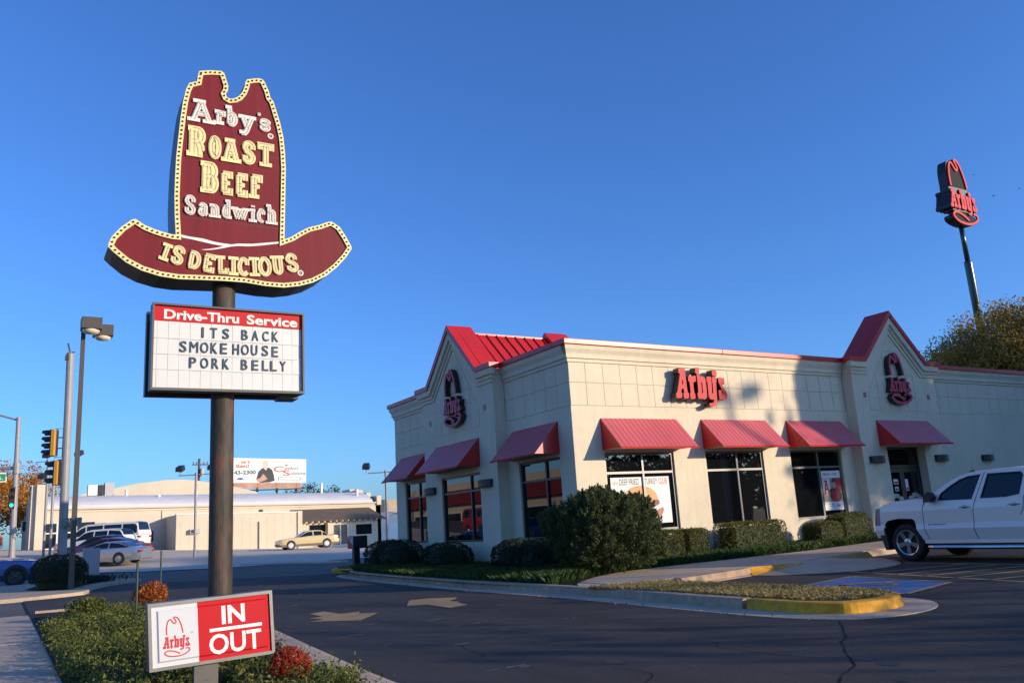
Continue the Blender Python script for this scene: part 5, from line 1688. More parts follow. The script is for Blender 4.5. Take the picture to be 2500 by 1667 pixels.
COUPE_L = [(0, .62), (.15, .72), (.6, .80), (1.6, .93), (2.4, .95), (3.6, .97), (4.4, 1.0), (5.0, .95), (5.2, .85)]
COUPE_R = [(1.5, .92), (2.25, 1.27), (2.6, 1.37), (3.2, 1.38), (3.7, 1.30), (4.5, .99)]
SEDAN_L = [(0, .70), (.1, .78), (.8, .86), (1.55, .93), (2.5, .95), (3.8, .97), (4.7, .98), (4.9, .9), (4.95, .82)]
SEDAN_R = [(1.5, .92), (2.15, 1.33), (2.45, 1.41), (3.2, 1.42), (3.5, 1.38), (4.05, .97)]
VAN_L = [(0, .8), (.1, .95), (.6, 1.08), (1.1, 1.16), (2.5, 1.18), (5.0, 1.18), (5.3, 1.16)]
VAN_R = [(.8, 1.12), (1.55, 1.78), (1.9, 1.92), (3.0, 1.96), (4.9, 1.94), (5.15, 1.86), (5.3, 1.18)]
SUV_L = [(0, .85), (.1, .95), (.9, 1.05), (1.5, 1.08), (3.5, 1.1), (4.6, 1.1), (4.7, 1.0)]
SUV_R = [(1.3, 1.06), (1.95, 1.62), (2.3, 1.72), (3.6, 1.74), (4.3, 1.66), (4.65, 1.1)]


def put(px_x, y):
    return (px_x, y, fz(px_x, y))


PI = math.pi
# own +x runs from nose to tail: the far cars point left, tails to the right (+X)
gcar = 'cars parked across the street'
car('parked_car', 'silver two door coupe at the front of the row of parked cars', 'car', put(3.25, 51.0), R(-38), 5.2, 1.85, COUPE_L, COUPE_R, ('silver', (.50, .48, .47), .75), (0.95, 3.83), .33, gcar, pillars=(3.05,), spokes=0, scale=.83)
car('parked_car', 'burgundy coupe mostly hidden behind the silver coupe', 'car', put(3.2, 53.4), R(-38), 5.0, 1.8, COUPE_L, COUPE_R, ('burgundy', (.16, .03, .035), .3), (0.95, 3.7), .33, gcar, pillars=(3.05,), spokes=5, scale=.92)
car('parked_car', 'dark grey saloon parked between the burgundy coupe and the white car', 'car', put(3.1, 55.9), R(-37), 4.95, 1.8, SEDAN_L, SEDAN_R, ('graphite', (.06, .07, .085), .5), (0.9, 3.7), .33, gcar, pillars=(2.9, 3.6), spokes=5, scale=.95)
car('parked_car', 'white hatchback parked in front of the white van', 'car', put(3.2, 58.7), R(-36), 4.7, 1.8, SUV_L, SUV_R, ('white', (.72, .70, .68), 0), (0.9, 3.5), .34, gcar, pillars=(2.6, 3.5), spokes=5, scale=.95)
car('van', 'long white passenger van parked at the back of the row', 'van', put(3.5, 61.9), R(-33), 5.3, 2.0, VAN_L, VAN_R, ('van_white', (.70, .67, .62), 0), (1.0, 4.2), .36, None, pillars=(1.9, 3.0, 4.2), van=True, spokes=0)
car('parked_car', 'cream yellow saloon with brown lower trim beside the tan wall', 'car', put(17.1, 61.5), R(-3), 4.95, 1.8, SEDAN_L, SEDAN_R, ('cream', (.62, .47, .23), 0), (0.9, 3.85), .33, None, trim=mat('brown_trim', (.13, .10, .085), .5), pillars=(2.75, 3.5), spokes=0, wmat=mat('white_wheel_cover', (.62, .6, .56), .35), scale=.88)
car('car', 'blue muscle car at the street corner cut by the photo edge', 'car', (1.6, 39.2, 0), R(179), 4.9, 1.9, [(0, .70), (.12, .86), (.5, .93), (1.6, .98), (3.2, .98), (4.4, .95), (4.9, .8)], [(1.7, .96), (2.4, 1.33), (2.8, 1.40), (3.2, 1.38), (4.1, .97)], ('blue', (.03, .07, .24), .4), (1.0, 3.9), .36, None, pillars=(2.9,), spokes=5, wmat=mat('black_rim', (.03, .03, .035), .3))
car('car', 'red and white car at the far left edge behind the signal pole', 'car', put(-4.6, 66), R(-12), 4.7, 1.8, SUV_L, SUV_R, ('red_paint', (.45, .02, .02), 0), (0.9, 3.6), .34, None, trim=M_white, pillars=(2.6, 3.5), spokes=0)

# ---------------------------------------------------------------- far side of the street
M_tan = mat('tan_wall_paint', (0.64, 0.55, 0.41), 0.85, spec=.2, var=.04, vscale=2, var2=.05, v2scale=.3)
M_wroof = mat('white_membrane_roof', (0.74, 0.70, 0.65), 0.6, var=.05, vscale=1.2, var2=.05, v2scale=.3)
M_wtrim = mat('white_trim', (0.72, 0.69, 0.63), 0.5)
M_shing = mat('brown_shingle', (0.13, 0.095, 0.07), 0.9, var=.25, vscale=6, bump=.5, bscale=12)
M_acm = mat('ac_unit_grey', (0.42, 0.41, 0.39), 0.6)
YB = 76.0
zsh = lambda x: -0.0617 * (x - 14.2)              # the ground, and the building with it, steps down to the right
wh = thing('warehouse', 'long tan warehouse with a white curved roof across the street', 'building', (14.2, YB, fz(14.2, YB)))
gz = lambda x: fz(x, YB)


def wprism(name, poly, y0, y1, m, parent=None):
    return part(name, MB().prism(poly, lambda u, v, d: (u, y0 + d, v), 0, y1 - y0), m, parent or wh)


ev = lambda x: 4.44 - .0215 * (x - 2.9)
# front wall in bays with openings cut out
ops = [(2.42, 6.52, 1.42, 3.40), (9.96, 10.86, 1.50, 2.38), (11.80, 12.58, .84, 2.62)]
mb = MB()
for a0, a1, b0, b1 in rects(2.3, 31.0, -.6, 3.7, ops):
    mb.box(a0, a1, YB, YB + .3, b0, b1)
mb.prism([(2.3, 3.7), (31.0, 3.7), (31.0, ev(31) - .02), (2.3, ev(2.3) - .02)], lambda u, v, d: (u, YB + d, v), 0, .3)
part('wall', mb, M_tan, wh)
part('side_wall', MB().prism([(YB, .2), (YB + 26, .2), (YB + 26, 5.0), (YB + 16, 5.6), (YB + 3, 5.9), (YB, 6.35)], lambda u, v, d: (2.25 + d, u, v), -.35, .1), M_tan, wh)
wprism('corner_pylon', [(2.25, .8), (2.92, .8), (2.92, 6.37), (2.25, 6.40)], YB - .35, YB + .4, M_tan)
wprism('eave_band', [(2.93, ev(2.93) - .02), (30.5, ev(30.5) - .02), (30.5, ev(30.5) + .10), (2.93, ev(2.93) + .10)], YB - .18, YB + .3, M_tan)
wprism('gutter_band', [(2.93, ev(2.93) - .22), (30.5, ev(30.5) - .22), (30.5, ev(30.5) - .14), (2.93, ev(2.93) - .14)], YB - .06, YB + .1, M_tan)
# curved white roof
secs = []
for x in np.linspace(2.93, 30.2, 14):
    rise = 1.28
    secs.append([(x, YB - .12 + 4.6 * (1 - math.cos(t * PI / 2)) + 1.2 * t, ev(x) + .10 + 1.22 * math.sin(t * PI / 2)) for t in np.linspace(0, 1, 9)] + [(x, YB + 14, ev(x) + 1.45)])
part('curved_roof', MB().loft(secs, closed=False, caps=False), M_wroof, wh, smooth=False)
# stepped end parapet
for i, (a0, a1, zt, y) in enumerate(((28.72, 29.12, 5.36, 82.5), (29.22, 29.68, 5.22, 80.5), (29.70, 30.1, 4.88, 78.6), (30.25, 30.66, 4.52, 76.2))):
    k = y / 76.0
    part('parapet_block', MB().box(30.2 + .12 * i, 30.7 + .1 * i, y - .4, y + 1.9, ev(30.) - .2, zt * (1 + .1 * (k - 1) * 10 * .4)), M_tan, wh)
part('end_wall', MB().prism([(YB, -.6), (YB + 12, -.6), (YB + 12, 5.2), (YB, ev(31))], lambda u, v, d: (30.75 + d, u, v), -.25, .25), M_tan, wh)
# larger vault behind
yb2 = 96.0
k2 = (yb2 / YB)
zk = lambda z: 1.2 + (z - 1.2) * k2
vault = [(5.2, 5.45), (5.75, 5.65), (7.86, 5.98), (9.55, 6.30), (11.69, 6.52), (13.2, 6.52), (14.19, 6.42), (15.4, 6.2), (17.71, 5.73), (19.4, 5.25)]
vp = [(u * k2, zk(v)) for u, v in vault]
vb = MB().prism([(vp[0][0], 1.0)] + vp + [(vp[-1][0], 1.0)], lambda u, v, d: (u, yb2 + d, v), 0, 18)
single('warehouse', vb, M_tan, 'taller tan vaulted hall rising behind the white roof', 'building')
for a0, a1, b0, b1, m in ((5.85, 6.55, 5.72, 6.30, M_wtrim), (6.58, 7.0, 5.72, 6.26, M_dark), (7.08, 7.78, 5.60, 6.44, M_acm)):
    part('roof_unit', MB().box(a0 * 1.06, a1 * 1.06, 80.6, 81.6, 1.2 + (b0 - 1.2) * 1.06 - .3, 1.2 + (b1 - 1.2) * 1.06), m, wh, bevel=.03)
for x, z0, z1, y in ((8.7, 5.2, 5.78, 79.6), (14.15, 4.9, 5.65, 78.4), (25.2, 5.1, 5.87, 80), (28.65, 4.6, 5.22, 77.2), (11.2, 5.0, 5.3, 78)):
    kk = y / 76
    part('vent_pipe', MB().tube([(x * kk, y, 1.2 + (z0 - 1.2) * kk - .5), (x * kk, y, 1.2 + (z1 - 1.2) * kk)], .13, 10), M_wtrim, wh)
# storefront glazing
M_wglass = mat('far_window_glass', (0.010, 0.011, 0.013), .05, spec=.5)
sf = MB()
for q in ((2.42, 6.52, 1.42, 1.47), (2.42, 6.52, 3.35, 3.40), (2.42, 2.52, 1.47, 3.35), (6.46, 6.52, 1.47, 3.35), (3.76, 3.88, 1.47, 3.35), (5.1, 5.2, 1.47, 3.35), (2.52, 6.46, 2.56, 2.66)):
    sf.box(q[0], q[1], YB + .02 + (.003 if q[1] - q[0] < .2 else 0), YB + .12, q[2], q[3])
sfo = part('window', sf, M_wtrim, wh)
for a0, a1 in ((2.52, 3.76), (3.88, 5.1), (5.2, 6.46)):
    for b0, b1 in ((1.47, 2.56), (2.66, 3.35)):
        part('pane', MB().box(a0, a1, YB + .08, YB + .1, b0, b1), M_wglass, sfo)
w2 = part('window', MB().box(9.96, 10.86, YB + .02, YB + .1, 1.50, 1.56).box(9.96, 10.86, YB + .02, YB + .1, 2.32, 2.38).box(9.96, 10.02, YB + .02, YB + .1, 1.56, 2.32).box(10.80, 10.86, YB + .02, YB + .1, 1.56, 2.32), M_dark, wh)
part('pane', MB().box(10.02, 10.8, YB + .06, YB + .08, 1.56, 2.32), M_wglass, w2)
for i in range(4):
    part('bar', MB().box(10.14 + i * .17, 10.165 + i * .17, YB + .02, YB + .05, 1.56, 2.32), M_dark, w2)
d2 = part('door', MB().box(11.8, 11.9, YB + .03, YB + .12, .84, 2.62).box(12.16, 12.22, YB + .03, YB + .12, .84, 2.62).box(12.48, 12.58, YB + .03, YB + .12, .84, 2.62).box(11.9, 12.48, YB + .035, YB + .12, 2.5, 2.62), M_acm, wh)
part('pane', MB().box(11.9, 12.48, YB + .08, YB + .1, .84, 2.5), M_wglass, d2)
part('drain_pipe', MB().tube([(11.5, YB - .06, .8), (11.5, YB - .06, 4.0)], .035, 6), M_tan, wh)
# tan annex standing forward of the main wall
ya = 71.2
ka = ya / YB
X = lambda x: x * ka
Z = lambda z: 1.2 + (z - 1.2) * ka
az = lambda x: 3.60 - .029 * (x - 12.6)
anx = MB().prism([(X(12.62), -.3), (X(23.34), -.3), (X(23.34), Z(3.36)), (X(12.62), Z(az(12.6)))], lambda u, v, d: (u, ya + d, v), 0, YB - ya - .02)
part('annex', anx, M_tan, wh)
part('annex_coping', MB().prism([(X(12.58), Z(az(12.6))), (X(23.1), Z(3.31)), (X(23.1), Z(3.31) + .09), (X(12.58), Z(az(12.6)) + .09)], lambda u, v, d: (u, ya + d, v), -.06, .3), M_wtrim, wh)
part('annex_pilaster', MB().prism([(X(22.95), -.3), (X(23.36), -.3), (X(23.36), Z(3.45)), (X(22.95), Z(3.45))], lambda u, v, d: (u, ya + d, v), -.12, .0), M_tan, wh)
part('pilaster', MB().prism([(X(19.5), 0), (X(19.75), 0), (X(19.75), Z(2.7)), (X(19.5), Z(2.7))], lambda u, v, d: (u, ya + d, v), -.16, .0), M_tan, wh)
for k in range(14):
    x = 13.0 + k * .72
    if abs(x - 19.6) > .3:
        part('wall_seam', MB().prism([(X(x), Z(.1)), (X(x + .025), Z(.1)), (X(x + .025), Z(3.2)), (X(x), Z(3.2))], lambda u, v, d: (u, ya + d, v), -.012, 0), M_tan, wh)
acu = part('window_unit', MB().box(X(13.68), X(14.5), ya - .35, ya, Z(1.95), Z(2.32)), M_acm, wh, bevel=.02)
part('grille', MB().box(X(13.75), X(14.1), ya - .36, ya - .34, Z(2.0), Z(2.28)), M_dark, acu)
part('electric_box', MB().box(X(20.9), X(21.15), YB - .15, YB, 3.45, 3.72), M_dark, wh)

# shingled porch office at the right end
of = thing('office_building', 'low tan office with a brown shingled hip roof joined to the warehouse', 'building', (27, 74, fz(27, 74)))
yo = 74.0
ko = yo / YB
X = lambda x: x * ko
Z = lambda z: 1.2 + (z - 1.2) * ko
mb = MB()
for a0, a1, b0, b1 in rects(23.36, 30.66, -.5, 2.42, [(24.0, 25.55, 1.14, 2.13), (26.22, 27.74, .14, 2.12), (28.44, 30.13, .96, 2.0)]):
    mb.box(X(a0), X(a1), yo, yo + .25, Z(b0), Z(b1))
part('wall', mb, M_tan, of)
for k in range(30):
    x = 23.5 + k * .245
    if not (24.0 < x < 25.55 or 26.2 < x < 27.76 or 28.42 < x < 30.15):
        part('batten', MB().box(X(x), X(x + .035), yo - .02, yo, Z(-.3), Z(2.38)), M_tan, of)
ro = MB()
ro.add([(X(23.33), yo - .55, Z(2.55)), (X(31.32), yo - .55, Z(2.38)), (30.1 * .99, yo + 2.0, Z(3.55)), (X(22.9), yo + 2.0, Z(3.62)), (X(31.32), yo + 3.5, Z(2.40)),
        (X(23.33), yo - .5, Z(2.46)), (X(31.32), yo - .5, Z(2.29))], [(0, 1, 2, 3), (1, 4, 2), (0, 5, 6, 1)])
part('roof', ro, M_shing, of, recalc=False)
for k in range(14):
    x = 23.6 + k * .56
    part('rafter', MB().box(X(x), X(x + .09), yo - .56, yo, Z(2.28), Z(2.43) - .0), M_tan, of)
for a0, a1, b0, b1, m in ((24.0, 25.55, 1.14, 2.13, M_dark), (28.44, 30.13, .96, 2.0, M_wtrim)):
    f = MB()
    for q in ((a0, a1, b0, b0 + .05), (a0, a1, b1 - .05, b1), (a0, a0 + .05, b0 + .05, b1 - .05), (a1 - .05, a1, b0 + .05, b1 - .05)):
        f.box(X(q[0]), X(q[1]), yo + .02, yo + .1, Z(q[2]), Z(q[3]))
    w_ = part('window', f, m, of)
    part('pane', MB().box(X(a0 + .05), X(a1 - .05), yo + .06, yo + .08, Z(b0 + .05), Z(b1 - .05)), mat('reflective_far_glass', (.015, .018, .02), .02, spec=.9) if m is M_wtrim else M_wglass, w_)
f = MB()
for q in ((26.22, 27.74, .14, .24), (26.22, 27.74, 2.02, 2.12), (26.22, 26.32, .24, 2.02), (26.93, 27.03, .24, 2.02), (27.64, 27.74, .24, 2.02)):
    f.box(X(q[0]), X(q[1]), yo + .0, yo + .12, Z(q[2]), Z(q[3]))
dd = part('door', f, M_wtrim, of)
for a0, a1 in ((26.32, 26.93), (27.03, 27.64)):
    part('pane', MB().box(X(a0), X(a1), yo + .06, yo + .08, Z(.24), Z(2.02)), mat('curtained_glass', (.16, .15, .13), .1, spec=.6), dd)
part('bay_panel', MB().box(X(25.62), X(26.15), yo - .5, yo, Z(-.2), Z(2.2)), M_tan, of)
# white garage further right, tan block behind it
gb = thing('garage', 'small white garage building at the end of the far lot', 'building', (31.5, 77, fz(31, 77)))
part('wall', MB().prism([(31.3, -.8), (36, -.8), (36, 2.2), (32.6, 3.0), (31.3, 2.22)], lambda u, v, d: (u, 77 + d, v), 0, 6), M_wtrim, gb)
part('door', MB().prism([(31.9, -.6), (34.5, -.6), (34.5, 1.85), (31.9, 1.85)], lambda u, v, d: (u, 77 + d, v), -.05, 0), M_white, gb)
part('roof', MB().add([(31.2, 76.8, 2.25), (32.9, 76.8, 2.85), (32.9, 83, 2.85), (31.2, 83, 2.25), (36.2, 76.8, 2.25), (36.2, 83, 2.25)], [(0, 1, 2, 3), (1, 4, 5, 2)]), M_dark, gb)
single('building', MB().box(36, 52, 92, 100, -1, 4.75), mat('tan_block', (.40, .32, .22), .9, var=.15, vscale=1.2), 'plain tan block building behind the white garage', 'building')

# billboard
bb = thing('billboard', 'white roadside billboard with a man in a dark shirt above the warehouse roof', 'billboard', (34, 130.5, 0))
FB = FY(130.0)
bz = lambda x: 13.41 - .033 * (x - 27.43)
part('panel', MB().prism([(27.6, 9.68), (40.66, 9.33), (40.7, 12.97), (27.6, 13.41)], FB, -.4, 0), mat('billboard_vinyl', (.84, .84, .83), .6), bb)
ap = MB()
n_ = 30
for i in range(n_):
    x0_, x1_ = 28.0 + 12 * i / n_, 28.0 + 12 * (i + .86) / n_
    part('apron_slat', MB().prism([(x0_, 8.85 - .026 * (x0_ - 28)), (x1_, 8.85 - .026 * (x0_ - 28)), (x1_, 9.66 - .027 * (x0_ - 28)), (x0_, 9.66 - .027 * (x0_ - 28))], FB, -.1, -.02), mat('wood_apron', (.55, .27, .15), .8, var=.25, vscale=.8), bb)
for x in (29.5, 33, 36, 39):
    part('leg', MB().box(x, x + .3, 130.2, 130.5, -1, 9.6), M_dark, bb)
part('catwalk', MB().box(28, 40.4, 129.4, 130.0, 8.35, 8.5), M_dark, bb)
px2 = lambda x, y: (27.43 + (x - 535) * (40.74 - 27.43) / 213 + 0.0, 13.41 - (y - 1117) * 3.7 / 60.5 - .033 * (27.43 + (x - 535) * .0625 - 27.43))
def btx(s, x0, y1, x1, y0, m, b=0.0):
    a = px2(x0, y1); c = px2(x1, y0)
    part('print', text_mb(MB(), s, FB, a[0], a[1], c[0] - a[0], c[1] - a[1], .01, .02, bold=b), m, bb)
M_pr = mat('pale_red_print', (.70, .13, .09), .6); M_gr = mat('grey_blue_print', (.10, .12, .14), .6); M_lg = mat('light_grey_print', (.22, .23, .23), .6)
btx("sa's", 586, 1130, 608, 1121, M_pr, .03); btx('Best!', 575, 1141, 606, 1131, M_pr, .03); btx('43-2300', 570, 1158, 622, 1146, M_gr, .04)
btx('C', 665, 1151, 690, 1135, M_pr, .02); btx('omfort', 690, 1145.5, 728, 1135, M_lg, .02); btx('S', 688, 1160, 706, 1145, M_pr, .02); btx('olutions', 706, 1158, 746, 1147, M_lg, .02)
P = lambda l: [px2(x, y) for x, y in l]
part('print', MB().prism(P([(623, 1170), (628, 1150), (637, 1141), (648, 1138), (655, 1140), (662, 1145), (666, 1158), (668, 1172), (656, 1176), (632, 1177)]), FB, 0, .02), M_shirt, bb)
part('print', MB().prism(P([(641, 1141), (639, 1128), (643, 1121), (650, 1121), (653, 1128), (650, 1141), (646, 1147)]), FB, 0, .03), mat('pale_skin_print', (.75, .52, .40), .6), bb)
part('print', MB().prism(P([(622, 1169), (632, 1166), (640, 1155), (646, 1162), (650, 1168), (640, 1173), (628, 1176)]), FB, 0, .03), M_skin, bb)
part('print', MB().prism(P([(676, 1163), (733, 1163), (733, 1170), (676, 1170)]), FB, 0, .02), M_gr, bb)
part('print', MB().prism(P([(678, 1164.5), (731, 1164.5), (731, 1168.5), (678, 1168.5)]), FB, 0, .03), M_white, bb)
btx('PLUMBING  HEATING  AIR', 680, 1168, 729, 1165.2, M_gr)
part('print', MB().prism(P([(677 + 0, 1167)] ) + P([(585 + 8 * math.cos(t), 1168 + 3 * math.sin(t)) for t in np.linspace(0, 6.28, 14)[:-1]]), FB, 0, .0201) if False else MB().prism(P([(585 + 8 * math.cos(t), 1168 + 3 * math.sin(t)) for t in np.linspace(0, 6.28, 14)[:-1]]), FB, 0, .02), M_blue, bb)
part('print', MB().prism(P([(692, 1135), (697, 1129), (703, 1135)]), FB, 0, .02), M_pr, bb)

# ---------------------------------------------------------------- poles, signals, lamps
M_galv = mat('galvanised_steel', (0.30, 0.285, 0.28), 0.6, metal=.15, var=.08, vscale=5)
M_brz = mat('brown_lamp_paint', (0.060, 0.046, 0.036), 0.5)
M_sigy = mat('signal_yellow', (0.65, 0.30, 0.03), 0.45)
up = thing('utility_pole', 'wooden utility pole with a crossarm behind the warehouse', 'utility pole', (19.9, 105.2, 0))
part('pole', MB().tube([(19.9, 105.2, -.5), (19.9, 105.2, 11.0)], [.2, .14], 8), mat('pole_wood', (.10, .07, .05), .9), up)
part('crossarm', MB().box(19.1, 20.9, 105.0, 105.12, 10.2, 10.35), M_shing, up)
for x in (19.2, 19.6, 20.4, 20.8):
    part('insulator', MB().tube([(x, 105.06, 10.35), (x, 105.06, 10.62)], .05, 6), M_dark, up)
part('transformer', MB().tube([(20.2, 104.9, 8.9), (20.2, 104.9, 9.8)], .22, 10), M_acm, up)


def floodlights(base, h, arm, heads, label, rd=.07, sz=.42, ang=0.0):
    t = thing('parking_light', label, 'lamp post', base, ang, 'floodlight poles on the far lot')
    part('pole', MB().tube([(0, 0, 0), (0, 0, h)], rd, 10), M_galv, t, world=False)
    part('crossbar', MB().tube([(-arm, 0, h - .12), (arm, 0, h - .12)], .035, 6), M_galv, t, world=False)
    for x in heads:
        hd = part('floodlight', MB().add([(x - sz * .5, -.25, h + .10), (x + sz * .5, -.25, h + .06), (x + sz * .5, .25, h + .25), (x - sz * .5, .25, h + .3), (x - sz * .45, -.28, h + .34), (x + sz * .45, -.28, h + .34), (x + sz * .4, .2, h + .52), (x - sz * .4, .2, h + .52)],
                                         [(0, 3, 2, 1), (4, 5, 6, 7), (0, 1, 5, 4), (1, 2, 6, 5), (2, 3, 7, 6), (3, 0, 4, 7)]), M_dark, t, world=False)
        part('yoke', MB().tube([(x, 0, h - .12), (x, 0, h + .2)], .03, 6), M_galv, hd, world=False)
    return t


floodlights((19.45, 46.75, .1), 4.62, 1.05, (-1.15, .85), 'floodlight pole next to the left end of the restaurant', ang=R(-31))
floodlights((9.86, 53.0, .3), 5.0, 1.05, (-.95, .95), 'floodlight pole hidden behind the pole of the hat sign', ang=R(-31))
floodlights((2.44, 63.1, .85), 6.3, .8, (-.1, 2.0), 'taller floodlight pole beside the near traffic signals', rd=.085, ang=R(-31))
floodlights((2.80, 62.9, .85), 4.95, .8, (-.75,), 'shorter floodlight pole with one head at the corner', rd=.085, ang=R(-31))
# shoebox lamp at the corner of the lot
sl = thing('street_lamp', 'brown square lamp post with two shoebox heads above the corner shrub', 'street lamp', (1.88, 28.8, 0.08))
part('pole', MB().loft([[(1.88 + a * r_, 28.8 + b * r_, z) for a, b in ((-1, -1), (1, -1), (1, 1), (-1, 1))] for z, r_ in ((-.05, .075), (8.3, .060))]), M_brz, sl)
M_lamplens = mat('lamp_lens', (0.85, 0.72, 0.52), 0.2, spec=.6)
for (cx, cy, zb) in ((2.04, 28.01, 7.81), (2.49, 29.37, 7.93)):
    hdz = part('lamp_head', MB().box(cx - .29, cx + .29, cy - .27, cy + .27, zb, zb + .36), M_brz, sl, bevel=.01)
    part('lens', MB().lathe([(.25, 0), (.24, -.05), (.18, -.11), (0, -.14)], lambda a, b, d, cx=cx, cy=cy, zb=zb: (cx + a, cy + b, zb + d), 16), M_lamplens, hdz, smooth=True)
part('arm', MB().tube([(2.04, 28.01, 8.12), (1.88, 28.8, 8.15), (2.49, 29.37, 8.1)], .045, 6), M_brz, sl)
# traffic signal pole with two side-on heads
tp_ = thing('traffic_signal', 'thick grey signal pole carrying two yellow backed traffic lights seen from the side', 'traffic light', (1.97, 35.2, 0.08))
part('pole', MB().tube([(1.97, 35.2, -.1), (1.9, 35.25, 8.55)], [.16, .135], 14), M_galv, tp_, smooth=False)
part('finial', MB().tube([(1.9, 35.25, 8.55), (1.87, 35.25, 8.62)], [.18, .1], 10), M_galv, tp_)
part('camera', MB().box(1.72, 1.85, 35.1, 35.3, 8.28, 8.45), M_dark, tp_)
part('antenna', MB().tube([(1.88, 35.25, 8.6), (1.80, 35.25, 8.95)], .03, 5), M_dark, tp_)


def signal_head(t, c, n_, h_each, facing, lit=None, back=True):
    """facing: unit vector the lenses look along; c: top centre"""
    f = Vector((facing[0], facing[1], 0)).normalized()
    s = Vector((-f.y, f.x, 0))
    M4 = lambda a, b, z: (c[0] + f.x * a + s.x * b, c[1] + f.y * a + s.y * b, c[2] + z)
    fnb = lambda mb, a0, a1, b0, b1, z0, z1: mb.add([M4(a0, b0, z0), M4(a1, b0, z0), M4(a1, b1, z0), M4(a0, b1, z0), M4(a0, b0, z1), M4(a1, b0, z1), M4(a1, b1, z1), M4(a0, b1, z1)], [(0, 3, 2, 1), (4, 5, 6, 7), (0, 1, 5, 4), (1, 2, 6, 5), (2, 3, 7, 6), (3, 0, 4, 7)])
    H = n_ * h_each
    hb = part('signal_head', fnb(MB(), -.07, .06, -.16, .16, -H, 0), M_sigy if back else M_black, t, bevel=.01)
    part('face', fnb(MB(), .06, .09, -.17, .17, -H - .01, .01), M_black, hb)
    for k in range(n_):
        zc = -(k + .5) * h_each
        vis = MB()
        secs = []
        for d_ in (.09, .42):
            secs.append([M4(d_ - (.1 if d_ > .2 and a < 0 else 0), .125 * math.cos(a), zc + .125 * math.sin(a)) for a in np.linspace(-.6, PI + .6, 14)])
        vis.loft(secs, closed=False, caps=False)
        part('visor', vis, M_black, hb)
        col, e = (M_black, None)
        m = {0: mat('red_signal_lens', (.30, .02, .015), .3, emit=(1, .06, .03), estr=.35 if lit is not None else 0.0), 1: mat('amber_signal_lens', (.30, .10, .02), .3, emit=(1, .3, .08), estr=.25 if lit is not None else 0.0)}.get(k, mat('green_signal_lens', (.02, .25, .18), .3))
        if lit == k:
            m = mat('lit_green_lens', (.05, .6, .45), .3, emit=(.04, 1.0, .62), estr=1.6)
        part('lens', MB().lathe([(.115, .095), (0, .10)], lambda a, b, d, zc=zc: M4(d, a, zc + b), 16), m, hb)
    return hb


signal_head(tp_, (1.53, 35.5, 5.66), 4, .245, (-.80, .45))
signal_head(tp_, (1.68, 35.4, 4.50), 3, .30, (-.80, .45))
part('bracket', MB().tube([(1.55, 35.5, 5.69), (1.80, 35.35, 5.69), (1.80, 35.35, 4.62), (1.55, 35.5, 4.62)], .018, 5), M_galv, tp_)
for z in (5.35, 4.95, 4.52, 3.60):
    part('bracket', MB().tube([(1.66, 35.42, z), (1.95, 35.22, z)], .022, 5), M_dark, tp_)
for i, x in enumerate((2.02, 2.22, 2.42)):
    part('control_box', MB().box(x - .10, x + .09, 34.85 - i * .12, 35.05 - i * .12, 2.06, 2.36), M_brz if i < 0 else mat('grey_box', (.20, .19, .20), .5), tp_, bevel=.01)
# far mast-arm signal at the left edge
ms = thing('traffic_signal', 'far mast arm signal pole showing a green light and a street name sign', 'traffic light', (.7, 64.2, .9))
part('pole', MB().tube([(.72, 64.2, .4), (.6, 64.3, 10.1)], [.2, .14], 12), M_galv, ms)
part('mast_arm', MB().tube([(.66, 64.25, 6.72), (-9, 69.5, 7.3)], [.12, .07], 10), M_galv, ms)
part('luminaire_arm', MB().tube([(.6, 64.3, 9.9), (-1.4, 65.3, 10.65), (-3, 66, 10.8)], .07, 8), M_galv, ms)
part('clamp', MB().tube([(.68, 64.24, 6.35), (.67, 64.25, 7.05)], .24, 12), M_galv, ms)
vdir = Vector((0 - .55, 0 - 64.2))
signal_head(ms, (.50, 63.9, 5.46), 3, .46, (vdir.x, vdir.y), lit=2, back=False)
sg_o = part('street_sign', MB().box(-2.4, .14, 64.6, 64.66, 5.86, 6.46), M_white, ms)
part('sign_face', MB().box(-2.36, .08, 64.585, 64.6, 5.92, 6.40), mat('street_sign_green', (.01, .22, .10), .4), sg_o)
part('print', text_mb(MB(), 's.', FY(64.583), -.36, 6.02, .28, .2, 0, .004), M_white, sg_o)
part('hanger', MB().tube([(.2, 64.5, 6.7), (.16, 64.6, 6.15)], .03, 5), M_galv, ms)
# small framed sign far left
ls = thing('roadside_sign', 'small dark framed sign with red print by the shaded side wall', 'sign', (2.4, 88, 1.6))
part('frame', MB().box(1.55, 2.55, 88, 88.2, 3.05, 4.1), M_white, ls, bevel=.05)
part('face', MB().box(1.64, 2.46, 87.95, 88, 3.14, 4.01), M_black, ls)
part('print', MB().box(2.22, 2.4, 87.93, 87.95, 3.25, 3.9), M_redp, ls)
part('post', MB().tube([(2.05, 88.1, .5), (2.05, 88.1, 3.1)], .07, 6), M_galv, ls)
# utility cabinets at the corner
uc = thing('utility_cabinet', 'grey utility cabinet on the corner bed behind the shrub', 'cabinet', (2.95, 34.9, .09))
part('body', MB().box(2.62, 3.13, 34.3, 35.1, .0, 1.24), mat('cabinet_grey', (.34, .34, .35), .5), uc, bevel=.02)
part('plinth', MB().box(2.57, 3.18, 34.25, 35.15, -.02, .10), M_conc, uc)
part('door', MB().box(2.66, 3.09, 34.285, 34.3, .14, 1.18), mat('cabinet_grey', (.34, .34, .35), .5), uc)
uc2 = thing('utility_cabinet', 'low concrete junction box beside the tall grey cabinet', 'cabinet', (2.55, 33.0, .09))
part('body', MB().box(2.25, 2.62, 32.7, 33.1, .0, .75), M_kerb, uc2, bevel=.02)
part('lid', MB().box(2.22, 2.65, 32.67, 33.13, .75, .80), M_kerb, uc2)

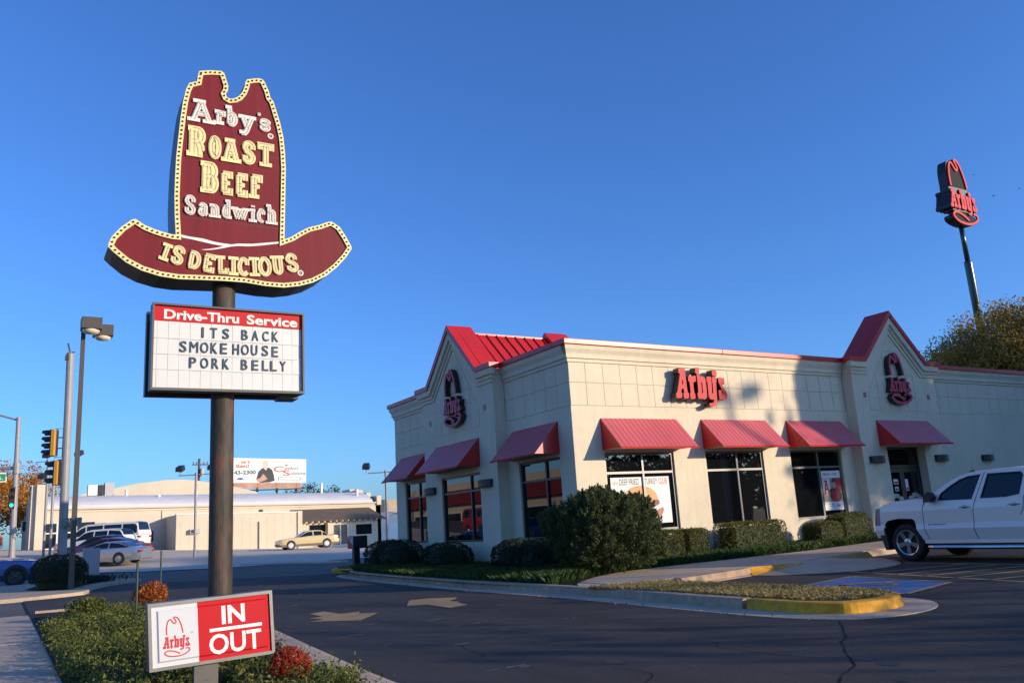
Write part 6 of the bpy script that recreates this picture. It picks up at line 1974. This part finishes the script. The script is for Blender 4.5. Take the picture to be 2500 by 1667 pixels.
# drive-thru marker on its little island by the left face
di = MB().prism([(8.98, 26.2), (9.22, 24.75), (9.75, 24.5), (11.0, 26.0), (10.8, 27.6), (9.5, 27.4)], flat(0), -.02, .125)
struct('kerb', di, M_yel, bevel=.03)
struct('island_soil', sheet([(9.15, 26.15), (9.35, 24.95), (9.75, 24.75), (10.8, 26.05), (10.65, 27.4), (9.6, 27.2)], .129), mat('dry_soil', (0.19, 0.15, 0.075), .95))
ds = thing('drive_sign', 'black box sign with a red panel on a square post by the drive lane', 'sign', (10.0, 26.75, .13))
part('post', MB().box(9.90, 10.10, 26.62, 26.82, .1, .72), M_black, ds, bevel=.01)
bxm = part('cabinet', MB().box(9.82, 10.30, 26.45, 27.0, .70, 1.10), M_black, ds, bevel=.01)
FD = lambda u, v, d: (9.82 - d, u, v)
part('face', MB().prism([(26.5, .73), (26.97, .73), (26.97, 1.07), (26.5, 1.07)], FD, 0, .01), mat('sign_panel_blue_white', (.45, .5, .6), .4), ds)
part('print', MB().prism([(26.5, .73), (26.97, .73), (26.97, 1.02), (26.72, .90), (26.5, .84)], FD, .01, .012), M_redp, ds)
part('print', MB().prism([(26.62, 1.05), (26.97, 1.05), (26.80, .93)], FD, .01, .0125), mat('orange_print', (.6, .2, .05), .5), ds)

# slim posts in the bed
for x, y, h, lb in ((1.87, 14.6, .86, 'thin green metal post in the planting bed nearest the entrance sign'), (2.78, 18.35, .98, 'thin dark metal post at the far end of the planting bed')):
    t = thing('garden_post', lb, 'post', (x, y, .05))
    part('post', MB().tube([(x, y, 0), (x, y, .1 + h)], .017, 8), mat('green_post_paint', (.012, .05, .035), .5), t)
    part('cap', MB().tube([(x, y, .1 + h), (x, y, .11 + h)], .022, 8), M_dark, t)

# birds
for i, (x, y, z, lb) in enumerate(((83.0, 42.8, 32.9, 'highest of the three dark birds beside the tall sign'), (86.6, 40.5, 31.1, 'dark bird nearest the picture edge with wings spread'), (84.3, 42.0, 30.5, 'lowest of the three dark birds in the sky'))):
    b = MB()
    b.tube([(-.25, 0, 0), (-.1, 0, .05), (.1, 0, .04), (.28, 0, -.02)], [.02, .07, .06, .015], 6)
    b.add([(-.1, .03, .04), (.08, .03, .04), (.0, .32, .16), (-.12, .5, .08)], [(0, 1, 2, 3)])
    b.add([(-.1, -.03, .04), (.08, -.03, .04), (.0, -.32, .16), (-.12, -.5, .08)], [(0, 3, 2, 1)])
    o = single('bird', b, M_black, lb, 'bird', 'birds in the sky')
    o.scale = (.5,) * 3; o.location = (x, y, z); o.rotation_euler = (0, 0, 1.1 * i + .4)

# ---------------------------------------------------------------- vegetation
M_conifer = mat('conifer_needles', (0.045, 0.068, 0.026), .7, spec=.2, col2=(0.12, 0.135, 0.048), transl=.25)
M_hedge = mat('clipped_hedge_leaf', (0.085, 0.10, 0.018), .6, spec=.25, col2=(0.17, 0.15, 0.03), transl=.25)
M_holly = mat('dark_shrub_leaf', (0.018, 0.030, 0.014), .55, spec=.25, col2=(0.035, 0.05, 0.022), transl=.15)
M_lirio = mat('border_grass', (0.028, 0.055, 0.013), .6, spec=.2, col2=(0.065, 0.105, 0.025), transl=.3)
M_dry = mat('dry_grass', (0.42, 0.30, 0.14), .8, spec=.1, col2=(0.20, 0.18, 0.06), transl=.25)
M_cover = mat('ground_cover_leaf', (0.105, 0.13, 0.024), .6, spec=.2, col2=(0.22, 0.21, 0.05), transl=.3)
M_nand = mat('red_nandina_leaf', (0.34, 0.028, 0.018), .5, spec=.25, col2=(0.42, 0.12, 0.03), transl=.35)
M_nando = mat('orange_nandina_leaf', (0.42, 0.10, 0.02), .5, spec=.25, col2=(0.45, 0.22, 0.05), transl=.35)
M_bark = mat('bark', (0.10, 0.075, 0.055), .9, var=.3, vscale=9, bump=.6, bscale=20)
M_autumn = mat('autumn_leaf', (0.10, 0.082, 0.022), .6, spec=.2, col2=(0.27, 0.155, 0.045), transl=.3)
M_orange = mat('orange_autumn_leaf', (0.42, 0.14, 0.015), .6, spec=.2, col2=(0.50, 0.24, 0.03), transl=.35)
M_oak = mat('oak_leaf', (0.035, 0.045, 0.016), .6, spec=.2, col2=(0.08, 0.065, 0.022), transl=.2)


def nz(P, sc, seed=0.0):
    return np.array([noise.noise((p[0] * sc + seed, p[1] * sc, p[2] * sc)) for p in P])


def box_pts(cx, cy, cz, hx, hy, hz, n, rad=.12, jit=.02):
    """points on a rounded box surface"""
    u = rng.uniform(-1, 1, (n, 3))
    ax = rng.choice(3, n, p=np.array([hy * hz, hx * hz, hx * hy]) / (hy * hz + hx * hz + hx * hy))
    sg_ = np.where(rng.random(n) < .5, -1, 1)
    u[np.arange(n), ax] = sg_
    P = u * np.array([hx, hy, hz])
    inn = np.clip(P, -np.array([hx, hy, hz]) + rad, np.array([hx, hy, hz]) - rad)
    d = unit(P - inn + 1e-6 * rng.normal(size=P.shape))
    N = d
    P = inn + d * rad
    return P + np.array([cx, cy, cz]) + N * rng.normal(0, jit, (n, 1)), N


def hedge(name, label, cx, cy, z0, hx, hy, h, m, n=5200, leaf=.035, rad=.12, group=None, jit=.013):
    t = thing(name, label, 'hedge', (cx, cy, z0), 0, group)
    P, N = box_pts(0, 0, h / 2, hx, hy, h / 2, n, min(rad, hx, hy, h / 2 - .01), jit)
    k = nz(P, 5, cx) * .02
    P = P + N * k[:, None]
    P2, N2 = box_pts(0, 0, h / 2, hx * .88, hy * .88, h / 2 * .92, n // 2, min(rad, hx * .8), .03)
    P = np.vstack([P, P2]); N = np.vstack([N, N2])
    P[:, 2] = np.maximum(P[:, 2], 0.0)
    V = leaf_quads(P, leaf, N * .6 + np.array([0, 0, .5]), .6, 1.6)
    quads('foliage', V, m, t)
    core = MB().box(-hx * .80, hx * .80, -hy * .80, hy * .80, .02, h * .86)  # solid dark core added to block light between the leaves
    part('branch_core', core, M_holly, t, world=False)
    return t


gh_ = 'clipped hedges under the lit windows'
hedge('hedge', 'small clipped square hedge right beside the big round shrub', 12.82, 14.75, .10, .33, .30, .72, M_hedge, group=gh_)
hedge('hedge', 'small clipped square hedge just below the sandwich poster window', 14.07, 15.25, .10, .33, .30, .69, M_hedge, group=gh_)
hedge('hedge', 'long clipped hedge under the middle window', 15.95, 15.15, .10, .98, .34, .76, M_hedge, 9500, group=gh_)
hedge('hedge', 'low rounded hedge under the hiring poster', 18.5, 15.05, .10, .50, .36, .62, M_hedge, 5600, rad=.22, group=gh_)
hedge('hedge', 'taller rounded hedge against the pilaster near the truck', 19.95, 15.35, .10, .62, .36, .80, M_hedge, 6000, rad=.24, group=gh_)


def dome(name, label, cx, cy, z0, rx, ry, h, m, n=6500, leaf=.04, group=None, cat='shrub', lump=.05):
    t = thing(name, label, cat, (cx, cy, z0), 0, group)
    d = unit(rng.normal(size=(n, 3)))
    d[:, 2] = np.abs(d[:, 2]) * 1.0 - .25
    d = unit(d)
    sh = np.where(rng.random(n) < .7, 1.0, rng.uniform(.75, 1, n))
    e = np.sign(d) * np.abs(d) ** .8
    P = e * np.array([rx, ry, h * .62]) * sh[:, None]
    P *= (1 + lump * nz(P, 4 / max(rx, .3), cx) * 2)[:, None]
    P[:, 2] += h * .40
    P[:, 2] = np.maximum(P[:, 2], 0.02)
    V = leaf_quads(P, leaf, d * .7 + np.array([0, 0, .4]), .6, 1.6)
    quads('foliage', V, m, t)
    secs = []
    for z, k in ((.02, .80), (h * .4, .86), (h * .7, .68), (h * .88, .3)):
        secs.append([(rx * k * math.cos(a), ry * k * math.sin(a), z) for a in np.linspace(0, 2 * PI, 15)[:-1]])
    part('branch_core', MB().loft(secs), M_holly, t, world=False)  # solid dark filler added inside to stop light passing through the foliage
    return t


gd = 'dark rounded shrubs along the shaded face'
dome('shrub', 'dark rounded shrub furthest along the shaded face by the drive marker', 10.3, 24.75, .12, .62, .95, .78, M_holly, group=gd)
dome('shrub', 'dark rounded shrub in front of the narrow far window', 10.1, 23.45, .12, .60, 1.0, .78, M_holly, group=gd)
dome('shrub', 'dark rounded shrub standing alone under the gable window', 10.25, 20.6, .10, .55, .95, .68, M_holly, group=gd)
dome('shrub', 'dark rounded shrub in front of the window by the corner', 10.3, 17.0, .10, .55, .66, .72, M_holly, group=gd)
dome('shrub', 'dark rounded shrub tucked behind the big bushy conifer', 10.2, 15.85, .10, .5, .62, .72, M_holly, group=gd)
dome('shrub', 'large dark rounded shrub on the street corner bed below the lamp post', 1.65, 30.3, .09, .78, .95, .98, M_holly, 8000, .045)
gcs = np.array([[2.6 + .5 * rng.normal(), 33.4 + .8 * rng.normal(), .1] for _ in range(900)])
o = quads('corner_plants', blades(gcs, .22, .02, .6), M_holly)
o['kind'] = 'stuff'

# big bushy conifer at the building corner
bg = thing('conifer_shrub', 'big bushy dark green conifer shrub at the corner of the building', 'shrub', (10.28, 13.62, .10))
nc = 900
d = unit(rng.normal(size=(nc, 3))); d[:, 2] = np.where(d[:, 2] < -.75, -d[:, 2], d[:, 2])
rad_ = np.array([1.16, 1.04, .78])
sh = rng.uniform(.55, 1.0, nc) ** .5
cl = d * rad_ * sh[:, None]
cl *= (1 + .22 * nz(cl, 1.6, 3.3))[:, None]
cl[:, 2] += .76
cl[:, 2] = np.maximum(cl[:, 2], .12)
allP, allA = [], []
for c, dd in zip(cl, d):
    k = 105
    ax = unit((dd * .8 + np.array([0, 0, .75]) + .25 * rng.normal(size=3))[None])[0]
    t_ = rng.random(k) ** .8
    P_ = c + ax * (t_[:, None] * .26 - .05) + rng.normal(0, .055, (k, 3)) * (1.15 - t_[:, None])
    allP.append(P_); allA.append(np.repeat(ax[None], k, 0) + .5 * rng.normal(size=(k, 3)))
P = np.vstack(allP); A = np.vstack(allA)
P[:, 2] = np.maximum(P[:, 2], .02)
core = unit(rng.normal(size=(16000, 3))) * (rng.random((16000, 1)) ** .5) * np.array([1.0, .85, .62]) * .92
core[:, 2] += .70
core[:, 2] = np.maximum(core[:, 2], .03)
P = np.vstack([P, core]); A = np.vstack([A, rng.normal(size=core.shape)])
quads('foliage', leaf_quads(P, .052, A, .34, .6), M_conifer, bg)
br = MB()
for k in range(16):
    a = k * 2.4; r_ = .30 + .3 * random.random()
    br.tube([(0, 0, 0), (.6 * r_ * math.cos(a), .6 * r_ * math.sin(a), .35), (2 * r_ * math.cos(a), 2 * r_ * math.sin(a), .7 + .4 * random.random())], [.03, .02, .006], 6)
part('branch_core', br, M_bark, bg, world=False)

# planting along the building: strappy border grass
def stuff(name, V, m, label=None):
    o = quads(name, V, m)
    o['kind'] = 'stuff'
    if label: o['label'] = label
    return o


FRONT = [(8.2, 12.4), (9.3, 13.05), (10.4, 13.62), (11.82, 13.74), (14.2, 13.84), (16.5, 13.96), (18.4, 14.3), (20.2, 14.6), (21.3, 14.7), (21.3, 15.6), (12, 15.8), (10.5, 15.6), (8.4, 14.5)]
p = scatter(FRONT, 24000)
stuff('border_grass', blades(np.c_[p, np.full(len(p), .10)], .20, .011, .8), M_lirio, 'strappy green border grass between the walkway and the hedges')
LEFTB = [(8.18, 12.2), (8.45, 14.5), (11.2, 15.7), (11.35, 18.9), (11.0, 19.1), (11.0, 23.4), (11.3, 26.2), (9.4, 25.3), (8.75, 23.6), (8.5, 22), (8.25, 19), (8.05, 15)]
p = scatter(LEFTB, 26000)
stuff('border_grass', blades(np.c_[p, np.full(len(p), .10)], .17, .012, .9), M_lirio, 'strappy border grass along the shaded face of the restaurant')
p = scatter(ISL, 15000)
den = nz(np.c_[p, np.zeros(len(p))], 1.8, 5)
stuff('dry_grass', blades(np.c_[p, np.full(len(p), .125)], .05, .010, 1.1), M_dry, 'short dry lawn on the kerbed island')
p = scatter([(9.15, 26.1), (9.4, 24.95), (9.75, 24.7), (10.8, 26.05), (10.6, 27.4), (9.6, 27.2)], 1800)
stuff('dry_grass', blades(np.c_[p, np.full(len(p), .128)], .06, .014, 1.0), M_dry, 'dry grass on the drive marker island')

# spreading ground cover in the near bed
BEDC = [(0.55, 5.0), (2.3, 5.0), (2.34, 6.6), (2.5, 8.5), (2.72, 11.2), (2.88, 13.3), (2.62, 16.0), (2.0, 17.6), (1.4, 17.0), (0.62, 15.2)]
p = scatter(BEDC, 960)
p = p[~((np.abs(p[:, 0] - p[:, 1] * .203) < .20) & (p[:, 1] < 7.3))]        # the sign's footing is kept clear
hh = .04 + .11 * np.clip(nz(np.c_[p, np.zeros(len(p))], .9, 8) + .45, 0, 1)
allP, allA = [], []
for (x, y), h in zip(p, hh):
    k = 75
    a = rng.uniform(0, 2 * PI)
    ax = np.array([math.cos(a) * .8, math.sin(a) * .8, .45])
    t_ = rng.random(k)
    P_ = np.array([x, y, .07]) + np.array([0, 0, 1]) * h * (.35 + .65 * rng.random((k, 1))) + ax * (t_[:, None] - .5) * .30 + rng.normal(0, .035, (k, 3))
    P_[:, 2] = np.maximum(P_[:, 2], .075)
    allP.append(P_); allA.append(np.repeat(ax[None], k, 0) + .9 * rng.normal(size=(k, 3)))
P = np.vstack(allP); A = np.vstack(allA)
keep = P[:, 0] > .52
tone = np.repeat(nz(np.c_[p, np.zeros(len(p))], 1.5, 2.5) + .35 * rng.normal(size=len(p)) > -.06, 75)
M_cover2 = mat('ground_cover_dark_leaf', (0.035, 0.055, 0.014), .6, spec=.2, col2=(0.075, 0.095, 0.025), transl=.25)  # two leaf colours by clump, the brighter one paints in sunlit clumps
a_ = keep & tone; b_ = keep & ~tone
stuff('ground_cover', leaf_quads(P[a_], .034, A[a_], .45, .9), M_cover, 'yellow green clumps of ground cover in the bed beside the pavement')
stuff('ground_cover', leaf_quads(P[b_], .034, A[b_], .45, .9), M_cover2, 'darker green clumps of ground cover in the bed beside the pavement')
# fallen twigs and leaf litter on the bed and in the gutter
q_ = scatter(BEDC, 700)
stuff('leaf_litter', leaf_quads(np.c_[q_, np.full(700, .085) + .1 * rng.random(700)], .03, None, .6), mat('brown_leaf', (.16, .085, .035), .8, col2=(.28, .17, .08)), 'dead brown leaves lying in the planting bed')
q_ = np.vstack([np.c_[np.interp(t_, [6, 9, 11, 15, 19, 23], [7.25, 7.35, 7.5, 7.5, 7.75, 8.05]) + rng.normal(0, .07), t_] for t_ in rng.uniform(6, 23, 120)])
LL = leaf_quads(np.c_[q_, np.full(len(q_), .022)], .035, None, .6); LL[:, 2] = np.maximum(LL[:, 2], .012)
stuff('leaf_litter', LL, mat('brown_leaf', (.16, .085, .035), .8), 'dead leaves blown against the building kerb')


def airy(name, label, cx, cy, z0, r_, h, m1, m2, n=2600, leaf=.05):
    t = thing(name, label, 'shrub', (cx, cy, z0), 0, 'red leaved shrubs in the bed')
    st = MB(); P = []
    for k in range(14):
        a = rng.uniform(0, 2 * PI); q = r_ * math.sqrt(rng.random()) * .9
        tip = (q * math.cos(a), q * math.sin(a), h * rng.uniform(.6, 1.0))
        st.tube([(q * .2 * math.cos(a), q * .2 * math.sin(a), 0), (q * .6 * math.cos(a), q * .6 * math.sin(a), tip[2] * .5), tip], [.008, .006, .003], 5)
    part('stems', st, M_bark, t, world=False)
    d = unit(rng.normal(size=(n, 3)))
    P = d * np.array([r_, r_, h * .5]) * (rng.random((n, 1)) ** .4)
    P *= (1 + .25 * nz(P, 7, cx))[:, None]
    P[:, 2] += h * .52
    P[:, 2] = np.maximum(P[:, 2], .01)
    V = leaf_quads(P, leaf, d * .3 + np.array([0, 0, .3]), .42, 1.8)
    f = rng.random(n) < .62
    idx = np.repeat(f, 4)
    quads('foliage', V[idx], m1, t); quads('foliage', V[~idx], m2, t)
    return t


airy('nandina_shrub', 'orange red leafy shrub between the two thin posts', 2.5, 17.6, .07, .32, .46, M_nando, M_nand, 4200, .05)
airy('nandina_shrub', 'bright red leafy shrub below the right end of the entrance sign', 2.02, 6.95, .05, .17, .30, M_nand, mat('scarlet_leaf', (.50, .035, .02), .5, col2=(.55, .10, .04), transl=.35), 5200, .022)
airy('nandina_shrub', 'small yellow green shrub at the far left of the planting bed', 1.35, 16.6, .07, .34, .34, M_cover, M_lirio, 2400, .045)


# trees
def tree(name, label, x, y, z0, h, r_, m, nclump=90, nleaf=70, leaf=.16, trunk_h=.35, group=None, flat_=1.0, spread=.55, tr=.035, seed=1, cat='tree', twigs=False):
    rs = random.Random(seed)
    t = thing(name, label, cat, (x, y, z0), 0, group)
    tm = MB()
    th_ = h * trunk_h
    tm.tube([(0, 0, -.3), (.02 * h, .01 * h, th_ * .6), (.0, .02 * h, th_ * 1.15), (.02 * h, 0, h * .72)], [h * tr, h * tr * .8, h * tr * .6, h * tr * .2], 9)
    lim = []
    for k in range(9):
        a = k * 2.399 + rs.random(); zz = th_ * (.8 + .9 * k / 9)
        q = r_ * rs.uniform(.55, .95)
        tip = Vector((q * math.cos(a), q * math.sin(a), zz + h * rs.uniform(.15, .38)))
        mid = Vector((q * .45 * math.cos(a), q * .45 * math.sin(a), zz + h * .12))
        tm.tube([(0.01, .01, zz), mid, tip], [h * tr * .42, h * tr * .26, h * tr * .08], 6)
        lim.append((mid, tip))
        for j in range(3):
            b = mid.lerp(tip, rs.uniform(.2, .9))
            e = b + Vector((rs.uniform(-1, 1), rs.uniform(-1, 1), rs.uniform(0, 1))) * r_ * .35
            tm.tube([b, e], [h * tr * .14, h * tr * .04], 5)
    part('trunk', tm, M_bark, t, world=False)
    dd = unit(rng.normal(size=(nclump, 3)))
    ctr = dd * np.array([r_, r_, (h - th_) * .52 * flat_]) * (rng.random((nclump, 1)) ** .42)
    ctr *= (1 + .28 * nz(ctr, 1.3 / r_ * 2, seed * 3.1))[:, None]
    ctr[:, 2] += th_ + (h - th_) * .5
    ctr[:, 2] = np.maximum(ctr[:, 2], th_ * .55)
    rc = r_ * .20
    P = np.repeat(ctr, nleaf, 0) + np.clip(rng.normal(0, 1, (nclump * nleaf, 3)), -1.6, 1.6) * rc * np.array([1, 1, .7]) * spread * 1.6
    if twigs:
        tw = MB()
        for c in ctr[::max(1, nclump // 260)]:
            m_ = lim[int(np.argmin([(l[0] - Vector(c)).length for l in lim]))]
            b_ = m_[0].lerp(m_[1], .6)
            c_ = Vector(c)
            tw.tube([b_, b_.lerp(c_, .55) + Vector((0, 0, .12)), c_ + (c_ - b_).normalized() * r_ * .06], [.05, .03, .012], 4, cap=False)
        part('twigs', tw, M_bark, t, world=False)
    V = leaf_quads(P, leaf, np.repeat(dd, nleaf, 0) * .4 + np.array([0, 0, .1]), .55, 2.0)
    quads('crown', V, m, t)
    return t


M_autumn2 = mat('golden_leaf', (0.22, 0.16, 0.032), .6, spec=.2, col2=(0.50, 0.29, 0.07), transl=.3)
tree('autumn_tree', 'brown and green autumn tree behind the restaurant at the picture edge', 65.2, 31.6, 0, 14.2, 7.4, M_autumn2, 1100, 190, .19, .28, seed=4, spread=.30, twigs=True)
tree('autumn_tree', 'lower brown shoulder of foliage reaching over the parapet beside the pole sign', 60.0, 34.6, 0, 11.3, 4.2, M_autumn2, 520, 170, .18, .28, seed=9, spread=.30, twigs=True)
gf_ = 'orange trees down the street'
tree('autumn_tree', 'orange autumn tree right behind the far traffic light', -1.4, 92, 1.2, 8.2, 3.6, M_orange, 130, 80, .22, .25, gf_, seed=5)
tree('autumn_tree', 'orange autumn tree against the shaded warehouse side wall', 2.3, 99, 1.2, 8.6, 2.9, M_orange, 110, 80, .22, .25, gf_, seed=6)
tree('autumn_tree', 'dark browned tree at the far left edge behind the orange trees', -4.5, 108, 1.2, 9.5, 3.8, M_autumn, 110, 80, .24, .25, gf_, seed=7)
gt = 'dark trees beyond the warehouse roof'
for i, (x, w) in enumerate(((44.5, 3.0), (47.5, 2.4), (41.5, 2.6))):
    tree('distant_tree', ('dark distant tree just right of the billboard', 'dark distant tree behind the roof pipe', 'dark distant tree below the billboard apron')[i], x, 137 + i, 0, 9.4 - i * .4, w, M_oak, 60, 60, .3, .3, gt, seed=20 + i)

# ---------------------------------------------------------------- what stands behind and to the right of the camera
gr_ = 'roadside trees behind the camera'
rowspec = [(17.5, -9.0, 5.2, 2.0), (20.5, -10.5, 6.2, 2.6), (24.5, -9.0, 6.6, 2.7), (28.5, -8.5, 6.8, 2.8), (33.0, -9.5, 6.6, 2.8), (22.0, -15.0, 7.0, 2.8), (27.5, -16.0, 7.6, 3.0), (38, -10, 7.4, 3.0), (33.5, -15.5, 7.6, 2.8)]
for i, (x, y, h, r_) in enumerate(rowspec):
    tree('roadside_tree', 'dark oak behind the camera, one of a row shading the parking lot', x, y, 0, h, r_, M_oak, 40, 15, .22, .22, gr_, seed=40 + i)
for i, (x, y, h, r_) in enumerate(((43.5, -5.5, 13.5, 5.0), (50, 1.0, 14.5, 5.5), (52, -9, 15, 5.5))):
    tree('roadside_tree', 'tall oak beyond the parking lot shading the entrance gable', x, y, 0, h, r_, M_oak, 240, 80, .34, .3, 'tall oaks beyond the lot', seed=60 + i)
shadow_board = thing('billboard', 'unseen board on two posts added to cast the sharp wall shadow', 'billboard', (36.8, -2.8, 0))
part('panel', MB().box(34.25, 39.6, -2.95, -2.65, 6.9, 13.2), M_acm, shadow_board)  # unseen panel, added and sized for the crisp shadow edge on the wall
for x in (35.2, 38.6):
    part('leg', MB().box(x, x + .3, -2.9, -2.7, -.1, 6.9), M_galv, shadow_board)
# shops across the side street, seen only in the glass of the shaded face
sh_ = thing('shop', 'low tan shop with a red fascia across the side street', 'shop', (-16, 66, 0))
part('wall', MB().box(-24, -15, 38, 112, -.5, 5.2), M_tan, sh_)
part('fascia', MB().box(-15.0, -14.4, 44, 100, 3.2, 4.5), mat('brick_red_fascia', (.22, .02, .016), .6), sh_)
for k in range(9):
    y = 41 + k * 7.6
    w_ = part('window', MB().box(-15.02, -14.95, y, y + 4.5, .8, 2.5), M_wtrim, sh_)
    part('pane', MB().box(-14.96, -14.93, y + .1, y + 4.4, .9, 2.4), M_wglass, w_)
car('van', 'red delivery van by the tan shop across the side street', 'van', (-8.5, 52, .5), R(90), 5.3, 2.0, VAN_L, VAN_R, ('van_red', (.45, .02, .02), 0), (1.0, 4.2), .36, None, pillars=(1.9, 3.0, 4.2), van=True)

for i, (x, y, r_, h) in enumerate(((26, -17, 4.2, 4.6), (33, -18, 4.6, 5.2), (40.5, -17, 4.6, 5.4), (48, -17, 4.8, 6.0), (56, -15, 4.8, 6.4), (64, -13, 4.8, 6.6))):
    dome('thicket', 'dense dark thicket behind the camera at the edge of the lot', x, y, 0, r_, 2.2, h, M_oak, 5200, .30, 'thickets behind the camera', 'thicket', .08)

LX, LY, LZ = 16.6 + .62 * 44, 16 - .785 * 44, 4.05 + .218 * 44
pl_ = thing('parking_lamp', 'tall brown lamp post standing far outside the picture', 'street lamp', (LX, LY, 0))
part('pole', MB().box(LX - .07, LX + .07, LY - .07, LY + .07, 0, LZ), M_brz, pl_)
part('arm', MB().box(LX - .5, LX + .9, LY - .05, LY + .05, LZ - .02, LZ + .08), M_brz, pl_)
for x, z in ((LX - .35, LZ - .05), (LX + .85, LZ + .1)):
    part('lamp_head', MB().box(x - .26, x + .26, LY - .25, LY + .25, z, z + .36), M_brz, pl_, bevel=.01)
